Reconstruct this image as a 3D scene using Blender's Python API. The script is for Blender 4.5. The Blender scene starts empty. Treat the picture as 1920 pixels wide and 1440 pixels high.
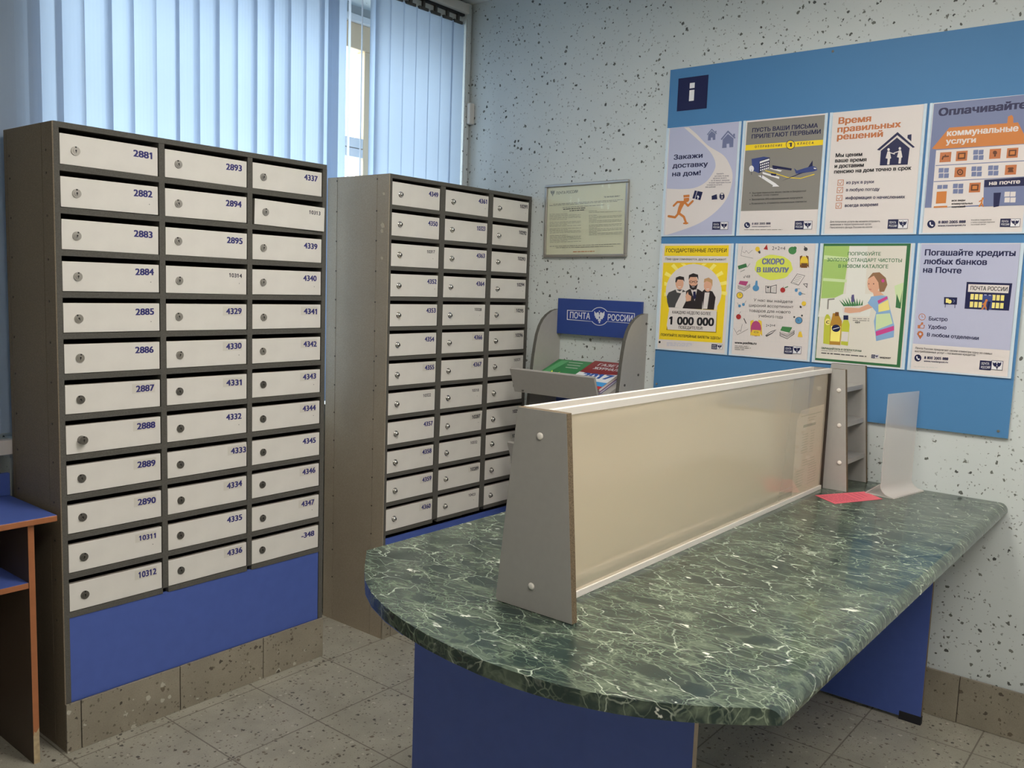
import bpy, bmesh, math, random
from mathutils import Vector, Matrix
from mathutils.geometry import tessellate_polygon
random.seed(7)
PI = math.pi
SC = bpy.context.scene
COL = SC.collection

# ---------------------------------------------------------------- camera
cam_d = bpy.data.cameras.new('camera'); cam = bpy.data.objects.new('camera', cam_d); COL.objects.link(cam)
cam_d.sensor_width = 36.0; cam_d.lens = 1637.15/1920*36; cam_d.clip_start = .02
_r = Vector((.628952, -.776636, .035441)); _u = Vector((.065143, .098072, .993045)); _f = Vector((.774710, .622269, -.112275))
cam.matrix_world = Matrix(((_r.x, _u.x, -_f.x, -3.1594), (_r.y, _u.y, -_f.y, -2.8623), (_r.z, _u.z, -_f.z, 1.41), (0, 0, 0, 1)))
SC.camera = cam
# ---------------------------------------------------------------- sky, exposure
SC.view_settings.view_transform = 'Standard'; SC.view_settings.look = 'None'
SC.view_settings.exposure = 0.08; SC.view_settings.gamma = 1.0; SC.view_settings.use_curve_mapping = False
W = bpy.data.worlds.new('sky'); SC.world = W; W.use_nodes = True
bg = W.node_tree.nodes['Background']; bg.inputs[0].default_value = (.80, .90, 1.0, 1); bg.inputs[1].default_value = 5.8
LAMP_STRENGTH = 27.0
LAMP_COLOR = (1.0, .93, .84)
LAMPS = [(-1.50, -1.80, 'square white ceiling lamp above the marble counter'), (-1.35, -3.55, 'square white ceiling lamp further back behind the counter'), (-2.65, -3.0, 'square white fill lamp added over the open floor')]  # last one is an unseen fill, added to brighten left-facing sides
pd = bpy.data.lights.new('window_daylight_portal', 'AREA'); pd.shape = 'RECTANGLE'; pd.size = 1.86; pd.size_y = 1.72
pd.cycles.is_portal = True
po = bpy.data.objects.new('window_daylight_portal', pd); COL.objects.link(po)
po.location = (-.99, .36, 1.745); po.rotation_euler = (-PI/2, 0, 0)

# ---------------------------------------------------------------- helpers
def lin(r, g, b):
    f = lambda c: c/255/12.92 if c/255 <= .04045 else ((c/255+.055)/1.055)**2.4
    return (f(r), f(g), f(b), 1)
def mat(name, col, rough=.5, spec=.5, metal=0, coat=0, noise=0, nscale=40, alpha=None):
    m = bpy.data.materials.new(name); m.use_nodes = True; nt = m.node_tree; b = nt.nodes['Principled BSDF']
    c = col if len(col) == 4 else (*col, 1)
    b.inputs['Base Color'].default_value = c; b.inputs['Roughness'].default_value = rough
    b.inputs['Specular IOR Level'].default_value = spec; b.inputs['Metallic'].default_value = metal
    b.inputs['Coat Weight'].default_value = coat; b.inputs['Coat Roughness'].default_value = .08
    if noise:
        tc = nt.nodes.new('ShaderNodeTexCoord'); n = nt.nodes.new('ShaderNodeTexNoise'); n.inputs['Scale'].default_value = nscale; n.inputs['Detail'].default_value = 5
        nt.links.new(tc.outputs['Object'], n.inputs['Vector'])
        r = nt.nodes.new('ShaderNodeMapRange'); r.inputs['From Min'].default_value = .3; r.inputs['From Max'].default_value = .7
        r.inputs['To Min'].default_value = 1-noise; r.inputs['To Max'].default_value = 1+noise
        nt.links.new(n.outputs['Fac'], r.inputs['Value'])
        x = nt.nodes.new('ShaderNodeVectorMath'); x.operation = 'SCALE'; x.inputs[0].default_value = c[:3]
        nt.links.new(r.outputs[0], x.inputs['Scale']); nt.links.new(x.outputs[0], b.inputs['Base Color'])
    return m
class NT:
    def __init__(s, name, rough=.5, spec=.5, coat=0):
        s.m = bpy.data.materials.new(name); s.m.use_nodes = True; s.t = s.m.node_tree; s.b = s.t.nodes['Principled BSDF']
        s.b.inputs['Roughness'].default_value = rough; s.b.inputs['Specular IOR Level'].default_value = spec; s.b.inputs['Coat Weight'].default_value = coat; s.b.inputs['Coat Roughness'].default_value = .06
        s.co = s.t.nodes.new('ShaderNodeTexCoord').outputs['Object']
    def n(s, typ, ins=(), **kw):
        nd = s.t.nodes.new('ShaderNode'+typ)
        for k, v in kw.items(): setattr(nd, k, v)
        for k, v in (ins.items() if isinstance(ins, dict) else enumerate(ins)):
            if v is None: continue
            if isinstance(v, bpy.types.NodeSocket): s.t.links.new(v, nd.inputs[k])
            else: nd.inputs[k].default_value = v
        return nd
    def math(s, op, a, b=None, c=None, clamp=False):
        nd = s.n('Math', [a, b, c], operation=op); nd.use_clamp = clamp; return nd.outputs[0]
    def mix(s, f, a, b):
        nd = s.n('Mix', data_type='RGBA')
        for k, v in ((0, f), (6, a), (7, b)):
            if isinstance(v, bpy.types.NodeSocket): s.t.links.new(v, nd.inputs[k])
            else: nd.inputs[k].default_value = v
        return nd.outputs[2]
    def noise(s, scale, detail=3, rough=.5, vec=None, lo=None, hi=None):
        o = s.n('TexNoise', {'Vector': vec or s.co, 'Scale': scale, 'Detail': detail, 'Roughness': rough})
        if lo is None: return o.outputs['Fac']
        return s.n('MapRange', {'Value': o.outputs['Fac'], 'From Min': lo, 'From Max': hi}).outputs[0]
    def warp(s, scale, amp, vec=None):
        n = s.n('TexNoise', {'Vector': vec or s.co, 'Scale': scale, 'Detail': 2.0})
        a = s.n('VectorMath', [n.outputs['Color'], (.5, .5, .5)], operation='SUBTRACT')
        a = s.n('VectorMath', {0: a.outputs[0], 'Scale': amp}, operation='SCALE')
        return s.n('VectorMath', [vec or s.co, a.outputs[0]], operation='ADD').outputs[0]
    def flecks(s, scale, active, size, vec):
        v = s.n('TexVoronoi', {'Vector': vec, 'Scale': scale, 'Randomness': 1.0})
        sep = s.n('SeparateColor', [v.outputs['Color']])
        r = s.math('MULTIPLY', s.math('SUBTRACT', sep.outputs[0], 1-active), size/active)
        r = s.math('MULTIPLY', r, s.math('ADD', sep.outputs[1], .3))
        return s.math('LESS_THAN', v.outputs['Distance'], r), sep.outputs[2]
    def col(s, c): s.t.links.new(c, s.b.inputs['Base Color']); return s.m

def wall_material():
    s = NT('speckled_plaster', .7, .25)
    n = s.noise(3, 4); base = s.mix(n, (.55, .605, .615, 1), (.645, .69, .69, 1))
    v = s.warp(110, .014)
    f1, h1 = s.flecks(52, .72, .27, v); f2, h2 = s.flecks(100, .6, .33, v)
    dens = s.noise(5, 3, .5, None, .3, .6)
    f2 = s.math('MULTIPLY', f2, dens)
    dark = s.mix(h1, (.02, .024, .022, 1), (.15, .155, .14, 1))
    c = s.mix(s.math('MULTIPLY', f1, .92), base, dark); c = s.mix(s.math('MULTIPLY', f2, .7), c, (.08, .09, .08, 1))
    return s.col(c)
def terrazzo(name, base, grout=None, scale=1.0):
    s = NT(name, .42, .4)
    n = s.noise(7, 4, .6, None, .3, .7); c = s.mix(n, tuple(x*.82 for x in base[:3])+(1,), tuple(min(1, x*1.12) for x in base[:3])+(1,))
    fine = s.noise(260, 2, .6, None, .42, .62); c = s.mix(s.math('MULTIPLY', fine, .3), c, tuple(x*.62 for x in base[:3])+(1,))
    v = s.warp(130, .012)
    f1, h1 = s.flecks(52*scale, .75, .38, v); f2, h2 = s.flecks(85*scale, .5, .4, v); f3, _ = s.flecks(41*scale, .35, .35, v)
    c = s.mix(s.math('MULTIPLY', f3, .5), c, (.62, .60, .52, 1))
    c = s.mix(s.math('MULTIPLY', f2, .75), c, (.10, .085, .06, 1)); c = s.mix(s.math('MULTIPLY', f1, .88), c, s.mix(h1, (.022, .02, .016, 1), (.13, .10, .07, 1)))
    if grout:
        sx = s.n('SeparateXYZ', [s.co]); g = None
        for ax, (o, p) in zip((0, 1), grout):
            t = s.math('FRACT', s.math('ADD', s.math('DIVIDE', s.math('SUBTRACT', sx.outputs[ax], o), p), 100.5))
            t = s.math('LESS_THAN', s.math('ABSOLUTE', s.math('SUBTRACT', t, .5)), .0023/p)
            g = t if g is None else s.math('MAXIMUM', g, t)
        c = s.mix(s.math('MULTIPLY', g, .85), c, (.13, .115, .09, 1))
    return s.col(c)
def marble():
    s = NT('green_marble_laminate', .25, .5, .2)
    m = s.n('Mapping', {'Vector': s.co, 'Rotation': (0, 0, .9), 'Scale': (1.7, .95, 1.0)}).outputs[0]
    w1 = s.warp(9, .055, m); w2 = s.warp(34, .022, w1); w3 = s.warp(3, .12, m)
    def veins(scale, wd, vec):
        v = s.n('TexVoronoi', {'Vector': vec, 'Scale': scale, 'Randomness': 1.0}, feature='DISTANCE_TO_EDGE')
        return s.n('MapRange', {'Value': v.outputs['Distance'], 'From Min': wd*.25, 'From Max': wd, 'To Min': 1.0, 'To Max': 0.0}).outputs[0]
    big = veins(9, .016, w2); mid = veins(21, .034, w2); small = veins(52, .085, w2)
    loc = lambda x: s.n('Mapping', {'Vector': m, 'Location': (x, x*2, 0)}).outputs[0]
    k1 = s.noise(7, 4, .6, loc(0), .42, .62); k2 = s.noise(11, 4, .6, loc(5), .42, .60); k3 = s.noise(8, 5, .6, loc(9), .44, .62)
    cl = s.noise(13, 8, .7, w1, .34, .68)
    c = s.mix(cl, (.022, .042, .034, 1), (.125, .165, .118, 1))
    def cells(scale, lo, hi, vec, thr):
        v = s.n('TexVoronoi', {'Vector': vec, 'Scale': scale, 'Randomness': 1.0}, feature='DISTANCE_TO_EDGE')
        r = s.n('SeparateColor', [s.n('TexVoronoi', {'Vector': vec, 'Scale': scale, 'Randomness': 1.0}).outputs['Color']]).outputs[0]
        return s.math('MULTIPLY', s.n('MapRange', {'Value': v.outputs['Distance'], 'From Min': lo, 'From Max': hi}).outputs[0], s.n('MapRange', {'Value': r, 'From Min': thr, 'From Max': thr+.25}).outputs[0])
    c = s.mix(s.math('MULTIPLY', cells(31, .03, .16, w2, .25), .7), c, (.014, .033, .030, 1))
    c = s.mix(s.math('MULTIPLY', cells(13, .02, .13, w2, .3), .88), c, (.010, .027, .026, 1))
    c = s.mix(s.math('MULTIPLY', s.math('MULTIPLY', small, k3), .5), c, (.22, .28, .20, 1))
    c = s.mix(s.math('MULTIPLY', s.math('MULTIPLY', mid, k1), .6), c, (.30, .37, .27, 1))
    c = s.mix(s.math('MULTIPLY', s.math('MULTIPLY', big, k2), .75), c, (.48, .55, .45, 1))
    hot = s.noise(30, 4, .55, w1, .645, .69); c = s.mix(s.math('MULTIPLY', hot, s.noise(8, 2, .5, loc(2), .5, .6)), c, (.74, .77, .69, 1))
    return s.col(c)
def fibreboard(name, a, b):
    s = NT(name, .75, .2); n = s.noise(420, 2, .7, None, .38, .62); n2 = s.noise(5, 4, .55, None, .3, .7)
    c = s.mix(n, a, b); c = s.mix(s.math('MULTIPLY', n2, .35), c, tuple(x*.7 for x in a[:3])+(1,)); return s.col(c)
def translucent(name, col, t):
    m = bpy.data.materials.new(name); m.use_nodes = True; nt = m.node_tree; b = nt.nodes['Principled BSDF']; out = nt.nodes['Material Output']
    b.inputs['Base Color'].default_value = col; b.inputs['Roughness'].default_value = .7; b.inputs['Specular IOR Level'].default_value = .2
    tr = nt.nodes.new('ShaderNodeBsdfTranslucent'); tr.inputs[0].default_value = col
    mx = nt.nodes.new('ShaderNodeMixShader'); mx.inputs[0].default_value = t
    nt.links.new(b.outputs[0], mx.inputs[1]); nt.links.new(tr.outputs[0], mx.inputs[2]); nt.links.new(mx.outputs[0], out.inputs[0]); return m
def clear(name, tint=(1, 1, 1, 1), milky=.0, milk=(.8, .8, .8, 1), rough=.03, tl_part=.0):
    # thin pane: mostly straight-through transparent, with fresnel reflection and a little haze
    m = bpy.data.materials.new(name); m.use_nodes = True; nt = m.node_tree; out = nt.nodes['Material Output']; b = nt.nodes['Principled BSDF']
    b.inputs['Base Color'].default_value = milk; b.inputs['Roughness'].default_value = rough; b.inputs['Specular IOR Level'].default_value = .5
    t = nt.nodes.new('ShaderNodeBsdfTransparent'); t.inputs[0].default_value = tint
    g = nt.nodes.new('ShaderNodeBsdfGlossy'); g.inputs[1].default_value = rough
    fr = nt.nodes.new('ShaderNodeFresnel'); ge = nt.nodes.new('ShaderNodeNewGeometry'); io = nt.nodes.new('ShaderNodeMapRange'); io.inputs['To Min'].default_value = 1.3; io.inputs['To Max'].default_value = 1/1.3
    nt.links.new(ge.outputs['Backfacing'], io.inputs['Value']); nt.links.new(io.outputs[0], fr.inputs[0])
    m1 = nt.nodes.new('ShaderNodeMixShader'); nt.links.new(fr.outputs[0], m1.inputs[0]); nt.links.new(t.outputs[0], m1.inputs[1]); nt.links.new(g.outputs[0], m1.inputs[2])
    m2 = nt.nodes.new('ShaderNodeMixShader'); m2.inputs[0].default_value = milky; nt.links.new(m1.outputs[0], m2.inputs[1]); nt.links.new(b.outputs[0], m2.inputs[2])
    tl = nt.nodes.new('ShaderNodeBsdfTranslucent'); tl.inputs[0].default_value = milk
    m3 = nt.nodes.new('ShaderNodeMixShader'); m3.inputs[0].default_value = tl_part; nt.links.new(b.outputs[0], m3.inputs[1]); nt.links.new(tl.outputs[0], m3.inputs[2]); nt.links.new(m3.outputs[0], m2.inputs[2])
    nt.links.new(m2.outputs[0], out.inputs[0]); return m
def emit(name, col, st):
    m = bpy.data.materials.new(name); m.use_nodes = True; b = m.node_tree.nodes['Principled BSDF']
    b.inputs['Base Color'].default_value = (.8, .8, .8, 1); b.inputs['Emission Color'].default_value = (*col, 1); b.inputs['Emission Strength'].default_value = st; return m

class MB:
    def __init__(s): s.v = []; s.f = []; s.i = []
    def face(s, pts, mi=0):
        n = len(s.v); s.v += [tuple(p) for p in pts]; s.f.append(tuple(range(n, n+len(pts)))); s.i.append(mi); return s
    def box(s, x0, y0, z0, x1, y1, z1, mi=0, front=None):
        # mi may be a dict of per-side indices: '-x','+x','-y','+y','-z','+z'
        x0, x1 = sorted((x0, x1)); y0, y1 = sorted((y0, y1)); z0, z1 = sorted((z0, z1)); n = len(s.v)
        s.v += [(x, y, z) for z in (z0, z1) for y in (y0, y1) for x in (x0, x1)]
        for k, q in (('-z', (0, 2, 3, 1)), ('+z', (4, 5, 7, 6)), ('-y', (0, 1, 5, 4)), ('+y', (2, 6, 7, 3)), ('-x', (0, 4, 6, 2)), ('+x', (1, 3, 7, 5))):
            s.f.append(tuple(n+a for a in q)); s.i.append(mi.get(k, mi.get('', 0)) if isinstance(mi, dict) else mi)
        return s
    def prism(s, poly, axis, a, b, mi=0, side=None):
        # poly in the two other axes (cyclic order x<y<z), extruded along axis from a to b
        def P(p, t):
            q = list(p); q.insert(axis, t); return tuple(q)
        n = len(s.v); k = len(poly); s.v += [P(p, a) for p in poly]+[P(p, b) for p in poly]
        s.f.append(tuple(range(n+k-1, n-1, -1))); s.i.append(mi); s.f.append(tuple(range(n+k, n+2*k))); s.i.append(mi)
        for j in range(k):
            s.f.append((n+j, n+(j+1) % k, n+k+(j+1) % k, n+k+j)); s.i.append(mi if side is None else side)
        return s
    def disc(s, c, axis, r, a, b, mi=0, n=20, dome=0):
        ring = [(c[0]+r*math.cos(2*PI*t/n), c[1]+r*math.sin(2*PI*t/n)) for t in range(n)]
        def P(p, t):
            q = list(p); q.insert(axis, t); return tuple(q)
        prev = [P(p, a) for p in ring]; rows = [prev, [P(p, b) for p in ring]]
        if dome:
            for k in (1, 2, 3):
                th = k*PI/8; rows.append([P((c[0]+(p[0]-c[0])*math.cos(th), c[1]+(p[1]-c[1])*math.cos(th)), b+dome*math.sin(th)) for p in ring])
        n0 = len(s.v); s.v += [p for row in rows for p in row]
        for i in range(len(rows)-1):
            for j in range(n): s.f.append((n0+i*n+j, n0+i*n+(j+1) % n, n0+(i+1)*n+(j+1) % n, n0+(i+1)*n+j)); s.i.append(mi)
        s.f.append(tuple(n0+n-1-j for j in range(n))); s.i.append(mi)
        s.f.append(tuple(n0+(len(rows)-1)*n+j for j in range(n))); s.i.append(mi)
        return s
    def build(s, name, mats, parent=None, bevel=0, seg=2, smooth=False, mx=None):
        me = bpy.data.meshes.new(name); me.from_pydata(s.v, [], s.f); me.update()
        for m in (mats if isinstance(mats, (list, tuple)) else [mats]): me.materials.append(m)
        me.polygons.foreach_set('material_index', s.i)
        bm = bmesh.new(); bm.from_mesh(me); bmesh.ops.recalc_face_normals(bm, faces=bm.faces); bm.to_mesh(me); bm.free()
        if mx is not None: me.transform(mx)
        if smooth:
            me.polygons.foreach_set('use_smooth', [True]*len(me.polygons))
            me.set_sharp_from_angle(angle=math.radians(40))
        return link(name, me, parent, bevel, seg)
def link(name, me, parent=None, bevel=0, seg=2):
    o = bpy.data.objects.new(name, me); COL.objects.link(o)
    if parent is not None:
        o.parent = parent; o.matrix_parent_inverse = Matrix.Identity(4)
        if not o.get('_local'): pass
    if bevel:
        b = o.modifiers.new('bevel', 'BEVEL'); b.width = bevel; b.segments = seg; b.limit_method = 'ANGLE'; b.angle_limit = math.radians(50)
    return o
def thing(name, label, cat, loc=(0, 0, 0), rotz=0, group=None):
    o = bpy.data.objects.new(name, None); COL.objects.link(o); o.location = loc; o.rotation_euler = (0, 0, rotz); o.empty_display_size = .05
    return tag(o, label, cat, group)
def tag(o, label, cat, group=None):
    o['label'] = label; o['category'] = cat
    if group: o['group'] = group
    return o
def struct(o): o['kind'] = 'structure'; return o
def dup(o, parent, loc=None):
    c = o.copy(); COL.objects.link(c); c.parent = parent
    if loc is not None: c.location = loc
    return c
_txt = {}
def split_loop(l):
    # an outline that crosses itself is cut at the crossing into simple loops; slivers are dropped
    n = len(l); o = lambda p, q, r: (q[0]-p[0])*(r[1]-p[1])-(q[1]-p[1])*(r[0]-p[0])
    for i in range(n):
        a, b = l[i], l[(i+1) % n]
        for j in range(i+2, n):
            if i == 0 and j == n-1: continue
            c, d = l[j], l[(j+1) % n]; u, v = o(a, b, c), o(a, b, d)
            if u*v < -1e-12 and o(c, d, a)*o(c, d, b) < -1e-12:
                t = u/(u-v); x = (c[0]+(d[0]-c[0])*t, c[1]+(d[1]-c[1])*t)
                return split_loop(l[:i+1]+[x]+l[j+1:])+split_loop([x]+l[i+1:j+1])
    ar = sum(p[0]*q[1]-q[0]*p[1] for p, q in zip(l, l[1:]+l[:1]))/2
    return [l] if n > 2 and abs(ar) > .0045 else []
def contours(t):
    # outline loops of a line of text in the built-in font; each outer loop with its holes is filled on its own
    f = bpy.data.curves.new('t', 'FONT'); f.body = t; f.size = 1; f.resolution_u = 3; f.fill_mode = 'NONE'
    o = bpy.data.objects.new('t', f); COL.objects.link(o); dg = bpy.context.evaluated_depsgraph_get()
    m = bpy.data.meshes.new_from_object(o.evaluated_get(dg)); bpy.data.objects.remove(o); bpy.data.curves.remove(f)
    nb = {}
    for e in m.edges:
        a, b = e.vertices; nb.setdefault(a, []).append(b); nb.setdefault(b, []).append(a)
    co = [v.co[:2] for v in m.vertices]; bpy.data.meshes.remove(m); seen = set(); loops = []
    for v0 in sorted(nb):
        if v0 in seen: continue
        loop = [v0]; seen.add(v0); nx = min(n for n in nb[v0])
        while nx is not None and nx not in seen:
            loop.append(nx); seen.add(nx); nx = next((n for n in nb[loop[-1]] if n not in seen), None)
        if len(loop) > 2:
            loops += split_loop([tuple(co[k]) for k in loop])
    area = lambda l: sum(a[0]*b[1]-b[0]*a[1] for a, b in zip(l, l[1:]+l[:1]))/2
    def inside(p, l):
        c = False
        for a, b in zip(l, l[1:]+l[:1]):
            if (a[1] > p[1]) != (b[1] > p[1]) and p[0] < (b[0]-a[0])*(p[1]-a[1])/(b[1]-a[1])+a[0]: c = not c
        return c
    res = []
    for l in loops:
        depth = [q for q in loops if q is not l and abs(area(q)) > abs(area(l)) and all(inside(p, q) for p in l)]
        if len(depth) % 2 == 0: res.append((l, [q for q in loops if q is not l and abs(area(q)) < abs(area(l)) and all(inside(p, l) for p in q)]))
    extra = []
    for l, h in res:   # the built-in figure 1 is a bare bar: give it its flag
        x0 = min(p[0] for p in l); x1 = max(p[0] for p in l); y0 = min(p[1] for p in l); y1 = max(p[1] for p in l)
        if '1' in t and len(l) == 4 and abs(y1-.682) < .004 and abs(y0) < .004 and abs(x1-x0-.098) < .006: extra.append(([(x0+.01, y1), (x0+.01, y1-.135), (x0-.125, y1-.215), (x0-.125, y1-.125)], []))
    return res+extra
def text_polys(body, weight):
    # flat outline polygons of a line of text: (verts with overlap layer, faces)
    key = (body, weight)
    if key in _txt: return _txt[key]
    if '_cap' not in _txt: _txt['_cap'] = max(p[1] for l, h in contours('Н') for p in l)
    cs = contours(body); cap = _txt['_cap']; w = max(0, weight)
    x0 = min(p[0] for l, h in cs for p in l); x1 = max(p[0] for l, h in cs for p in l); V = []; F = []
    for k3, (dx, dy) in enumerate([(0, 0)] if w < .006 else [(-w, -w*.5), (w, -w*.5), (-w, w*.5), (w, w*.5)]+([(0, 0)] if w > .03 else [])):
        for ci, (l, hs) in enumerate(cs):
            pts = [p for q in [l]+hs for p in q]; n = len(V)
            V += [((p[0]+dx-x0+w)/(x1-x0+2*w), (p[1]+dy)/cap, k3*3+ci % 3) for p in pts]
            F += [tuple(n+k for k in tri) for tri in tessellate_polygon([[Vector((p[0], p[1], 0)) for p in q] for q in [l]+hs])]
    _txt[key] = (V, F); return _txt[key]
def put_text(mb, body, weight, fn, mi):
    # fn maps (0..1 along the line, 0..1 cap height) to a point in space
    vs, fs = text_polys(body, weight); n = len(mb.v); mb.v += [fn(a, b, k) for a, b, k in vs]
    for f in fs: mb.f.append(tuple(n+k for k in f)); mb.i.append(mi)
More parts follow.
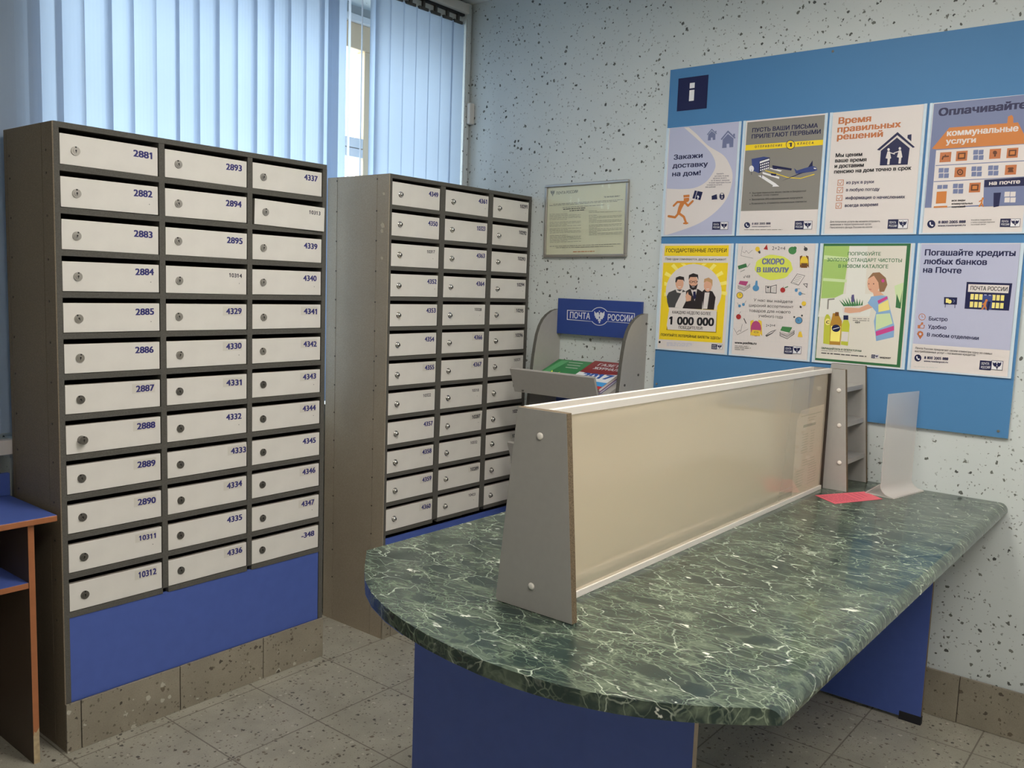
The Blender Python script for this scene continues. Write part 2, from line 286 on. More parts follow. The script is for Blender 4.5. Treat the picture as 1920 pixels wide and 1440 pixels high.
PRINT = {
 'p1':(-1.08,1.627,[
  ('lilac',[13.1,3.3,338.3,3.3,338.3,437.7,13.1,437.7]),
  ('paper',[95.6,421.2,99.6,418.0,104.9,413.8,111.4,408.8,118.5,403.1,126.0,397.0,133.4,390.7,140.9,383.9,148.7,376.3,156.8,368.4,165.3,360.3,174.2,352.4,183.6,345.0,193.9,338.1,205.3,331.4,217.1,324.9,228.6,318.5,239.1,312.2,247.9,306.0,254.8,299.8,260.6,293.9,265.3,288.0,269.4,282.1,273.2,276.1,276.9,269.7,280.5,263.2,284.0,256.5,287.1,249.8,289.7,242.7,291.7,235.3,292.9,227.5,293.4,219.0,293.3,209.9,292.5,200.4,291.3,190.8,289.5,181.4,287.3,172.5,284.7,164.1,281.6,155.9,278.1,147.9,274.1,140.1,269.3,132.4,263.9,124.7,257.7,117.0,250.7,109.4,243.1,101.9,234.9,94.5,226.0,87.3,216.7,80.3,207.1,73.6,197.3,67.2,186.8,60.9,175.4,54.7,162.7,48.6,148.1,42.5,129.8,35.9,107.7,28.9,84.1,21.9,61.2,15.4,41.6,9.8,27.6,5.8,15.0,5.9,14.1,188.7,14.1,188.7,21.8,188.1,32.4,187.3,44.9,186.2,58.1,185.3,71.0,184.5,82.4,184.2,92.6,184.0,102.4,184.0,111.9,184.1,121.1,184.6,130.0,185.6,138.7,187.3,147.1,189.5,155.4,192.3,163.5,195.6,171.1,199.4,178.2,203.6,184.8,208.3,190.8,213.6,196.5,219.8,201.6,226.5,206.2,233.2,210.2,239.6,213.5,245.4,216.0,250.5,217.8,255.1,219.1,259.5,219.7,263.8,219.8,268.3,219.4,273.0,218.4,278.1,216.8,283.3,214.7,288.7,212.1,294.2,209.1,299.7,205.6,305.2,201.9,310.6,197.7,315.9,193.2,321.2,188.1,326.7,182.5,332.4,176.2,338.5,169.1,345.0,161.1,351.9,152.5,359.1,143.7,366.4,134.8,373.6,126.1,380.7,117.1,388.1,107.4,396.0,97.7,403.8,88.6,411.1,81.0,417.3,75.4,421.8]),
  ('grayblue',[175.9,387.4,195.0,407.6,217.5,387.6,214.8,385.2,195.3,402.4,179.0,384.5]),
  ('grayblue',[181.8,386.1,195.5,398.9,211.8,386.3,212.3,364.7,201.7,364.6,200.7,374.2,193.3,373.9,194.0,364.3,181.3,364.3]),
  ('grayblue',[210.1,397.7,214.9,398.2,215.4,390.4,210.4,393.4]),
  ('grayblue',[234.8,365.6,262.7,395.6,295.7,366.2,291.7,362.6,263.2,387.9,239.4,361.4]),
  ('grayblue',[243.5,363.6,263.5,382.7,287.4,364.2,288.2,332.1,272.7,331.9,271.1,346.1,260.4,345.6,261.3,331.4,242.8,331.3]),
  ('grayblue',[284.8,381.1,291.8,381.8,292.6,370.2,285.3,374.6]),
  ('navy', 'Закажи', 37.4, 300.7, 125.6, 18.5, 0.03, 0.001),
  ('navy', 'доставку', 34.5, 268.5, 153.1, 18.5, 0.03, -0.011),
  ('navy', 'на дом!', 34.8, 236.0, 124.6, 18.6, 0.03, -0.009),
  ('navy', 'Заказать', 225.9, 233.6, 30.7, 4.9, 0.008, -0.005),
  ('navy', 'доставку по дому', 218.7, 225.6, 59.4, 4.9, 0.008, -0.025),
  ('navy', 'можно всего', 213.4, 217.5, 55.7, 4.9, 0.008, -0.022),
  ('navy', 'за 10 минут звонком', 205.0, 209.5, 76.1, 4.9, 0.008, -0.027),
  ('navy', 'по всей территории России', 197.0, 201.4, 90.4, 4.9, 0.008, -0.029),
  ('navy', 'стоимость услуги', 188.9, 193.3, 62.8, 4.9, 0.008, -0.02),
  ('navy', '200 рублей', 182.4, 185.1, 42.9, 4.9, 0.008, -0.008),
  ('orange',[85.8,128.6,77.8,131.8,70.8,114.0,78.7,110.8]),
  ('orange',[78.9,111.5,70.5,113.2,65.9,89.8,74.3,88.1]),
  ('orange',[86.1,130.2,85.5,132.4,83.9,133.9,81.8,134.5,79.6,133.9,78.1,132.4,77.5,130.2,78.1,128.1,79.6,126.5,81.8,125.9,83.9,126.5,85.5,128.1]),
  ('orange',[79.0,112.4,78.5,114.5,76.9,116.1,74.7,116.7,72.6,116.1,71.0,114.5,70.5,112.4,71.0,110.2,72.6,108.7,74.7,108.1,76.9,108.7,78.5,110.2]),
  ('orange',[74.4,89.0,73.8,91.1,72.2,92.7,70.1,93.3,67.9,92.7,66.4,91.1,65.8,89.0,66.4,86.8,67.9,85.3,70.1,84.7,72.2,85.3,73.8,86.8]),
  ('orange',[99.0,130.6,88.6,136.4,74.7,111.5,85.1,105.7]),
  ('orange',[85.5,106.8,74.2,110.5,68.4,92.5,79.7,88.9]),
  ('orange',[99.7,133.5,98.9,136.4,96.8,138.6,93.8,139.4,90.8,138.6,88.7,136.4,87.9,133.5,88.7,130.5,90.8,128.3,93.8,127.5,96.8,128.3,98.9,130.5]),
  ('orange',[85.8,108.6,85.0,111.6,82.9,113.8,79.9,114.6,76.9,113.8,74.8,111.6,74.0,108.6,74.8,105.7,76.9,103.5,79.9,102.7,82.9,103.5,85.0,105.7]),
  ('orange',[80.0,90.7,79.2,93.7,77.0,95.8,74.1,96.6,71.1,95.8,68.9,93.7,68.1,90.7,68.9,87.7,71.1,85.6,74.1,84.8,77.0,85.6,79.2,87.7]),
  ('orange',[97.7,129.0,98.0,137.6,65.3,138.6,65.0,130.1]),
  ('orange',[68.0,131.2,62.3,137.5,46.7,123.5,52.4,117.1]),
  ('orange',[102.2,133.3,101.6,135.5,100.0,137.0,97.9,137.6,95.7,137.0,94.2,135.5,93.6,133.3,94.2,131.2,95.7,129.6,97.9,129.0,100.0,129.6,101.6,131.2]),
  ('orange',[69.4,134.3,68.9,136.5,67.3,138.1,65.1,138.6,63.0,138.1,61.4,136.5,60.9,134.3,61.4,132.2,63.0,130.6,65.1,130.1,67.3,130.6,68.9,132.2]),
  ('orange',[53.8,120.3,53.3,122.5,51.7,124.0,49.5,124.6,47.4,124.0,45.8,122.5,45.3,120.3,45.8,118.2,47.4,116.6,49.5,116.0,51.7,116.6,53.3,118.2]),
  ('orange',[98.7,136.6,93.0,130.2,110.2,115.3,115.8,121.8]),
  ('orange',[110.1,121.7,115.9,115.3,134.9,132.7,129.1,139.0]),
  ('orange',[100.1,133.4,99.6,135.5,98.0,137.1,95.8,137.7,93.7,137.1,92.1,135.5,91.6,133.4,92.1,131.2,93.7,129.7,95.8,129.1,98.0,129.7,99.6,131.2]),
  ('orange',[117.3,118.5,116.7,120.7,115.1,122.2,113.0,122.8,110.9,122.2,109.3,120.7,108.7,118.5,109.3,116.4,110.9,114.8,113.0,114.2,115.1,114.8,116.7,116.4]),
  ('orange',[136.3,135.8,135.7,138.0,134.2,139.6,132.0,140.1,129.9,139.6,128.3,138.0,127.7,135.8,128.3,133.7,129.9,132.1,132.0,131.6,134.2,132.1,135.7,133.7]),
  ('orange',[77.4,87.5,70.7,93.9,55.3,77.9,61.9,71.5]),
  ('orange',[57.8,70.2,59.4,79.3,30.0,84.3,28.5,75.1]),
  ('orange',[78.7,90.7,78.1,93.0,76.4,94.7,74.1,95.3,71.8,94.7,70.1,93.0,69.4,90.7,70.1,88.4,71.8,86.7,74.1,86.1,76.4,86.7,78.1,88.4]),
  ('orange',[63.2,74.7,62.6,77.0,60.9,78.7,58.6,79.3,56.3,78.7,54.6,77.0,54.0,74.7,54.6,72.4,56.3,70.7,58.6,70.1,60.9,70.7,62.6,72.4]),
  ('orange',[33.9,79.7,33.3,82.0,31.6,83.7,29.3,84.3,27.0,83.7,25.3,82.0,24.6,79.7,25.3,77.4,27.0,75.7,29.3,75.1,31.6,75.7,33.3,77.4]),
  ('orange',[76.6,94.6,71.6,86.8,95.0,71.8,100.0,79.6]),
  ('orange',[101.7,77.7,93.3,73.8,105.1,48.3,113.5,52.2]),
  ('orange',[78.7,90.7,78.1,93.0,76.4,94.7,74.1,95.3,71.8,94.7,70.1,93.0,69.4,90.7,70.1,88.4,71.8,86.7,74.1,86.1,76.4,86.7,78.1,88.4]),
  ('orange',[102.1,75.7,101.5,78.0,99.8,79.7,97.5,80.3,95.2,79.7,93.5,78.0,92.9,75.7,93.5,73.4,95.2,71.7,97.5,71.1,99.8,71.7,101.5,73.4]),
  ('orange',[113.9,50.3,113.3,52.6,111.6,54.3,109.3,54.9,107.0,54.3,105.3,52.6,104.7,50.3,105.3,48.0,107.0,46.3,109.3,45.7,111.6,46.3,113.3,48.0]),
  ('orange',[99.0,53.7,99.2,47.1,115.4,47.6,115.2,54.2]),
  ('orange',[102.4,50.4,102.0,52.1,100.8,53.3,99.1,53.7,97.5,53.3,96.3,52.1,95.8,50.4,96.3,48.8,97.5,47.6,99.1,47.1,100.8,47.6,102.0,48.8]),
  ('orange',[118.6,50.9,118.2,52.5,117.0,53.7,115.3,54.2,113.7,53.7,112.5,52.5,112.0,50.9,112.5,49.2,113.7,48.0,115.3,47.6,117.0,48.0,118.2,49.2]),
  ('orange',[116.6,143.5,116.3,140.0,114.8,136.8,112.2,134.4,109.0,132.8,105.2,132.4,101.4,133.1,97.9,134.8,95.1,137.4,93.1,140.7,92.3,144.3,92.7,147.8,94.2,151.0,96.7,153.4,100.0,155.0,103.8,155.4,107.6,154.7,111.0,152.9,113.9,150.3,115.8,147.1]),
  ('orange',[90.0,160.5,116.3,161.4,117.9,148.8,91.6,149.7]),
  ('white',[92.7,150.5,92.8,148.8,125.0,150.2,125.0,151.9]),
  ('navy',[138.6,176.6,173.2,169.2,164.9,138.3,130.1,146.6]),
  ('white',[150.4,174.8,148.5,175.4,139.8,142.9,141.7,142.4]),
  ('white',[153.3,158.3,160.3,149.1,156.3,149.3,155.5,142.2,152.3,143.0,153.0,150.8,149.0,151.7]),
  ('navy',[211.9,152.7,232.8,158.9,236.8,139.5,213.6,138.5]),
  ('navy',[266.0,149.7,265.8,145.6,264.5,142.0,262.3,139.1,259.5,137.3,256.2,136.8,252.8,137.6,249.7,139.5,247.1,142.6,245.3,146.3,244.5,150.5,244.8,154.6,246.1,158.2,248.2,161.1,251.1,162.8,254.4,163.4,257.8,162.6,260.9,160.6,263.4,157.6,265.2,153.8]),
  ('paper',[260.1,157.9,259.5,156.2,257.6,155.0,255.0,154.6,252.3,155.2,250.2,156.5,249.4,158.3,250.0,160.0,251.9,161.2,254.5,161.6,257.2,161.0,259.3,159.7]),
  ('paper', '2', 251.2, 142.5, 8.4, 9.1, 0.02, -0.034),
  ('navy',[222.3,24.0,255.0,24.0,255.0,53.7,222.3,53.7]),
  ('navy',[255.6,23.6,287.9,23.6,287.9,53.2,255.6,53.2]),
  ('white',[256.9,24.8,286.5,24.8,286.5,52.0,256.9,52.0]),
  ('white', 'ПОЧТА', 226.9, 40.5, 22.4, 7.3, 0.01, -0.015),
  ('white', 'РОССИИ', 226.4, 29.6, 25.8, 7.3, 0.01, -0.013),
  ('navy',[270.6,40.0,268.9,43.9,265.5,46.6,263.5,44.5,258.7,48.9,259.6,40.7,261.6,39.6,261.1,37.4,263.7,36.8,264.5,34.1,266.9,35.2,268.3,33.5,271.0,35.1]),
  ('navy',[271.2,41.1,269.7,46.0,267.7,46.9,266.0,45.2,267.8,45.2,268.4,43.9,269.3,40.6]),
  ('navy',[271.4,35.1,268.4,32.4,269.5,30.2,270.9,31.8]),
  ('navy',[272.7,40.0,273.9,43.8,276.9,46.5,279.2,44.2,283.4,48.5,283.6,40.4,281.8,39.3,282.6,37.1,280.1,36.6,279.6,33.9,277.0,35.0,275.9,33.4,273.0,35.1]),
  ('navy',[272.0,41.1,272.8,46.0,274.7,46.8,276.6,45.0,274.8,45.1,274.4,43.8,273.9,40.5]),
  ('navy',[272.6,35.1,276.0,32.3,275.1,30.1,273.5,31.8]),
  ('navy',[269.8,41.1,273.4,41.1,274.0,34.5,273.3,31.3,274.3,27.4,270.7,27.5,271.2,31.3,270.0,34.6]),
  ('navy',[269.9,47.3,269.5,49.3,270.6,48.4,271.0,49.8,271.6,48.4,272.5,49.3,272.4,47.3]),
  ('white',[273.1,37.3,272.9,36.0,272.4,35.2,271.6,35.2,270.9,36.0,270.6,37.3,270.7,38.6,271.3,39.4,272.1,39.3,272.8,38.5]),
 ]),
 'p2':(-1.405,1.627,[
  ('paper',[11.2,0.8,324.9,0.8,324.9,425.6,11.2,425.6]),
  ('gray',[14.2,418.6,311.4,420.1,306.5,91.4,10.9,92.2]),
  ('navy', 'ПУСТЬ ВАШИ ПИСЬМА', 35.5, 380.8, 246.2, 14.9, 0.03, -0.011),
  ('navy', 'ПРИЛЕТАЮТ ПЕРВЫМИ', 34.9, 357.9, 258.4, 14.9, 0.03, -0.007),
  ('yellow',[13.7,335.8,310.4,334.1,309.8,315.9,12.9,315.5]),
  ('navy', 'О Т П Р А В Л Е Н И Е', 50.1, 322.8, 105.1, 8.0, 0.03, -0.012),
  ('navy', 'К Л А С С А', 211.9, 322.8, 59.0, 7.8, 0.03, -0.016),
  ('navy',[203.3,323.8,202.8,318.8,200.7,314.3,197.2,311.0,192.5,309.0,187.3,308.5,181.8,309.7,176.8,312.4,172.7,316.3,169.9,321.1,168.7,326.2,169.2,331.3,171.3,335.7,174.9,339.1,179.6,341.1,184.9,341.5,190.3,340.3,195.2,337.6,199.3,333.7,202.1,328.9]),
  ('yellow',[201.2,323.9,200.8,319.5,199.0,315.6,195.9,312.6,191.8,310.9,187.1,310.5,182.4,311.5,177.9,313.9,174.3,317.3,171.9,321.5,170.8,326.1,171.2,330.5,173.1,334.4,176.2,337.4,180.3,339.1,185.0,339.5,189.8,338.4,194.1,336.1,197.7,332.6,200.2,328.4]),
  ('navy', '1', 179.6, 318.6, 11.8, 14.5, 0.02, -0.069),
  ('blue2',[40.1,283.3,86.7,288.8,110.2,284.7,71.5,274.6,72.9,229.7,46.7,240.6]),
  ('navy',[71.5,274.6,111.3,284.6,111.6,250.5,72.9,229.7]),
  ('white',[73.5,272.2,109.4,280.7,109.9,274.0,73.3,264.8]),
  ('white',[75.7,256.3,80.4,256.3,80.4,261.9,75.7,261.9]),
  ('white',[76.4,246.8,81.1,246.8,81.1,252.5,76.4,252.5]),
  ('white',[77.0,237.4,81.7,237.4,81.7,243.0,77.0,243.0]),
  ('white',[82.8,257.9,87.5,257.9,87.5,263.5,82.8,263.5]),
  ('white',[83.4,248.5,88.2,248.5,88.2,254.1,83.4,254.1]),
  ('white',[84.1,239.0,88.8,239.0,88.8,244.6,84.1,244.6]),
  ('white',[89.8,259.5,94.5,259.5,94.5,265.2,89.8,265.2]),
  ('white',[90.5,250.1,95.2,250.1,95.2,255.7,90.5,255.7]),
  ('white',[91.2,240.6,95.9,240.6,95.9,246.3,91.2,246.3]),
  ('white',[96.9,261.1,101.6,261.1,101.6,266.8,96.9,266.8]),
  ('white',[97.6,251.7,102.2,251.7,102.2,257.3,97.6,257.3]),
  ('white',[98.2,242.3,102.9,242.3,102.9,247.9,98.2,247.9]),
  ('white',[103.9,262.7,108.6,262.7,108.6,268.4,103.9,268.4]),
  ('white',[104.6,253.3,109.3,253.3,109.3,258.9,104.6,258.9]),
  ('white',[105.3,243.9,109.9,243.9,109.9,249.5,105.3,249.5]),
  ('white',[52.1,247.0,51.9,243.5,50.7,240.3,48.8,237.9,46.3,236.4,43.4,236.0,40.4,236.7,37.6,238.5,35.3,241.2,33.7,244.5,33.0,248.1,33.2,251.6,34.4,254.8,36.3,257.2,38.9,258.7,41.8,259.1,44.7,258.4,47.5,256.6,49.8,253.9,51.4,250.6]),
  ('navy',[43.5,244.2,42.1,244.1,43.5,225.4,44.8,225.5]),
  ('navy',[122.9,255.9,197.4,239.8,196.2,232.7,123.6,246.5]),
  ('white',[114.7,247.0,161.4,234.5,154.7,230.9,115.0,243.0]),
  ('navy',[127.6,245.3,127.1,242.0,139.6,240.0,140.1,243.3]),
  ('navy',[129.0,243.6,128.8,244.5,128.2,245.1,127.3,245.3,126.5,245.1,125.9,244.5,125.7,243.6,125.9,242.8,126.5,242.2,127.3,242.0,128.2,242.2,128.8,242.8]),
  ('navy',[141.5,241.6,141.3,242.5,140.7,243.1,139.8,243.3,139.0,243.1,138.4,242.5,138.2,241.6,138.4,240.8,139.0,240.2,139.8,240.0,140.7,240.2,141.3,240.8]),
  ('yellow',[97.9,239.1,97.1,236.6,151.5,218.8,152.4,221.3]),
  ('yellow',[152.4,221.3,151.5,218.8,183.7,207.3,184.6,209.8]),
  ('yellow',[184.3,209.8,184.0,207.2,232.5,201.6,232.8,204.2]),
  ('yellow',[232.3,204.2,233.0,201.6,282.6,213.9,282.0,216.4]),
  ('white',[87.1,233.4,152.5,211.7,152.3,205.0,87.5,226.6]),
  ('navy',[119.7,226.7,141.1,223.9,138.2,215.7,120.2,220.0]),
  ('white',[69.9,220.8,87.9,220.9,138.2,190.7,155.0,177.6,128.5,177.7,130.6,182.6]),
  ('navy',[85.5,223.5,82.9,223.3,83.6,213.2,86.2,213.4]),
  ('blue2',[206.0,240.4,216.9,231.6,243.6,238.3,273.4,244.8,287.1,239.2,291.2,229.3,278.2,225.1,244.8,221.9,214.3,220.2]),
  ('navy',[256.9,240.8,271.9,264.3,273.4,244.8]),
  ('navy',[226.2,221.2,254.6,226.3,160.7,196.3]),
  ('white',[277.2,238.1,285.6,237.0,287.6,232.7,279.2,234.1]),
  ('dkgray', 'Быстрая пересылка ваших писем и бандеролей', 52.7, 154.7, 203.2, 6.4, 0.01, 0.001),
  ('dkgray', 'в любую точку страны', 51.9, 145.8, 101.9, 6.4, 0.01, 0.002),
  ('dkgray', 'Бесплатное SMS-информирование получателя', 52.5, 130.8, 193.2, 6.4, 0.01, 0.005),
  ('dkgray', 'Возможность отправлять наложенным платежом', 51.8, 115.8, 209.2, 6.4, 0.01, 0.008),
  ('dkgray',[45.1,158.3,44.7,157.2,43.4,156.7,42.1,157.3,41.4,158.5,41.9,159.7,43.2,160.1,44.5,159.6]),
  ('dkgray',[46.9,133.4,46.4,132.2,45.1,131.7,43.8,132.3,43.2,133.5,43.6,134.7,44.9,135.1,46.2,134.6]),
  ('dkgray',[48.0,117.3,47.5,116.1,46.3,115.6,44.9,116.2,44.3,117.4,44.8,118.6,46.0,119.0,47.4,118.5]),
  ('navy',[51.6,39.1,51.3,35.7,49.8,32.7,47.4,30.3,44.2,28.7,40.6,28.2,36.9,28.8,33.4,30.4,30.6,32.9,28.7,36.0,27.9,39.4,28.3,42.8,29.8,45.9,32.2,48.3,35.4,49.8,39.0,50.3,42.7,49.7,46.1,48.1,48.9,45.6,50.8,42.5]),
  ('white',[34.1,44.3,37.0,45.4,39.0,41.5,37.4,39.9,41.2,36.5,43.4,38.1,46.5,35.9,44.9,33.1,41.4,33.2,35.1,38.2]),
  ('navy', '8 800 2005 888', 58.9, 40.4, 72.3, 8.2, 0.02, 0.004),
  ('navy', 'www.russianpost.ru', 59.5, 31.4, 72.3, 5.8, 0.01, 0.005),
  ('gray',[28.8,21.5,47.9,21.3,47.9,23.3,28.8,23.6]),
  ('gray',[50.3,21.2,69.9,21.0,69.9,23.1,50.3,23.3]),
  ('gray',[72.5,21.0,90.0,20.8,90.0,22.8,72.5,23.0]),
  ('gray',[93.0,20.8,116.9,20.5,116.9,22.5,93.0,22.8]),
  ('gray',[119.5,20.4,135.4,20.3,135.4,22.3,119.5,22.5]),
  ('gray',[137.9,20.2,159.4,20.0,159.4,22.0,137.9,22.3]),
  ('gray',[162.6,20.0,174.4,19.8,174.4,21.8,162.6,22.0]),
  ('gray',[177.1,19.8,178.7,19.8,178.7,21.8,177.1,21.8]),
  ('navy',[223.2,21.2,255.4,21.2,255.4,51.5,223.2,51.5]),
  ('navy',[255.6,20.8,287.4,20.8,287.4,50.9,255.6,50.9]),
  ('white',[257.0,22.0,286.1,22.0,286.1,49.7,257.0,49.7]),
  ('white', 'ПОЧТА', 227.8, 38.0, 21.8, 7.5, 0.01, -0.015),
  ('white', 'РОССИИ', 227.5, 26.9, 25.1, 7.5, 0.01, -0.013),
  ('navy',[270.5,37.5,268.7,41.4,265.4,44.3,263.5,42.1,258.7,46.6,259.7,38.2,261.6,37.1,261.2,34.9,263.7,34.3,264.5,31.5,266.9,32.6,268.2,30.9,270.8,32.5]),
  ('navy',[271.0,38.6,269.5,43.6,267.5,44.6,265.9,42.8,267.6,42.8,268.2,41.4,269.2,38.1]),
  ('navy',[271.2,32.5,268.3,29.8,269.5,27.5,270.8,29.2]),
  ('navy',[272.4,37.5,273.6,41.4,276.5,44.1,278.7,41.8,282.8,46.2,283.1,37.9,281.3,36.8,282.1,34.6,279.7,34.1,279.3,31.3,276.7,32.4,275.6,30.8,272.8,32.5]),
  ('navy',[271.7,38.6,272.5,43.6,274.4,44.5,276.2,42.6,274.5,42.7,274.1,41.3,273.6,38.0]),
  ('navy',[272.4,32.5,275.7,29.7,274.9,27.5,273.3,29.1]),
  ('navy',[269.6,38.6,273.1,38.6,273.8,31.9,273.1,28.6,274.1,24.7,270.7,24.7,271.1,28.6,269.9,32.0]),
  ('navy',[269.7,45.0,269.3,47.0,270.3,46.1,270.7,47.5,271.3,46.1,272.2,46.9,272.1,44.9]),
  ('white',[272.9,34.7,272.7,33.4,272.2,32.6,271.4,32.6,270.7,33.4,270.4,34.7,270.6,36.0,271.1,36.8,271.9,36.8,272.5,36.0]),
 ]),
 'p3':(-1.729,1.627,[
  ('paper',[7.2,0.3,319.9,0.3,319.9,441.9,7.2,441.9]),
  ('dkorange', 'Время', 29.3, 384.1, 111.0, 21.5, 0.04, -0.006),
  ('dkorange', 'правильных', 27.8, 355.4, 211.4, 20.6, 0.04, 0.006),
  ('dkorange', 'решений', 28.6, 330.1, 154.9, 20.7, 0.04, -0.006),
  ('black', 'Мы ценим', 28.4, 270.3, 91.6, 13.0, 0.04, -0.015),
  ('black', 'ваше время', 27.9, 252.2, 107.7, 13.0, 0.04, -0.019),
  ('black', 'и доставим', 27.5, 233.3, 100.7, 13.0, 0.04, -0.012),
  ('black', 'пенсию на дом точно в срок', 27.5, 214.0, 256.6, 12.8, 0.04, -0.001),
  ('navy',[167.8,286.4,230.3,340.5,289.8,286.8,283.3,284.8,230.5,330.1,176.1,283.4]),
  ('navy',[181.0,282.0,230.1,322.1,273.4,284.5,271.1,231.1,181.4,233.4]),
  ('navy',[263.2,328.2,275.4,330.0,276.6,306.6,263.3,318.6]),
  ('paper',[210.1,284.2,209.7,281.8,208.3,280.1,206.3,279.6,204.2,280.4,202.5,282.3,201.8,284.8,202.2,287.2,203.5,288.9,205.5,289.4,207.7,288.6,209.3,286.7]),
  ('paper',[203.0,278.8,210.5,278.3,216.5,255.2,213.2,253.6,212.7,234.4,205.1,234.8,205.6,254.1,198.6,256.3]),
  ('paper',[210.0,276.2,208.9,273.4,225.4,267.1,226.5,269.9]),
  ('paper',[210.9,274.8,210.7,275.6,210.2,276.1,209.4,276.3,208.7,276.1,208.1,275.6,207.9,274.8,208.1,274.1,208.7,273.5,209.4,273.3,210.2,273.5,210.7,274.1]),
  ('paper',[227.5,268.5,227.3,269.3,226.7,269.8,226.0,270.0,225.2,269.8,224.7,269.3,224.5,268.5,224.7,267.8,225.2,267.2,226.0,267.0,226.7,267.2,227.3,267.8]),
  ('paper',[246.3,285.3,245.9,282.9,244.6,281.2,242.6,280.7,240.5,281.5,238.9,283.3,238.1,285.8,238.5,288.2,239.8,289.9,241.8,290.4,243.9,289.6,245.5,287.7]),
  ('paper',[239.3,279.8,246.7,279.3,252.6,256.4,249.4,254.9,248.9,235.8,241.4,236.3,241.9,255.4,235.0,257.5]),
  ('paper',[240.6,274.9,239.8,277.8,224.3,273.6,225.0,270.7]),
  ('paper',[241.7,276.3,241.5,277.1,241.0,277.6,240.2,277.8,239.5,277.6,238.9,277.1,238.7,276.3,238.9,275.6,239.5,275.0,240.2,274.8,241.0,275.0,241.5,275.6]),
  ('paper',[226.2,272.1,226.0,272.9,225.4,273.4,224.7,273.6,223.9,273.4,223.4,272.9,223.2,272.1,223.4,271.4,223.9,270.8,224.7,270.6,225.4,270.8,226.0,271.4]),
  ('dkorange',[42.9,171.2,63.5,171.2,63.5,191.4,42.9,191.4]),
  ('paper',[44.9,173.1,61.5,173.1,61.5,189.5,44.9,189.5]),
  ('dkorange',[48.0,182.7,46.5,181.5,51.4,175.5,52.9,176.6]),
  ('dkorange',[51.3,176.5,53.0,175.6,59.4,186.9,57.8,187.9]),
  ('navy', 'из рук в руки', 73.3, 175.9, 92.9, 10.8, 0.02, -0.013),
  ('dkorange',[42.6,145.8,63.3,145.8,63.3,165.9,42.6,165.9]),
  ('paper',[44.6,147.7,61.3,147.7,61.3,164.0,44.6,164.0]),
  ('dkorange',[47.7,157.2,46.3,156.0,51.2,150.0,52.6,151.2]),
  ('dkorange',[51.1,151.0,52.7,150.1,59.2,161.5,57.5,162.4]),
  ('navy', 'в любую погоду', 74.2, 150.4, 113.2, 10.8, 0.02, -0.01),
  ('dkorange',[42.5,118.5,63.2,118.5,63.2,138.5,42.5,138.5]),
  ('paper',[44.5,120.4,61.2,120.4,61.2,136.6,44.5,136.6]),
  ('dkorange',[47.6,129.8,46.2,128.6,51.0,122.6,52.5,123.8]),
  ('dkorange',[51.0,123.7,52.6,122.8,59.1,134.2,57.4,135.1]),
  ('navy', 'информация о начислениях', 74.8, 123.2, 196.9, 10.7, 0.02, -0.015),
  ('dkorange',[42.3,91.8,63.0,91.8,63.0,111.8,42.3,111.8]),
  ('paper',[44.3,93.7,61.0,93.7,61.0,109.9,44.3,109.9]),
  ('dkorange',[47.5,103.1,46.0,101.9,50.9,95.9,52.3,97.1]),
  ('dkorange',[50.8,97.0,52.4,96.1,58.9,107.6,57.3,108.5]),
  ('navy', 'всегда вовремя', 74.0, 96.7, 112.3, 10.8, 0.02, 0.007),
  ('dkgray', 'Для получения услуги вы можете отправить', 26.3, 43.8, 171.3, 6.2, 0.008, -0.006),
  ('dkgray', 'заявление в территориальный орган', 27.1, 33.8, 141.5, 6.2, 0.008, -0.002),
  ('dkgray', 'Пенсионного фонда России по почте', 27.9, 23.5, 145.0, 6.2, 0.008, -0.0),
  ('navy',[223.6,19.6,256.1,19.6,256.1,50.8,223.6,50.8]),
  ('navy',[256.2,19.2,288.3,19.2,288.3,50.2,256.2,50.2]),
  ('white',[257.5,20.5,287.0,20.5,287.0,48.9,257.5,48.9]),
  ('white', 'ПОЧТА', 228.3, 36.9, 22.0, 7.7, 0.01, -0.016),
  ('white', 'РОССИИ', 228.0, 25.5, 25.3, 7.7, 0.01, -0.013),
  ('navy',[271.2,36.4,269.3,40.4,266.0,43.3,264.1,41.1,259.3,45.7,260.3,37.1,262.3,35.9,261.8,33.6,264.4,33.0,265.2,30.2,267.6,31.3,269.0,29.5,271.6,31.2]),
  ('navy',[271.7,37.5,270.1,42.7,268.1,43.6,266.5,41.8,268.2,41.8,268.9,40.4,269.9,37.0]),
  ('navy',[271.9,31.2,269.1,28.4,270.3,26.1,271.6,27.8]),
  ('navy',[273.1,36.3,274.3,40.3,277.1,43.1,279.4,40.8,283.5,45.3,283.8,36.7,282.1,35.6,282.9,33.3,280.4,32.8,280.1,29.9,277.5,31.1,276.4,29.4,273.6,31.2]),
  ('navy',[272.4,37.5,273.1,42.6,275.0,43.5,276.9,41.7,275.2,41.7,274.8,40.3,274.3,36.9]),
  ('navy',[273.2,31.2,276.5,28.3,275.7,26.0,274.1,27.7]),
  ('navy',[270.3,37.5,273.8,37.5,274.6,30.6,273.9,27.2,274.9,23.1,271.5,23.2,271.9,27.2,270.6,30.7]),
  ('navy',[270.3,44.1,269.9,46.1,270.9,45.2,271.3,46.7,271.9,45.2,272.8,46.1,272.8,44.0]),
  ('white',[273.6,33.5,273.5,32.1,272.9,31.3,272.2,31.3,271.5,32.2,271.1,33.5,271.3,34.9,271.8,35.7,272.6,35.7,273.3,34.8]),
 ]),
 'p4':(-2.054,1.627,[
  ('paper',[8.5,-4.1,334.9,-4.1,334.9,429.1,8.5,429.1]),
  ('slate',[12.3,422.0,282.4,427.1,312.6,86.7,4.2,86.9]),
  ('navy', 'Оплачивайте', 28.4, 381.9, 254.4, 23.7, 0.05, 0.005),
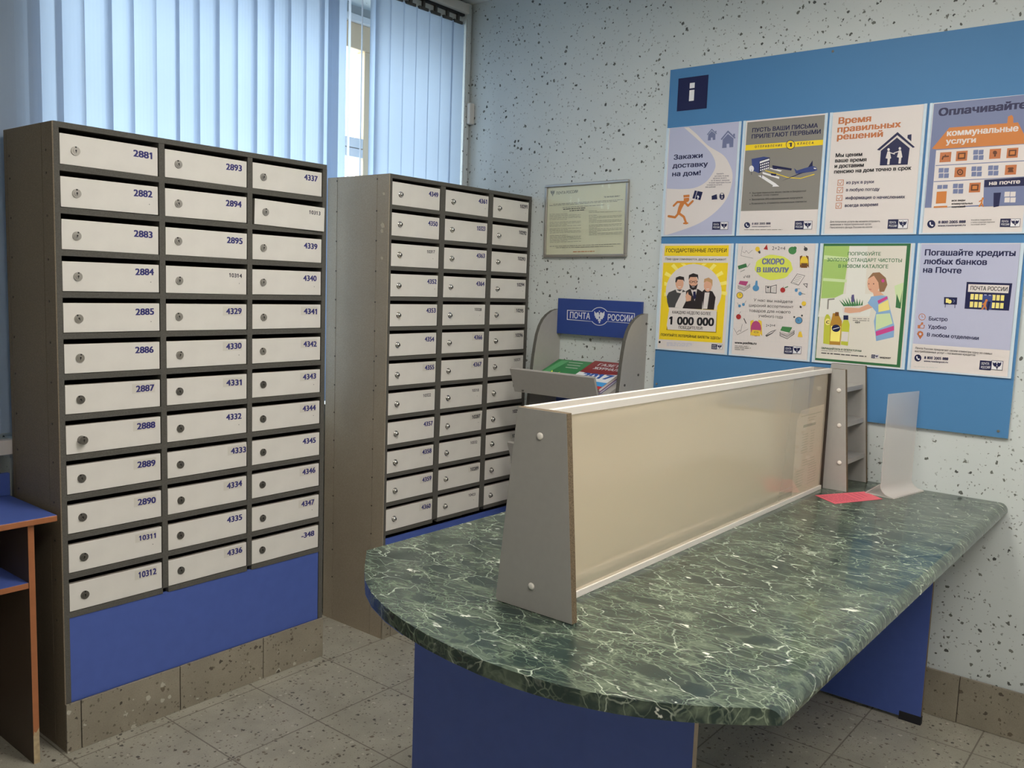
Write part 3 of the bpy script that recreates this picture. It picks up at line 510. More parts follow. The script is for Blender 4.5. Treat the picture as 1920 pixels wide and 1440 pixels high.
  ('orange',[65.1,341.9,231.6,341.7,231.9,362.0,241.8,365.9,246.7,359.0,248.3,341.3,261.3,341.8,295.9,275.2,29.3,275.6,17.8,278.0]),
  ('paper', 'коммунальные', 59.4, 315.5, 204.8, 19.1, 0.04, -0.001),
  ('paper', 'услуги', 58.4, 290.4, 88.8, 17.4, 0.04, -0.015),
  ('paper',[31.2,272.1,296.0,273.6,309.0,94.9,32.0,86.8]),
  ('slate',[33.7,224.0,33.7,221.4,300.5,221.8,300.5,224.5]),
  ('slate',[32.1,172.4,32.2,169.7,304.9,172.6,304.8,175.2]),
  ('dkorange',[44.3,232.3,78.1,232.3,78.1,264.1,44.3,264.1]),
  ('brown',[50.3,243.2,54.7,242.1,56.6,249.7,52.2,250.8]),
  ('brown',[54.4,252.5,54.4,248.0,69.6,248.1,69.6,252.6]),
  ('brown',[54.8,242.6,54.4,243.8,53.6,244.6,52.5,244.9,51.4,244.6,50.5,243.8,50.2,242.6,50.5,241.5,51.4,240.7,52.5,240.4,53.6,240.7,54.4,241.5]),
  ('brown',[56.7,250.3,56.4,251.4,55.5,252.2,54.4,252.5,53.3,252.2,52.5,251.4,52.1,250.3,52.5,249.1,53.3,248.3,54.4,248.0,55.5,248.3,56.4,249.1]),
  ('brown',[71.9,250.3,71.6,251.5,70.8,252.3,69.6,252.6,68.5,252.3,67.7,251.5,67.4,250.3,67.7,249.2,68.5,248.4,69.6,248.1,70.8,248.4,71.6,249.2]),
  ('brown',[58.8,250.7,62.6,251.0,62.2,255.1,58.5,254.8]),
  ('brown',[62.6,250.9,62.3,251.8,61.7,252.5,60.7,252.8,59.8,252.5,59.1,251.8,58.8,250.9,59.1,250.0,59.8,249.3,60.7,249.0,61.7,249.3,62.3,250.0]),
  ('brown',[62.3,255.0,62.0,255.9,61.3,256.6,60.4,256.8,59.4,256.6,58.7,255.9,58.5,255.0,58.7,254.0,59.4,253.3,60.4,253.1,61.3,253.3,62.0,254.0]),
  ('dkorange',[92.9,233.5,126.1,233.5,126.1,264.9,92.9,264.9]),
  ('brown',[98.4,239.2,120.6,239.2,120.6,259.2,98.4,259.2]),
  ('orange',[102.5,244.1,116.5,244.1,116.5,255.0,102.5,255.0]),
  ('slate',[142.7,251.0,156.6,251.0,156.6,265.6,142.7,265.6]),
  ('slate',[144.1,234.3,158.0,234.3,158.0,248.8,144.1,248.8]),
  ('slate',[158.2,250.1,172.0,250.1,172.0,264.6,158.2,264.6]),
  ('slate',[159.7,233.3,173.5,233.3,173.5,247.8,159.7,247.8]),
  ('dkorange',[189.7,234.3,221.5,234.3,221.5,265.1,189.7,265.1]),
  ('brown',[211.1,252.6,210.7,249.8,209.3,247.6,207.0,246.5,204.3,246.7,201.8,248.1,199.9,250.5,199.1,253.4,199.4,256.2,200.9,258.3,203.2,259.5,205.9,259.3,208.4,257.9,210.2,255.5]),
  ('brown',[203.3,241.0,208.5,241.0,208.5,246.6,203.3,246.6]),
  ('dkorange',[238.4,234.0,269.6,234.0,269.6,264.4,238.4,264.4]),
  ('brown',[243.5,239.5,264.5,239.5,264.5,258.9,243.5,258.9]),
  ('orange',[247.4,244.2,260.6,244.2,260.6,254.8,247.4,254.8]),
  ('slate',[44.3,199.2,58.8,199.2,58.8,214.0,44.3,214.0]),
  ('slate',[45.8,182.0,60.2,182.0,60.2,196.7,45.8,196.7]),
  ('slate',[60.6,198.4,74.9,198.4,74.9,213.1,60.6,213.1]),
  ('slate',[62.0,181.2,76.4,181.2,76.4,195.9,62.0,195.9]),
  ('dkorange',[92.9,182.2,126.1,182.2,126.1,213.4,92.9,213.4]),
  ('brown',[118.6,197.3,118.1,192.9,115.8,189.6,112.2,187.8,108.0,188.0,104.0,190.1,101.1,193.8,99.8,198.2,100.4,202.6,102.7,205.9,106.3,207.7,110.5,207.5,114.4,205.3,117.3,201.7]),
  ('dkorange',[114.9,197.5,114.5,194.9,113.2,192.8,111.0,191.8,108.5,191.9,106.1,193.2,104.4,195.4,103.6,198.0,103.9,200.6,105.3,202.7,107.5,203.7,110.0,203.6,112.4,202.3,114.1,200.1]),
  ('brown',[111.7,197.6,111.2,195.8,109.5,195.1,107.6,195.9,106.7,197.9,107.3,199.7,109.0,200.4,110.8,199.6]),
  ('slate',[141.9,199.2,155.8,199.2,155.8,213.7,141.9,213.7]),
  ('slate',[143.4,182.3,157.3,182.3,157.3,196.8,143.4,196.8]),
  ('slate',[157.5,198.4,171.3,198.4,171.3,212.8,157.5,212.8]),
  ('slate',[158.9,181.6,172.8,181.6,172.8,196.0,158.9,196.0]),
  ('slate',[189.9,199.6,203.6,199.6,203.6,214.0,189.9,214.0]),
  ('slate',[191.3,183.0,205.0,183.0,205.0,197.3,191.3,197.3]),
  ('slate',[205.1,198.8,218.7,198.8,218.7,213.1,205.1,213.1]),
  ('slate',[206.6,182.2,220.1,182.2,220.1,196.5,206.6,196.5]),
  ('dkorange',[238.2,182.4,269.5,182.4,269.5,212.6,238.2,212.6]),
  ('brown',[244.5,201.2,247.1,204.9,259.4,204.9,262.6,200.8,259.3,199.1,262.4,189.9,246.0,190.0,248.2,199.0]),
  ('slate',[44.7,146.7,59.2,146.7,59.2,159.2,44.7,159.2]),
  ('slate',[61.4,146.8,75.8,146.8,75.8,159.2,61.4,159.2]),
  ('slate',[91.9,147.1,106.1,147.1,106.1,161.6,91.9,161.6]),
  ('slate',[93.4,130.0,107.6,130.0,107.6,144.5,93.4,144.5]),
  ('slate',[107.9,146.4,122.0,146.4,122.0,160.9,107.9,160.9]),
  ('slate',[109.3,129.4,123.4,129.4,123.4,143.9,109.3,143.9]),
  ('dkorange',[140.2,131.6,172.8,131.6,172.8,162.2,140.2,162.2]),
  ('brown',[145.6,137.1,167.4,137.1,167.4,156.6,145.6,156.6]),
  ('orange',[149.6,141.9,163.4,141.9,163.4,152.5,149.6,152.5]),
  ('orange',[44.6,137.8,74.6,138.7,75.2,100.3,44.5,99.5]),
  ('orange',[39.7,91.1,79.8,91.7,80.2,86.2,38.6,86.0]),
  ('black', 'все виды', 92.0, 104.9, 40.0, 6.1, 0.04, 0.011),
  ('black', 'коммунальных', 92.8, 94.7, 62.3, 6.1, 0.04, -0.002),
  ('black', 'платежей', 93.7, 84.5, 40.0, 6.1, 0.04, 0.015),
  ('slate',[181.6,169.9,305.0,172.3,312.4,88.3,185.8,86.0]),
  ('navy',[183.2,169.9,304.9,172.9,307.3,146.5,183.6,146.7]),
  ('paper', 'на почте', 196.7, 152.8, 86.8, 12.4, 0.04, 0.021),
  ('navy',[212.3,128.1,233.1,128.3,230.9,85.8,215.6,82.9]),
  ('paper',[243.3,115.0,257.9,115.0,257.9,130.2,243.3,130.2]),
  ('paper',[244.9,97.0,259.5,97.0,259.5,112.2,244.9,112.2]),
  ('paper',[259.5,114.5,274.0,114.5,274.0,129.6,259.5,129.6]),
  ('paper',[261.1,96.5,275.6,96.5,275.6,111.7,261.1,111.7]),
  ('orange',[186.1,111.2,185.7,108.9,184.3,107.5,182.4,107.6,180.8,109.1,180.0,111.4,180.4,113.7,181.8,115.1,183.7,115.1,185.3,113.6]),
  ('orange',[183.2,106.9,178.7,107.2,178.1,97.3,182.6,97.0]),
  ('orange',[182.3,96.1,178.3,98.2,173.1,88.4,177.1,86.3]),
  ('orange',[183.2,107.1,182.9,108.2,182.1,109.0,181.0,109.3,179.9,109.0,179.0,108.2,178.7,107.1,179.0,105.9,179.9,105.1,181.0,104.8,182.1,105.1,182.9,105.9]),
  ('orange',[182.6,97.1,182.3,98.3,181.4,99.1,180.3,99.4,179.2,99.1,178.4,98.3,178.1,97.1,178.4,96.0,179.2,95.2,180.3,94.9,181.4,95.2,182.3,96.0]),
  ('orange',[177.3,87.3,177.0,88.4,176.2,89.3,175.1,89.6,173.9,89.3,173.1,88.4,172.8,87.3,173.1,86.2,173.9,85.4,175.1,85.1,176.2,85.4,177.0,86.2]),
  ('orange',[181.9,99.0,178.5,97.3,184.1,86.2,187.4,87.9]),
  ('orange',[182.1,98.1,181.9,99.1,181.2,99.8,180.2,100.0,179.3,99.8,178.6,99.1,178.4,98.1,178.6,97.2,179.3,96.5,180.2,96.3,181.2,96.5,181.9,97.2]),
  ('orange',[187.6,87.0,187.4,88.0,186.7,88.6,185.7,88.9,184.8,88.6,184.1,88.0,183.9,87.0,184.1,86.1,184.8,85.4,185.7,85.1,186.7,85.4,187.4,86.1]),
  ('orange',[181.4,105.7,179.4,108.5,172.8,103.7,174.8,101.0]),
  ('orange',[182.1,107.1,181.8,107.9,181.2,108.6,180.4,108.8,179.5,108.6,178.9,107.9,178.7,107.1,178.9,106.3,179.5,105.6,180.4,105.4,181.2,105.6,181.8,106.3]),
  ('orange',[175.5,102.3,175.3,103.2,174.6,103.8,173.8,104.0,172.9,103.8,172.3,103.2,172.1,102.3,172.3,101.5,172.9,100.9,173.8,100.6,174.6,100.9,175.3,101.5]),
  ('navy',[48.8,32.9,48.5,28.9,47.1,25.2,44.6,22.4,41.3,20.6,37.5,20.0,33.7,20.7,30.1,22.6,27.1,25.5,25.0,29.2,24.1,33.3,24.3,37.3,25.8,41.0,28.3,43.8,31.6,45.6,35.4,46.2,39.2,45.5,42.8,43.6,45.8,40.6,47.8,36.9]),
  ('white',[30.4,39.1,33.4,40.3,35.6,35.7,33.9,33.8,38.0,29.8,40.3,31.7,43.6,29.1,42.0,25.8,38.3,25.9,31.6,31.8]),
  ('navy', '8 800 2005 888', 57.3, 34.8, 82.2, 8.8, 0.03, 0.009),
  ('navy', 'www.russianpost.ru', 56.5, 25.2, 83.8, 6.1, 0.02, 0.01),
  ('dkgray', 'Узнайте подробнее', 154.4, 42.3, 59.3, 4.0, 0.008, 0.004),
  ('dkgray', 'у любого оператора отделения', 155.0, 34.9, 68.4, 4.0, 0.008, 0.003),
  ('dkgray', 'почтовой связи', 155.7, 27.6, 42.7, 4.0, 0.008, 0.017),
  ('navy',[238.8,21.0,267.0,21.0,267.0,46.8,238.8,46.8]),
  ('navy',[266.9,20.6,294.8,20.6,294.8,46.2,266.9,46.2]),
  ('white',[268.1,21.8,293.6,21.8,293.6,45.0,268.1,45.0]),
  ('white', 'ПОЧТА', 242.9, 35.3, 19.0, 6.3, 0.01, -0.017),
  ('white', 'РОССИИ', 242.7, 25.9, 21.8, 6.3, 0.01, -0.014),
  ('navy',[279.9,34.8,278.3,38.2,275.4,40.6,273.8,38.7,269.6,42.6,270.5,35.5,272.2,34.5,271.8,32.6,274.0,32.1,274.8,29.7,276.8,30.6,278.0,29.2,280.3,30.6]),
  ('navy',[280.3,35.8,279.0,40.0,277.2,40.8,275.9,39.3,277.4,39.3,277.9,38.2,278.8,35.3]),
  ('navy',[280.6,30.6,278.1,28.3,279.1,26.4,280.3,27.7]),
  ('navy',[281.6,34.8,282.6,38.1,285.1,40.4,287.0,38.5,290.5,42.2,290.8,35.1,289.3,34.2,290.0,32.3,287.9,31.9,287.6,29.5,285.4,30.5,284.5,29.1,282.0,30.6]),
  ('navy',[281.0,35.8,281.6,40.0,283.2,40.7,284.8,39.2,283.3,39.2,283.0,38.1,282.6,35.3]),
  ('navy',[281.7,30.6,284.5,28.2,283.8,26.3,282.4,27.7]),
  ('navy',[279.2,35.8,282.2,35.7,282.9,30.1,282.3,27.2,283.2,23.9,280.2,24.0,280.6,27.3,279.5,30.1]),
  ('navy',[279.1,41.2,278.8,42.9,279.7,42.1,280.0,43.3,280.5,42.1,281.3,42.8,281.3,41.1]),
  ('white',[282.0,32.4,281.9,31.3,281.4,30.7,280.8,30.7,280.2,31.4,279.9,32.5,280.0,33.6,280.5,34.3,281.1,34.2,281.7,33.5]),
 ]),
 'p5':(-1.08,1.172,[
  ('paper',[4.1,29.6,318.2,29.6,318.2,425.4,4.1,425.4]),
  ('yellow',[20.4,417.7,295.7,419.5,296.6,377.5,18.5,377.4]),
  ('black', 'ГОСУДАРСТВЕННЫЕ ЛОТЕРЕИ', 26.3, 392.1, 261.2, 14.2, 0.02, 0.004),
  ('black', 'Пока одни сомневаются, другие выигрывают!', 24.8, 361.0, 262.9, 9.0, 0.015, 0.003),
  ('yellow',[16.6,350.5,297.0,353.0,293.1,44.7,15.9,41.2]),
  ('ltyellow',[271.1,244.3,299.8,242.6,299.4,228.3,269.7,233.0]),
  ('ltyellow',[50.1,222.8,29.4,215.3,28.5,230.2,46.8,234.3]),
  ('ltyellow',[45.0,256.9,26.7,259.1,25.8,274.1,46.5,268.6]),
  ('ltyellow',[54.0,290.1,24.1,301.4,31.7,314.7,60.2,300.5]),
  ('ltyellow',[75.9,318.2,52.0,337.4,65.0,347.2,85.9,326.1]),
  ('ltyellow',[107.8,337.8,94.0,347.6,110.5,347.8,120.4,342.1]),
  ('ltyellow',[145.6,346.6,143.2,348.2,160.5,348.4,159.2,347.0]),
  ('ltyellow',[184.7,343.8,192.8,348.8,208.8,349.0,197.6,340.2]),
  ('ltyellow',[220.3,329.9,236.9,349.3,250.3,342.6,231.0,322.8]),
  ('ltyellow',[248.5,306.7,272.5,322.0,281.8,309.7,255.9,297.1]),
  ('ltyellow',[266.1,277.0,294.7,284.2,297.9,270.1,269.2,265.9]),
  ('paper',[58.2,176.9,46.8,193.9,39.0,212.3,35.1,231.6,35.1,251.2,39.2,270.3,47.1,288.4,58.6,304.8,73.2,319.0,90.5,330.5,109.8,339.1,130.5,344.4,152.0,346.4,173.5,345.0,194.4,340.3,214.0,332.4,231.8,321.7,247.3,308.5,259.9,293.2,269.4,276.3,275.5,258.2,277.9,239.6,276.7,220.9,271.8,202.7,263.4,185.7,264.4,171.8,49.9,167.9]),
  ('dkgray',[40.4,215.9,48.1,231.7,77.7,244.1,109.9,245.1,131.8,234.4,127.3,173.3,51.9,171.9,44.0,192.9]),
  ('skin',[112.6,270.0,112.2,262.3,110.1,255.4,106.5,249.8,101.7,246.1,96.2,244.7,90.6,245.8,85.3,249.1,81.0,254.5,78.0,261.4,76.6,269.0,77.0,276.7,79.1,283.7,82.8,289.3,87.6,292.9,93.1,294.3,98.7,293.2,103.9,289.8,108.2,284.4,111.2,277.6]),
  ('hair',[75.4,274.7,76.9,292.0,93.7,298.1,113.1,294.7,115.6,275.8,109.6,283.2,86.0,284.6,79.1,271.0]),
  ('paper',[77.6,246.1,97.6,237.1,111.9,247.1,106.6,229.8,84.9,232.9]),
  ('hair',[196.4,240.3,206.1,250.0,239.4,241.7,253.9,219.8,250.2,171.2,203.0,170.9]),
  ('paper',[206.9,236.9,227.4,237.5,221.4,173.6,202.9,172.8]),
  ('skin',[235.5,263.9,235.1,256.7,233.1,250.2,229.6,245.0,225.1,241.6,219.9,240.3,214.5,241.2,209.4,244.4,205.3,249.4,202.4,255.8,201.1,262.9,201.4,270.1,203.5,276.6,207.0,281.9,211.6,285.3,216.8,286.5,222.2,285.5,227.2,282.4,231.3,277.3,234.2,271.0]),
  ('blond',[200.3,274.1,201.4,289.1,219.5,295.2,236.4,286.2,238.1,260.2,231.1,274.9,212.2,281.9]),
  ('hair',[123.1,237.9,139.4,247.9,177.1,249.1,200.7,236.7,198.9,170.7,114.6,170.8]),
  ('paper',[145.9,246.2,173.1,247.1,165.6,201.5]),
  ('navy',[156.8,239.0,167.3,239.3,170.9,216.8,163.9,207.1,157.5,216.3]),
  ('skin',[173.6,277.2,173.2,268.8,171.0,261.2,167.1,255.1,162.0,251.1,156.2,249.6,150.1,250.7,144.5,254.4,139.8,260.3,136.6,267.9,135.1,276.2,135.5,284.7,137.7,292.3,141.6,298.4,146.8,302.4,152.6,303.9,158.7,302.7,164.3,298.9,168.9,293.0,172.1,285.6]),
  ('hair',[133.7,283.8,133.8,302.7,152.2,310.6,173.4,305.4,177.0,282.9,169.9,295.9,140.6,295.3]),
  ('hair',[137.2,268.7,141.3,251.8,156.5,243.5,170.7,250.8,174.9,269.7,165.8,261.9,147.0,261.4]),
  ('black',[137.5,278.9,137.5,276.8,175.2,277.7,175.1,279.8]),
  ('black',[152.7,276.7,151.5,274.0,147.8,272.3,143.1,272.1,139.2,273.7,137.6,276.3,138.9,279.0,142.6,280.8,147.2,280.9,151.1,279.3]),
  ('skin',[150.6,276.6,149.7,274.8,147.0,273.7,143.7,273.6,140.9,274.6,139.7,276.4,140.6,278.2,143.3,279.3,146.7,279.4,149.5,278.4]),
  ('black',[171.9,277.2,170.7,274.5,167.0,272.8,162.4,272.6,158.5,274.2,156.9,276.8,158.2,279.5,161.8,281.2,166.5,281.3,170.3,279.8]),
  ('skin',[169.9,277.1,168.9,275.3,166.3,274.2,162.9,274.1,160.2,275.1,159.0,276.9,159.9,278.6,162.6,279.8,165.9,279.9,168.7,278.9]),
  ('white',[89.7,257.0,89.3,255.0,95.4,253.6,95.8,255.6]),
  ('white',[95.3,255.6,95.9,253.6,101.8,255.3,101.2,257.3]),
  ('white',[150.0,258.7,149.5,256.7,155.5,255.4,155.9,257.4]),
  ('white',[155.4,257.4,156.0,255.4,161.8,257.1,161.2,259.0]),
  ('white',[213.6,252.3,213.1,250.3,219.0,249.0,219.4,251.0]),
  ('white',[218.9,251.0,219.5,249.0,225.1,250.7,224.5,252.6]),
  ('paper',[83.5,186.7,106.3,233.6,125.2,238.0,127.7,200.0,114.5,172.7,80.1,173.1]),
  ('skin',[123.5,218.9,133.7,238.3,137.4,227.0,149.7,219.8,148.7,202.7,129.9,198.2]),
  ('dkyellow',[54.4,166.2,264.9,164.4,266.3,82.2,46.6,80.3,48.1,92.1]),
  ('paper',[55.1,169.3,262.5,169.9,262.8,86.5,53.1,82.7,47.6,99.9]),
  ('black', 'КАЖДУЮ НЕДЕЛЮ БОЛЕЕ', 69.5, 148.3, 168.6, 11.4, 0.02, 0.01),
  ('black', '1 000 000', 57.4, 104.3, 197.0, 32.7, 0.04, 0.021),
  ('black', 'ПОБЕДИТЕЛЕЙ!', 101.8, 89.4, 105.6, 11.4, 0.02, 0.012),
  ('black', 'ПОКУПАЙТЕ ЛОТЕРЕЙНЫЕ БИЛЕТЫ ЗДЕСЬ!', 23.9, 55.5, 261.1, 9.9, 0.02, 0.009),
  ('black',[24.6,30.0,23.8,27.0,21.5,25.0,18.5,24.8,15.9,26.5,14.8,29.4,15.6,32.4,17.9,34.5,20.9,34.7,23.4,33.0]),
  ('lilac',[52.1,28.0,79.3,29.2,79.3,31.1,52.1,30.0]),
  ('lilac',[83.6,29.4,97.0,29.9,97.0,31.9,83.6,31.3]),
  ('lilac',[100.1,30.1,114.2,30.7,114.2,32.6,100.1,32.0]),
  ('lilac',[117.9,30.8,137.2,31.6,137.2,33.5,117.9,32.7]),
  ('lilac',[140.4,31.8,165.0,32.8,165.0,34.7,140.4,33.7]),
  ('lilac',[168.7,33.0,170.2,33.0,170.2,34.9,168.7,34.9]),
  ('lilac',[52.4,22.6,64.2,23.1,64.2,25.0,52.4,24.5]),
  ('lilac',[67.5,23.2,81.1,23.8,81.1,25.8,67.5,25.2]),
  ('lilac',[84.4,24.0,105.4,24.9,105.4,26.8,84.4,25.9]),
  ('lilac',[109.5,25.0,125.1,25.7,125.1,27.6,109.5,27.0]),
  ('lilac',[127.9,25.8,137.5,26.3,137.5,28.2,127.9,27.8]),
  ('lilac',[140.3,26.4,150.9,26.8,150.9,28.8,140.3,28.3]),
  ('lilac',[154.4,27.0,166.3,27.5,166.3,29.4,154.4,28.9]),
  ('lilac',[52.8,17.1,64.0,17.6,64.0,19.6,52.8,19.1]),
  ('lilac',[67.5,17.8,93.1,18.9,93.1,20.9,67.5,19.7]),
  ('lilac',[96.9,19.1,105.1,19.4,105.1,21.4,96.9,21.0]),
  ('lilac',[108.0,19.6,116.1,19.9,116.1,21.9,108.0,21.5]),
  ('lilac',[118.8,20.0,134.9,20.8,134.9,22.7,118.8,22.0]),
  ('lilac',[138.3,20.9,147.0,21.3,147.0,23.2,138.3,22.8]),
  ('lilac',[150.9,21.5,154.0,21.6,154.0,23.5,150.9,23.4]),
  ('navy',[249.7,18.1,272.5,18.1,272.5,37.9,249.7,37.9]),
  ('navy',[272.9,19.8,295.6,19.8,295.6,39.5,272.9,39.5]),
  ('white',[273.8,20.5,294.6,20.5,294.6,38.7,273.8,38.7]),
  ('white', 'ПОЧТА', 252.9, 28.4, 15.7, 5.3, 0.01, 0.071),
  ('white', 'РОССИИ', 252.6, 20.5, 18.0, 5.3, 0.01, 0.073),
  ('navy',[283.5,30.8,282.2,33.5,279.9,35.3,278.5,33.6,275.0,36.6,275.7,30.6,277.1,29.9,276.8,28.3,278.6,28.0,279.1,26.0,280.9,27.0,281.8,25.8,283.7,27.2]),
  ('navy',[283.9,31.6,282.8,35.1,281.4,35.7,280.2,34.3,281.4,34.4,281.9,33.5,282.5,31.1]),
  ('navy',[284.0,27.2,281.9,25.0,282.7,23.5,283.7,24.8]),
  ('navy',[284.9,30.9,285.8,33.7,287.8,35.9,289.4,34.4,292.4,37.8,292.5,31.8,291.3,30.9,291.8,29.4,290.1,28.8,289.8,26.8,288.0,27.5,287.1,26.2,285.1,27.3]),
  ('navy',[284.4,31.6,284.9,35.3,286.3,36.0,287.6,34.8,286.4,34.7,286.1,33.8,285.7,31.3]),
  ('navy',[284.9,27.3,287.2,25.4,286.6,23.8,285.5,24.9]),
  ('navy',[282.9,31.5,285.4,31.7,285.9,26.9,285.3,24.5,286.0,21.7,283.5,21.6,283.9,24.4,283.0,26.7]),
  ('navy',[282.9,36.1,282.7,37.5,283.4,36.9,283.7,38.0,284.1,37.0,284.8,37.7,284.7,36.2]),
  ('white',[285.2,28.9,285.1,27.9,284.7,27.3,284.1,27.3,283.7,27.8,283.4,28.8,283.5,29.7,283.9,30.3,284.5,30.4,285.0,29.8]),
 ]),
 'p6':(-1.405,1.172,[
  ('paper',[-2.1,18.8,327.8,18.8,327.8,424.9,-2.1,424.9]),
  ('ltgray',[2.4,416.0,2.4,415.6,303.4,414.9,303.4,415.3]),
  ('ltgray',[2.6,400.8,2.6,400.4,303.6,399.9,303.6,400.3]),
  ('ltgray',[2.8,385.5,2.8,385.1,303.7,384.8,303.7,385.2]),
  ('ltgray',[3.0,370.3,3.0,369.9,303.9,369.7,303.9,370.1]),
  ('ltgray',[3.2,355.0,3.2,354.6,304.1,354.6,304.1,355.0]),
  ('ltgray',[3.3,339.7,3.3,339.3,304.3,339.5,304.3,339.9]),
  ('ltgray',[3.5,324.4,3.5,324.0,304.5,324.3,304.5,324.8]),
  ('ltgray',[3.7,309.1,3.7,308.7,304.7,309.2,304.7,309.6]),
  ('ltgray',[3.9,293.8,3.9,293.4,304.9,294.0,304.9,294.4]),
  ('ltgray',[4.1,278.4,4.1,278.0,305.0,278.8,305.0,279.3]),
  ('ltgray',[4.3,263.1,4.3,262.6,305.2,263.7,305.2,264.1]),
  ('ltgray',[4.5,247.7,4.5,247.3,305.4,248.4,305.4,248.9]),
  ('ltgray',[4.6,232.3,4.6,231.9,305.6,233.2,305.6,233.6]),
  ('ltgray',[4.8,216.9,4.8,216.5,305.8,218.0,305.8,218.4]),
  ('ltgray',[5.0,201.5,5.0,201.0,306.0,202.7,306.0,203.1]),
  ('ltgray',[5.2,186.0,5.2,185.6,306.2,187.5,306.2,187.9]),
  ('ltgray',[5.4,170.6,5.4,170.2,306.4,172.2,306.4,172.6]),
  ('ltgray',[5.6,155.1,5.6,154.7,306.6,156.9,306.6,157.3]),
  ('ltgray',[5.8,139.6,5.8,139.2,306.7,141.5,306.7,142.0]),
  ('ltgray',[5.9,124.1,5.9,123.7,306.9,126.2,306.9,126.6]),
  ('ltgray',[6.1,108.6,6.1,108.2,307.1,110.9,307.1,111.3]),
  ('ltgray',[6.3,93.1,6.3,92.7,307.3,95.5,307.3,95.9]),
  ('ltgray',[6.5,77.5,6.5,77.1,307.5,80.1,307.5,80.5]),
  ('ltgray',[6.7,62.0,6.7,61.6,307.7,64.7,307.7,65.1]),
  ('ltgray',[7.9,424.1,7.5,424.1,6.2,58.4,6.6,58.4]),
  ('ltgray',[24.3,424.1,23.9,424.1,22.6,59.0,23.0,59.0]),
  ('ltgray',[40.5,424.1,40.1,424.1,38.9,59.5,39.3,59.5]),
  ('ltgray',[56.7,424.1,56.2,424.1,55.0,60.0,55.5,60.0]),
  ('ltgray',[72.7,424.0,72.3,424.0,71.1,60.6,71.6,60.6]),
  ('ltgray',[88.7,424.0,88.2,424.0,87.1,61.1,87.6,61.1]),
  ('ltgray',[104.5,424.0,104.1,424.0,103.0,61.6,103.5,61.6]),
  ('ltgray',[120.3,424.0,119.9,424.0,118.9,62.2,119.3,62.2]),
  ('ltgray',[135.9,423.9,135.5,423.9,134.6,62.7,135.0,62.7]),
  ('ltgray',[151.5,423.9,151.1,423.9,150.2,63.2,150.6,63.2]),
  ('ltgray',[167.0,423.9,166.6,423.9,165.7,63.7,166.1,63.7]),
  ('ltgray',[182.4,423.9,182.0,423.9,181.2,64.2,181.6,64.2]),
  ('ltgray',[197.7,423.8,197.2,423.8,196.5,64.7,196.9,64.7]),
  ('ltgray',[212.9,423.8,212.5,423.8,211.8,65.2,212.2,65.2]),
  ('ltgray',[228.0,423.8,227.6,423.8,226.9,65.7,227.3,65.7]),
  ('ltgray',[243.0,423.8,242.6,423.8,242.0,66.2,242.4,66.2]),
  ('ltgray',[257.9,423.7,257.5,423.7,257.0,66.7,257.4,66.7]),
  ('ltgray',[272.8,423.7,272.4,423.7,271.9,67.2,272.3,67.2]),
  ('ltgray',[287.6,423.7,287.1,423.7,286.7,67.7,287.1,67.7]),
  ('ltgray',[302.2,423.7,301.8,423.7,301.4,68.2,301.8,68.2]),
  ('lime',[225.7,339.2,227.0,330.3,220.8,322.2,214.2,314.1,208.5,306.0,197.8,299.8,184.2,296.7,171.6,294.6,157.8,292.1,143.8,291.3,130.5,294.5,116.0,299.9,104.1,305.2,97.1,311.0,89.0,318.8,81.2,328.0,81.3,337.0,84.2,346.1,84.8,355.4,90.4,363.5,101.8,369.5,112.1,375.1,122.9,380.9,137.0,384.4,151.2,384.1,165.5,381.9,179.7,380.3,190.8,377.6,201.6,371.7,213.5,363.8,219.9,356.0,221.7,348.0]),
  ('grayblue', 'СКОРО', 107.7, 349.9, 86.4, 20.5, 0.06, 0.0),
  ('grayblue', 'В ШКОЛУ', 89.3, 319.9, 124.0, 17.7, 0.06, 0.007),
  ('dkgray',[27.1,415.7,26.1,415.9,21.9,380.4,22.9,380.3]),
  ('dkgray',[22.5,380.9,22.3,379.9,71.2,370.5,71.3,371.5]),
  ('dkgray',[27.4,396.4,26.9,395.5,37.0,390.1,37.5,391.0]),
  ('dkgray',[36.8,390.8,37.7,390.3,42.8,399.4,41.9,399.9]),
  ('dkgray',[42.8,400.0,42.0,399.3,52.4,388.5,53.1,389.2]),
  ('dkgray',[52.4,389.2,53.1,388.5,67.6,401.1,66.9,401.9]),
  ('yellow2',[96.2,405.1,95.6,401.1,93.3,397.9,89.8,396.1,85.7,396.0,82.0,397.8,79.2,401.1,78.0,405.1,78.6,409.1,80.9,412.4,84.5,414.1,88.5,414.1,92.3,412.4,95.0,409.1]),
  ('dkgray',[88.5,396.2,97.7,399.8,100.3,390.2,94.8,388.0]),
  ('red',[122.4,422.9,127.6,402.3,110.5,405.1]),
  ('dkgray', '2+2=4', 143.6, 402.4, 50.4, 13.4, 0, -0.011),
  ('green',[236.3,400.2,235.6,394.9,232.6,390.4,228.0,387.3,222.3,386.2,216.4,387.3,211.2,390.3,207.6,394.8,206.1,400.1,206.8,405.4,209.8,410.0,214.5,413.0,220.2,414.1,226.1,413.0,231.2,410.0,234.8,405.5]),
  ('green2',[236.7,408.9,235.8,405.2,232.7,402.9,228.7,402.9,225.3,405.2,223.8,408.9,224.8,412.5,227.9,414.8,231.9,414.8,235.2,412.5]),
  ('dkgray',[277.1,405.5,276.4,402.0,274.0,399.5,270.6,398.6,267.0,399.5,264.2,402.0,263.0,405.5,263.7,408.9,266.1,411.4,269.5,412.4,273.1,411.4,275.9,408.9]),
  ('dkgray',[265.7,408.5,268.3,409.3,266.0,416.9,263.3,416.1]),
  ('brown2',[250.3,379.5,259.0,383.0,263.0,351.9,253.4,337.9]),
  ('brown2',[282.2,379.7,273.1,383.1,273.7,352.0,287.0,338.4]),
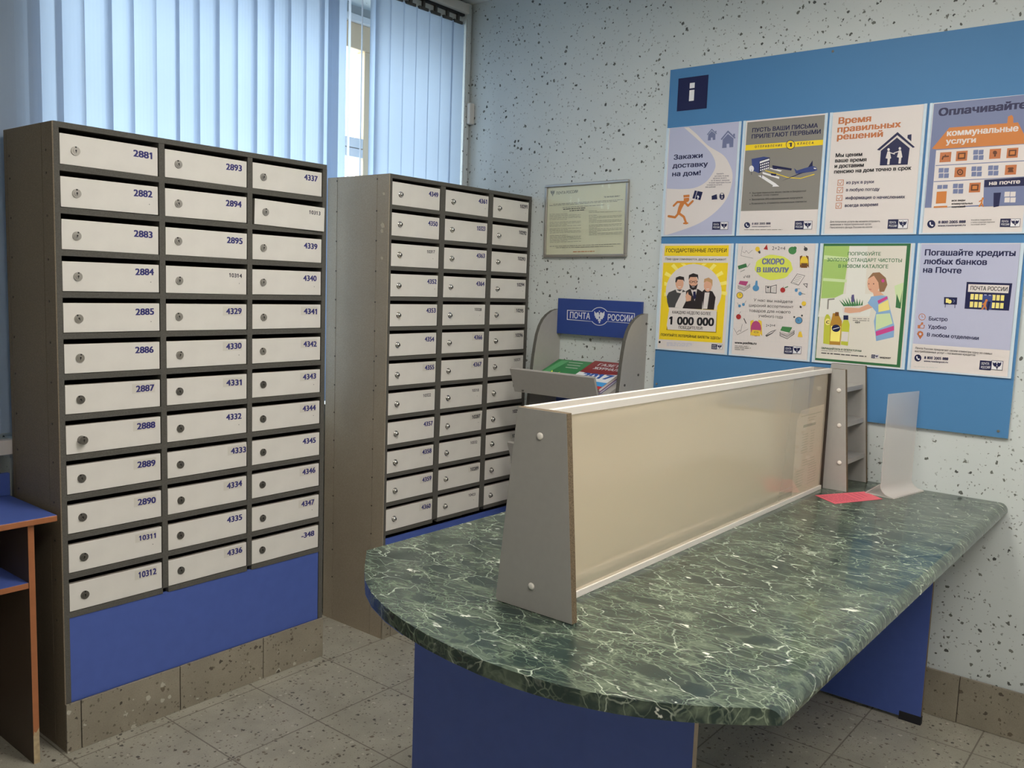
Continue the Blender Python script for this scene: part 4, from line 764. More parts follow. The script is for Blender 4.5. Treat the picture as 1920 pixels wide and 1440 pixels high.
  ('yellow2',[282.7,359.0,282.2,350.8,279.5,343.9,275.0,339.1,269.4,337.4,263.6,339.0,258.4,343.6,254.7,350.5,252.9,358.7,253.5,366.9,256.2,373.9,260.7,378.6,266.3,380.3,272.1,378.7,277.2,374.1,280.9,367.2]),
  ('brown2',[256.8,338.3,280.7,338.3,280.7,355.3,256.8,355.3]),
  ('dkgray',[262.7,346.5,275.1,346.5,275.1,351.2,262.7,351.2]),
  ('brown2',[263.9,347.5,274.0,347.5,274.0,350.2,263.9,350.2]),
  ('yellow2',[77.5,135.5,89.7,140.9,95.1,98.6,81.5,78.8]),
  ('yellow2',[122.1,137.9,109.4,141.9,110.0,99.5,128.5,81.8]),
  ('magenta',[122.6,109.7,121.8,98.5,118.0,88.8,111.7,82.0,103.9,79.3,95.8,81.0,88.6,86.9,83.4,96.1,81.0,107.3,81.8,118.5,85.7,128.3,92.0,135.0,99.8,137.6,107.9,135.8,115.1,129.9,120.2,120.7]),
  ('yellow2',[86.3,81.3,119.7,81.3,119.7,102.8,86.3,102.8]),
  ('dkgray',[94.7,92.1,112.0,92.1,112.0,97.6,94.7,97.6]),
  ('yellow2',[96.3,93.4,110.4,93.4,110.4,96.3,96.3,96.3]),
  ('green2',[12.6,341.5,45.7,351.7,50.5,338.4,17.1,328.1]),
  ('dkgray',[50.1,337.0,51.2,336.2,61.7,350.7,60.6,351.5]),
  ('dkgray',[24.3,320.6,25.0,319.1,41.9,326.6,41.3,328.2]),
  ('dkgray', '√48', 37.2, 295.8, 27.7, 10.8, 0, 0.075),
  ('dkgray',[18.8,262.2,44.6,253.2,67.4,269.1,67.7,263.6,45.0,247.0,19.2,256.6]),
  ('paper',[20.4,260.8,44.7,251.9,66.0,267.0,66.2,264.9,44.9,248.8,20.6,258.1]),
  ('dkgray',[18.3,269.1,44.0,262.2,66.9,275.2,67.3,269.8,44.4,256.0,18.7,263.6]),
  ('paper',[19.9,267.7,44.1,260.8,65.6,273.1,65.7,271.1,44.3,257.7,20.1,265.0]),
  ('magenta',[20.3,273.3,25.7,285.9,59.0,284.0,51.0,267.2]),
  ('dkgray',[195.4,94.0,224.9,84.4,250.6,103.9,251.1,97.4,225.4,77.0,195.9,87.4]),
  ('paper',[197.3,92.4,225.0,82.7,249.1,101.4,249.3,99.0,225.2,79.1,197.5,89.2]),
  ('dkgray',[194.9,102.1,224.1,94.9,250.1,111.2,250.5,104.7,224.6,87.6,195.3,95.6]),
  ('paper',[196.7,100.6,224.2,93.3,248.6,108.7,248.8,106.2,224.5,89.6,196.9,97.3]),
  ('green',[197.0,107.2,203.1,122.3,241.0,121.2,232.0,101.1]),
  ('blue3',[103.8,260.3,103.1,255.9,100.6,252.1,96.6,249.4,91.7,248.4,86.7,249.1,82.3,251.5,79.2,255.2,77.9,259.5,78.6,264.0,81.1,267.8,85.2,270.4,90.1,271.4,95.1,270.7,99.4,268.3,102.5,264.7]),
  ('blue3',[88.5,287.6,95.4,287.7,97.4,269.1,86.0,268.8]),
  ('dkgray',[127.6,270.0,148.3,268.8,171.2,275.4,172.5,242.1,148.2,243.8,130.3,243.2]),
  ('paper',[130.0,267.9,146.6,266.9,147.3,245.6,132.3,245.8]),
  ('paper',[150.3,267.0,169.2,272.5,170.5,244.5,151.0,246.4]),
  ('dkgray',[133.9,261.1,143.2,261.1,143.2,266.6,133.9,266.6]),
  ('dkgray',[133.8,257.7,133.8,256.8,144.3,256.4,144.3,257.3]),
  ('dkgray',[153.6,262.2,153.7,261.4,166.2,263.5,166.0,264.4]),
  ('dkgray',[134.0,254.5,134.0,253.6,144.5,253.2,144.5,254.1]),
  ('dkgray',[153.9,257.9,154.0,257.1,166.5,259.3,166.3,260.1]),
  ('dkgray',[134.2,251.3,134.2,250.4,144.7,250.0,144.8,250.9]),
  ('dkgray',[154.2,253.7,154.3,252.8,166.8,255.0,166.6,255.8]),
  ('dkgray',[134.5,248.1,134.4,247.2,145.0,246.8,145.0,247.7]),
  ('dkgray',[154.5,249.4,154.6,248.6,167.1,250.7,166.9,251.6]),
  ('red',[204.9,256.3,204.2,252.1,201.9,248.7,198.2,246.7,194.0,246.6,190.0,248.3,187.1,251.6,185.9,255.7,186.5,259.8,188.9,263.2,192.6,265.2,196.8,265.3,200.8,263.6,203.6,260.3]),
  ('green2',[201.6,265.5,202.7,263.0,215.0,268.3,213.9,270.8]),
  ('dkgray',[195.0,265.0,196.0,264.6,197.8,270.0,196.8,270.3]),
  ('dkgray',[245.3,316.9,275.0,310.5,253.8,274.5,223.3,283.2]),
  ('paper',[246.1,315.1,272.9,309.4,252.9,276.6,226.1,283.6]),
  ('dkgray',[245.3,309.3,245.1,308.3,263.9,304.6,264.1,305.6]),
  ('dkgray',[241.4,303.7,241.2,302.7,260.1,298.9,260.3,299.9]),
  ('dkgray',[237.5,298.0,237.3,297.0,256.2,293.3,256.4,294.3]),
  ('dkgray',[233.6,292.3,233.4,291.3,252.3,287.6,252.5,288.6]),
  ('dkgray',[229.7,286.6,229.5,285.6,248.4,281.9,248.6,282.9]),
  ('dkgray',[269.4,280.9,286.2,283.0,285.4,265.7]),
  ('paper',[273.7,279.2,283.6,280.2,283.2,270.8]),
  ('blue3',[251.8,257.0,251.3,253.8,249.4,251.5,246.6,250.6,243.6,251.3,241.4,253.5,240.4,256.7,240.9,259.8,242.9,262.2,245.7,263.1,248.6,262.4,250.8,260.1]),
  ('blue3',[267.7,245.3,267.1,241.8,265.0,239.2,261.8,238.1,258.5,239.0,256.0,241.4,254.9,244.9,255.5,248.4,257.7,251.0,260.8,252.1,264.1,251.2,266.6,248.8]),
  ('dkgray',[247.5,263.3,247.5,262.3,259.3,262.0,259.3,263.0]),
  ('dkgray',[264.9,246.4,264.7,245.4,280.6,243.1,280.7,244.2]),
  ('dkgray',[41.7,231.2,41.0,226.4,38.4,222.3,34.3,219.4,29.3,218.3,24.2,219.1,19.7,221.6,16.5,225.5,15.2,230.2,15.8,235.0,18.5,239.2,22.6,242.0,27.6,243.1,32.7,242.3,37.2,239.8,40.3,235.9]),
  ('yellow2',[39.7,231.1,39.1,227.0,36.9,223.5,33.4,221.1,29.2,220.1,24.8,220.8,20.9,222.9,18.3,226.3,17.1,230.3,17.7,234.4,19.9,237.9,23.4,240.3,27.7,241.3,32.1,240.6,35.9,238.4,38.6,235.1]),
  ('dkgray',[27.8,230.7,29.1,230.8,28.6,238.8,27.2,238.7]),
  ('dkgray',[28.1,231.3,28.8,230.1,34.0,233.2,33.3,234.4]),
  ('blue3',[36.3,190.8,35.7,187.9,33.7,185.6,30.8,184.7,27.8,185.4,25.6,187.4,24.6,190.3,25.2,193.3,27.1,195.5,30.0,196.4,33.0,195.7,35.3,193.7]),
  ('blue3',[51.4,196.9,50.8,194.0,48.9,191.8,46.0,190.9,43.0,191.5,40.8,193.6,39.8,196.4,40.4,199.4,42.3,201.6,45.2,202.5,48.2,201.8,50.4,199.8]),
  ('dkgray',[25.0,193.8,25.9,194.2,21.4,203.2,20.5,202.8]),
  ('dkgray',[48.8,200.7,49.7,200.2,55.9,211.4,55.0,211.9]),
  ('dkgray', 'У нас вы найдете', 85.6, 210.3, 150.4, 10.7, -0.01, -0.008),
  ('dkgray', 'широкий ассортимент', 67.8, 190.0, 172.4, 10.7, -0.01, 0.004),
  ('dkgray', 'товаров для нового', 69.9, 170.4, 160.8, 10.7, -0.01, 0.007),
  ('dkgray', 'учебного года', 108.7, 152.7, 94.3, 10.7, -0.01, -0.014),
  ('yellow2',[286.7,210.1,286.1,206.5,284.0,203.5,280.7,201.7,276.9,201.6,273.3,203.0,270.8,205.8,269.7,209.4,270.2,213.1,272.4,216.1,275.7,217.8,279.5,218.0,283.0,216.5,285.6,213.7]),
  ('dkgray',[263.8,202.2,271.9,198.0,268.8,191.9,263.2,195.2]),
  ('red',[39.5,150.0,38.8,145.6,36.2,142.1,32.3,139.9,27.7,139.7,23.5,141.4,20.5,144.7,19.2,148.9,19.9,153.3,22.5,156.9,26.4,159.0,30.9,159.2,35.1,157.5,38.2,154.2]),
  ('dkgray',[29.4,159.7,30.3,159.1,37.4,169.3,36.5,169.9]),
  ('dkgray',[53.0,144.0,50.3,142.5,60.0,125.5,62.7,127.0]),
  ('dkgray',[53.2,143.3,53.0,144.0,52.4,144.6,51.6,144.8,50.9,144.6,50.3,144.0,50.1,143.3,50.3,142.5,50.9,141.9,51.6,141.7,52.4,141.9,53.0,142.5]),
  ('dkgray',[62.9,126.2,62.7,127.0,62.1,127.6,61.4,127.8,60.6,127.6,60.0,127.0,59.8,126.2,60.0,125.4,60.6,124.9,61.4,124.7,62.1,124.9,62.7,125.4]),
  ('dkgray',[277.4,148.6,276.7,143.7,274.1,139.5,269.9,136.5,264.7,135.3,259.5,135.9,254.9,138.4,251.6,142.4,250.2,147.1,250.9,152.0,253.5,156.3,257.8,159.2,262.9,160.4,268.2,159.8,272.7,157.2,276.0,153.3]),
  ('blue3',[275.6,148.5,275.0,144.3,272.7,140.6,269.1,138.1,264.6,137.0,260.0,137.6,256.0,139.7,253.2,143.1,252.0,147.2,252.6,151.4,254.9,155.1,258.6,157.6,263.0,158.7,267.6,158.1,271.6,156.0,274.4,152.6]),
  ('dkgray',[263.3,147.4,264.3,148.3,258.5,154.4,257.5,153.4]),
  ('dkgray',[264.2,147.3,263.5,148.4,258.3,145.4,259.0,144.2]),
  ('dkgray',[277.8,166.1,277.0,163.6,274.6,162.4,272.0,163.3,270.7,165.7,271.6,168.3,274.0,169.4,276.6,168.5]),
  ('dkgray',[249.7,159.4,248.8,156.9,246.3,155.7,243.7,156.6,242.5,159.1,243.3,161.6,245.8,162.8,248.4,161.9]),
  ('dkgray',[13.1,105.4,12.3,104.8,29.0,80.0,29.8,80.6]),
  ('dkgray',[29.1,80.7,29.6,79.8,70.9,104.4,70.3,105.3]),
  ('dkgray',[26.4,89.7,27.2,89.0,36.3,98.7,35.6,99.4]),
  ('dkgray',[36.3,99.5,35.6,98.7,41.8,93.6,42.5,94.3]),
  ('dkgray',[41.7,94.0,42.7,93.9,46.6,121.6,45.6,121.8]),
  ('dkgray', '2+2=4', 140.3, 117.9, 35.4, 9.3, 0, 0.057),
  ('dkgray',[140.7,85.5,160.3,101.1,182.0,109.6,164.6,92.4,144.9,80.3]),
  ('paper',[144.5,85.4,160.4,98.6,176.7,105.3,162.6,94.4]),
  ('yellow2',[268.0,105.9,275.7,108.1,282.9,87.5,263.9,88.0]),
  ('black', 'www.pochta.ru', 19.9, 46.4, 88.5, 9.5, 0.03, 0.028),
  ('gray',[21.4,36.1,34.3,36.7,34.3,38.9,21.4,38.3]),
  ('gray',[37.2,36.8,54.4,37.5,54.4,39.7,37.2,39.0]),
  ('gray',[57.5,37.7,73.7,38.4,73.7,40.6,57.5,39.9]),
  ('gray',[76.7,38.5,79.1,38.6,79.1,40.8,76.7,40.7]),
  ('gray',[21.8,29.5,39.6,30.3,39.6,32.5,21.8,31.7]),
  ('gray',[42.1,30.4,60.9,31.2,60.9,33.4,42.1,32.6]),
  ('gray',[63.9,31.3,79.5,32.0,79.5,34.2,63.9,33.5]),
  ('gray',[82.8,32.2,87.2,32.4,87.2,34.6,82.8,34.4]),
  ('gray',[22.3,22.8,45.2,23.9,45.2,26.1,22.3,25.0]),
  ('gray',[48.7,24.0,60.6,24.6,60.6,26.8,48.7,26.2]),
  ('navy',[216.8,23.2,249.0,23.2,249.0,51.1,216.8,51.1]),
  ('navy',[249.3,25.7,281.1,25.7,281.1,53.4,249.3,53.4]),
  ('white',[250.6,26.8,279.8,26.8,279.8,52.3,250.6,52.3]),
  ('white', 'ПОЧТА', 221.4, 37.8, 21.9, 7.5, 0.01, 0.074),
  ('white', 'РОССИИ', 221.0, 26.5, 25.2, 7.5, 0.01, 0.076),
  ('navy',[264.1,41.1,262.3,45.0,259.1,47.5,257.1,45.1,252.3,49.3,253.3,40.9,255.3,39.9,254.8,37.6,257.3,37.2,258.1,34.5,260.5,35.8,261.9,34.2,264.5,36.1]),
  ('navy',[264.6,42.3,263.2,47.3,261.1,48.0,259.5,46.1,261.3,46.2,261.8,44.9,262.8,41.6]),
  ('navy',[264.9,36.1,262.0,33.1,263.1,30.9,264.5,32.7]),
  ('navy',[266.1,41.3,267.3,45.3,270.1,48.3,272.4,46.3,276.5,51.0,276.7,42.6,275.0,41.4,275.8,39.2,273.3,38.4,272.9,35.6,270.4,36.5,269.3,34.8,266.5,36.2]),
  ('navy',[265.4,42.4,266.1,47.5,268.0,48.5,269.9,46.9,268.2,46.7,267.8,45.4,267.3,41.9]),
  ('navy',[266.1,36.2,269.4,33.6,268.6,31.3,267.0,32.9]),
  ('navy',[263.3,42.2,266.7,42.5,267.5,35.7,266.7,32.3,267.8,28.4,264.3,28.2,264.8,32.2,263.5,35.5]),
  ('navy',[263.3,48.6,262.9,50.6,264.0,49.8,264.4,51.3,265.0,49.9,265.9,50.8,265.8,48.8]),
  ('white',[266.5,38.5,266.4,37.2,265.8,36.3,265.1,36.2,264.4,37.0,264.1,38.3,264.2,39.6,264.8,40.5,265.5,40.6,266.2,39.8]),
 ]),
 'p7':(-1.729,1.172,[
  ('dkgreen',[-0.4,425.3,302.8,425.8,302.3,5.8,-0.1,7.7]),
  ('cream',[12.5,416.4,290.8,417.1,290.4,14.9,11.8,16.1]),
  ('ltgreen',[12.5,416.4,102.3,416.4,91.5,249.3,62.7,234.2,14.3,230.4]),
  ('palegreen',[14.9,384.2,103.4,376.9,102.5,363.0,14.8,370.1]),
  ('palegreen',[16.9,303.5,103.5,299.5,102.3,289.5,16.5,293.4]),
  ('wht',[100.4,416.4,162.4,416.4,166.9,236.1,100.7,233.6]),
  ('wht',[14.3,230.4,62.7,234.2,91.5,249.3,196.3,252.8,187.2,173.8,8.9,164.9]),
  ('palegreen',[261.5,282.1,289.9,294.4,291.2,209.9,274.1,216.9]),
  ('green2',[271.1,209.0,271.0,255.4,284.5,225.0,288.1,271.3,287.9,205.9]),
  ('green2', 'ПОПРОБУЙТЕ', 97.0, 384.0, 111.6, 11.7, 0.02, -0.0),
  ('green2', 'ЗОЛОТОЙ СТАНДАРТ ЧИСТОТЫ', 25.9, 362.6, 253.0, 11.7, 0.02, -0.001),
  ('green2', 'В НОВОМ КАТАЛОГЕ', 67.8, 340.7, 168.5, 11.8, 0.02, 0.004),
  ('green2',[96.9,205.4,79.2,228.0,105.4,207.8]),
  ('green',[104.0,205.7,89.3,231.6,112.5,208.1]),
  ('green2',[111.1,206.0,99.4,235.2,119.6,208.4]),
  ('green',[118.2,206.3,109.4,238.7,126.7,208.7]),
  ('green2',[125.3,206.6,119.3,242.3,133.7,209.0]),
  ('green',[132.3,206.9,129.8,239.5,140.7,209.3]),
  ('green2',[139.3,207.2,140.1,236.7,147.7,209.6]),
  ('green',[146.3,207.5,150.5,233.9,154.7,209.9]),
  ('green2',[153.3,207.8,160.8,231.1,161.6,210.2]),
  ('purple',[121.3,222.4,121.4,246.3,129.1,248.6,133.0,222.9]),
  ('paper',[91.3,201.2,161.1,212.1,155.5,184.1,96.9,179.3]),
  ('gray',[39.0,194.9,43.9,195.0,43.4,227.4,38.6,227.3]),
  ('gray',[40.7,229.8,41.4,224.9,61.3,227.7,60.7,232.5]),
  ('gray',[43.9,194.9,43.6,196.2,42.7,197.1,41.4,197.4,40.2,197.1,39.3,196.2,39.0,194.9,39.3,193.7,40.2,192.8,41.4,192.5,42.7,192.8,43.6,193.7]),
  ('gray',[43.5,227.4,43.1,228.6,42.2,229.5,41.0,229.8,39.8,229.5,38.9,228.6,38.6,227.4,38.9,226.1,39.8,225.2,41.0,224.9,42.2,225.2,43.1,226.1]),
  ('gray',[63.4,230.1,63.1,231.3,62.2,232.2,61.0,232.6,59.8,232.2,58.9,231.3,58.6,230.1,58.9,228.9,59.8,228.0,61.0,227.7,62.2,228.0,63.1,228.9]),
  ('ltblue',[181.6,220.9,187.5,242.7,211.7,249.5,242.0,246.6,255.0,200.5,272.3,147.0,273.6,108.2,216.7,90.7,203.7,158.9,208.8,190.6]),
  ('palegreen',[209.4,182.8,254.1,188.8,266.2,154.4,211.9,127.8]),
  ('pink2',[210.2,229.8,240.1,246.6,243.4,238.1,214.1,219.0]),
  ('pink2',[212.2,123.9,270.5,146.9,272.9,131.5,215.3,108.3]),
  ('yellow3',[214.3,216.3,244.8,235.1,253.2,200.4,216.4,190.9]),
  ('skin',[122.8,202.5,150.3,201.8,183.7,219.0,196.2,205.7,155.2,188.1,118.5,182.4,100.4,185.5,101.2,201.6]),
  ('ltblue',[177.8,220.7,189.4,242.8,210.3,243.5,207.1,212.1,192.2,207.5]),
  ('skin',[213.9,288.5,213.5,277.8,210.5,268.4,205.5,261.2,198.8,257.3,191.5,257.1,184.2,260.6,178.0,267.4,173.5,276.7,171.4,287.4,171.8,298.1,174.8,307.6,179.9,314.8,186.6,318.6,194.0,318.8,201.2,315.2,207.4,308.4,211.8,299.1]),
  ('hair2',[171.3,303.1,186.8,324.9,209.3,327.3,231.5,308.4,238.2,285.3,229.6,261.7,214.7,259.3,208.3,292.3,191.3,315.3]),
  ('skin',[191.8,260.5,210.5,265.0,230.5,250.1,196.9,245.0]),
  ('black',[194.7,287.2,194.2,285.8,192.9,285.2,191.5,285.8,190.9,287.1,191.3,288.5,192.6,289.1,194.0,288.6]),
  ('black',[178.3,286.8,178.0,285.4,176.9,284.8,175.8,285.3,175.3,286.7,175.6,288.1,176.6,288.7,177.8,288.2]),
  ('red',[177.9,269.5,177.7,267.9,186.6,266.6,186.8,268.2]),
  ('pink2',[228.1,298.6,226.9,294.2,223.4,292.3,219.5,294.0,217.6,298.3,218.8,302.8,222.4,304.7,226.2,302.9]),
  ('lime2',[32.2,155.8,35.3,168.2,38.9,174.5,45.0,174.8,51.7,167.0,55.6,153.0,59.2,67.8,34.6,70.1]),
  ('yellow3',[54.7,148.9,54.1,143.6,51.8,139.2,48.0,136.6,43.7,136.4,39.6,138.5,36.6,142.6,35.2,147.9,35.8,153.2,38.2,157.6,41.9,160.1,46.2,160.3,50.3,158.2,53.3,154.1]),
  ('black', 'C', 39.3, 142.0, 12.2, 10.5, 0.03, 0.055),
  ('gold',[54.7,142.8,59.7,167.4,60.8,179.6,78.8,181.3,85.8,168.7,95.0,153.1,95.5,68.3,57.2,67.6]),
  ('brown2',[69.4,184.1,81.4,184.6,83.2,170.6,68.8,169.9]),
  ('ltyellow',[58.2,134.9,92.4,134.8,92.6,80.2,58.7,80.0]),
  ('navy',[91.3,127.9,90.5,122.9,87.6,118.5,82.9,115.4,77.1,114.1,71.2,114.7,66.0,117.2,62.4,121.2,60.9,126.1,61.7,131.1,64.7,135.5,69.4,138.6,75.1,139.9,81.0,139.2,86.2,136.7,89.8,132.7]),
  ('white',[64.8,124.2,65.5,121.9,87.5,129.3,86.7,131.6]),
  ('lime2',[95.1,141.0,100.6,157.4,116.4,158.2,122.7,142.5,122.2,68.1,97.3,70.4]),
  ('navy',[98.5,174.2,115.5,175.0,116.7,159.1,99.7,158.2]),
  ('paper',[97.7,116.9,121.6,116.4,121.1,82.2,97.6,82.6]),
  ('gray',[131.8,163.0,142.6,163.4,142.6,165.8,131.8,165.4]),
  ('gray',[146.1,163.5,164.1,164.0,164.1,166.4,146.1,165.9]),
  ('gray',[167.8,164.2,179.1,164.5,179.1,166.9,167.8,166.5]),
  ('gray',[182.9,164.6,187.9,164.8,187.9,167.2,182.9,167.0]),
  ('gray',[132.3,156.7,150.4,157.3,150.4,159.6,132.3,159.1]),
  ('gray',[153.7,157.4,179.2,158.2,179.2,160.6,153.7,159.7]),
  ('gray',[182.0,158.3,188.4,158.5,188.4,160.9,182.0,160.7]),
  ('dkgray', '489', 139.6, 148.3, 17.9, 7.1, 0.02, 0.01),
  ('green3', 'ОБРАЩАЙТЕСЬ К ОПЕРАТОРАМ', 29.1, 50.4, 140.9, 6.4, 0.03, -0.006),
  ('gray',[29.6,43.9,53.0,44.2,53.0,45.9,29.6,45.5]),
  ('gray',[55.6,44.3,71.6,44.5,71.6,46.1,55.6,45.9]),
  ('gray',[74.6,44.5,86.0,44.7,86.0,46.3,74.6,46.2]),
  ('gray',[89.8,44.8,108.5,45.0,108.5,46.7,89.8,46.4]),
  ('gray',[111.4,45.1,135.0,45.4,135.0,47.0,111.4,46.7]),
  ('dkgray',[30.3,34.1,48.6,34.0,48.6,37.3,30.3,37.3]),
  ('dkgray',[51.5,34.0,59.7,34.0,59.7,37.2,51.5,37.3]),
  ('dkgray',[62.9,34.0,72.0,33.9,72.0,37.2,62.9,37.2]),
  ('dkgray',[75.6,33.9,98.0,33.8,98.0,37.1,75.6,37.2]),
  ('dkgray',[101.1,33.8,113.8,33.8,113.8,37.0,101.1,37.1]),
  ('dkgray',[116.5,33.8,132.3,33.7,132.3,36.9,116.5,37.0]),
  ('dkgray',[135.4,33.7,160.6,33.6,160.6,36.8,135.4,36.9]),
  ('dkgray',[163.7,33.6,179.4,33.6,179.4,36.7,163.7,36.8]),
  ('dkgray',[182.6,33.5,188.6,33.5,188.6,36.7,182.6,36.7]),
  ('navy',[205.2,30.9,217.2,30.9,217.2,43.5,205.2,43.5]),
  ('navy',[217.0,31.9,229.0,31.9,229.0,44.4,217.0,44.4]),
  ('white',[217.5,32.3,228.5,32.3,228.5,44.0,217.5,44.0]),
  ('white', 'ПОЧТА', 207.0, 37.5, 8.0, 3.4, 0.01, 0.079),
  ('white', 'РОССИИ', 206.9, 32.5, 9.2, 3.4, 0.01, 0.08),
  ('navy',[222.6,38.9,221.9,40.6,220.7,41.7,220.0,40.7,218.2,42.6,218.6,38.8,219.3,38.3,219.2,37.3,220.1,37.1,220.5,35.9,221.3,36.5,221.8,35.8,222.8,36.6]),
  ('navy',[222.8,39.4,222.2,41.6,221.4,41.9,220.9,41.1,221.5,41.1,221.7,40.6,222.1,39.1]),
  ('navy',[222.9,36.6,221.9,35.3,222.3,34.3,222.8,35.1]),
  ('navy',[223.3,38.9,223.7,40.7,224.8,42.1,225.6,41.1,227.1,43.2,227.3,39.5,226.6,38.9,226.9,37.9,226.0,37.6,225.9,36.3,225.0,36.8,224.6,36.0,223.5,36.7]),
  ('navy',[223.1,39.4,223.3,41.7,224.0,42.1,224.7,41.4,224.0,41.3,223.9,40.7,223.8,39.2]),
  ('navy',[223.4,36.6,224.6,35.5,224.3,34.4,223.7,35.2]),
  ('navy',[222.3,39.3,223.6,39.4,223.9,36.4,223.6,34.9,224.1,33.2,222.8,33.1,222.9,34.8,222.4,36.3]),
  ('navy',[222.2,42.2,222.1,43.1,222.5,42.7,222.6,43.4,222.8,42.8,223.2,43.2,223.1,42.3]),
  ('white',[223.5,37.7,223.5,37.1,223.3,36.7,223.0,36.7,222.7,37.0,222.6,37.6,222.6,38.2,222.8,38.6,223.1,38.6,223.4,38.2]),
  ('black', 'маркет', 233.5, 33.0, 36.8, 6.3, 0.03, 0.016),
 ]),
 'p8':(-2.054,1.172,[
  ('paper',[1.1,13.7,306.6,13.7,306.6,425.8,1.1,425.8]),
  ('lilac',[4.2,423.1,310.0,423.4,308.0,88.9,1.5,90.4]),
  ('navy', 'Погашайте кредиты', 24.0, 385.6, 266.5, 19.7, 0.035, -0.001),
  ('navy', 'любых банков', 23.1, 357.0, 189.5, 19.2, 0.035, -0.003),
  ('navy', 'на Почте', 23.3, 329.1, 117.3, 18.6, 0.035, -0.006),
  ('navy',[158.7,301.2,289.4,299.9,287.4,213.8,159.4,214.6]),
  ('paper',[164.4,294.0,281.4,293.6,281.0,268.5,164.8,269.4]),
  ('black', 'ПОЧТА РОССИИ', 171.7, 275.5, 105.6, 13.0, 0.02, -0.006),
  ('yellow3',[173.7,245.1,183.6,245.1,183.6,263.1,173.7,263.1]),
  ('yellow3',[186.4,245.0,196.3,245.0,196.3,262.9,186.4,262.9]),
  ('yellow3',[199.0,244.9,208.8,244.9,208.8,262.8,199.0,262.8]),
  ('yellow3',[236.5,244.5,246.2,244.5,246.2,262.3,236.5,262.3]),
  ('yellow3',[248.8,244.4,258.5,244.4,258.5,262.1,248.8,262.1]),
  ('yellow3',[261.1,244.3,270.7,244.3,270.7,262.0,261.1,262.0]),
  ('yellow3',[173.9,220.1,183.8,220.1,183.8,238.1,173.9,238.1]),
  ('yellow3',[186.6,220.1,196.4,220.1,196.4,238.0,186.6,238.0]),
  ('yellow3',[199.2,220.0,209.0,220.0,209.0,237.9,199.2,237.9]),
  ('yellow3',[236.7,219.9,246.3,219.9,246.3,237.6,236.7,237.6]),
  ('yellow3',[249.0,219.9,258.7,219.9,258.7,237.6,249.0,237.6]),
  ('yellow3',[261.3,219.8,270.9,219.8,270.9,237.5,261.3,237.5]),
  ('blue2',[208.8,214.5,238.0,214.5,238.0,260.6,208.8,260.6]),
  ('lilac',[212.9,262.6,220.1,262.5,220.4,259.6,213.2,259.7]),
  ('lilac',[226.1,261.9,233.3,261.8,233.5,258.9,226.3,259.0]),
  ('orange',[224.7,243.7,224.3,241.1,222.6,239.5,220.4,239.4,218.4,240.9,217.5,243.4,218.0,246.0,219.7,247.7,221.9,247.8,223.8,246.2]),
  ('orange',[222.2,238.0,215.7,238.8,214.1,226.7,220.6,225.9]),
  ('orange',[222.2,238.4,221.8,240.0,220.6,241.2,218.9,241.6,217.3,241.2,216.1,240.0,215.7,238.4,216.1,236.8,217.3,235.6,218.9,235.1,220.6,235.6,221.8,236.8]),
  ('orange',[220.6,226.3,220.2,227.9,219.0,229.1,217.4,229.5,215.7,229.1,214.5,227.9,214.1,226.3,214.5,224.7,215.7,223.5,217.4,223.0,219.0,223.5,220.2,224.7]),
  ('orange',[219.1,226.5,215.5,228.3,209.3,216.0,212.9,214.2]),
  ('orange',[219.3,227.4,219.0,228.4,218.3,229.1,217.3,229.4,216.3,229.1,215.5,228.4,215.2,227.4,215.5,226.4,216.3,225.6,217.3,225.4,218.3,225.6,219.0,226.4]),
  ('orange',[213.1,215.1,212.8,216.1,212.1,216.8,211.1,217.1,210.1,216.8,209.3,216.1,209.1,215.1,209.3,214.0,210.1,213.3,211.1,213.0,212.1,213.3,212.8,214.0]),
  ('orange',[220.1,228.3,216.4,226.6,221.7,214.8,225.4,216.5]),
  ('orange',[220.3,227.4,220.0,228.4,219.3,229.2,218.2,229.5,217.2,229.2,216.5,228.4,216.2,227.4,216.5,226.4,217.2,225.7,218.2,225.4,219.3,225.7,220.0,226.4]),
  ('orange',[225.6,215.6,225.3,216.6,224.6,217.4,223.5,217.6,222.5,217.4,221.8,216.6,221.5,215.6,221.8,214.6,222.5,213.9,223.5,213.6,224.6,213.9,225.3,214.6]),
  ('orange',[220.2,234.7,218.1,237.7,210.3,232.3,212.4,229.3]),
  ('orange',[221.0,236.2,220.7,237.1,220.0,237.8,219.1,238.0,218.2,237.8,217.6,237.1,217.3,236.2,217.6,235.3,218.2,234.6,219.1,234.4,220.0,234.6,220.7,235.3]),
  ('orange',[213.2,230.8,213.0,231.7,212.3,232.4,211.4,232.6,210.5,232.4,209.8,231.7,209.5,230.8,209.8,229.9,210.5,229.2,211.4,229.0,212.3,229.2,213.0,229.9]),
  ('navy',[223.7,213.8,225.3,241.2,233.6,239.7,229.6,210.4]),
  ('navy',[95.5,250.0,135.0,249.9,135.6,226.5,96.8,226.1]),
  ('yellow3',[101.1,245.7,110.1,245.3,110.2,231.1,101.6,231.5]),
  ('yellow3',[119.5,235.9,118.9,232.6,116.9,230.0,113.9,229.0,110.7,229.8,108.2,232.1,107.1,235.4,107.7,238.8,109.7,241.4,112.7,242.4,115.9,241.6,118.4,239.2]),
  ('grayblue',[124.1,243.7,122.6,241.8,127.7,237.6,129.3,239.5]),
  ('grayblue',[129.4,237.8,127.5,239.3,123.2,233.9,125.1,232.4]),
  ('navy',[102.1,226.2,100.5,226.3,100.4,215.8,102.0,215.7]),
  ('navy',[131.0,226.7,129.4,226.7,129.6,215.2,131.3,215.2]),
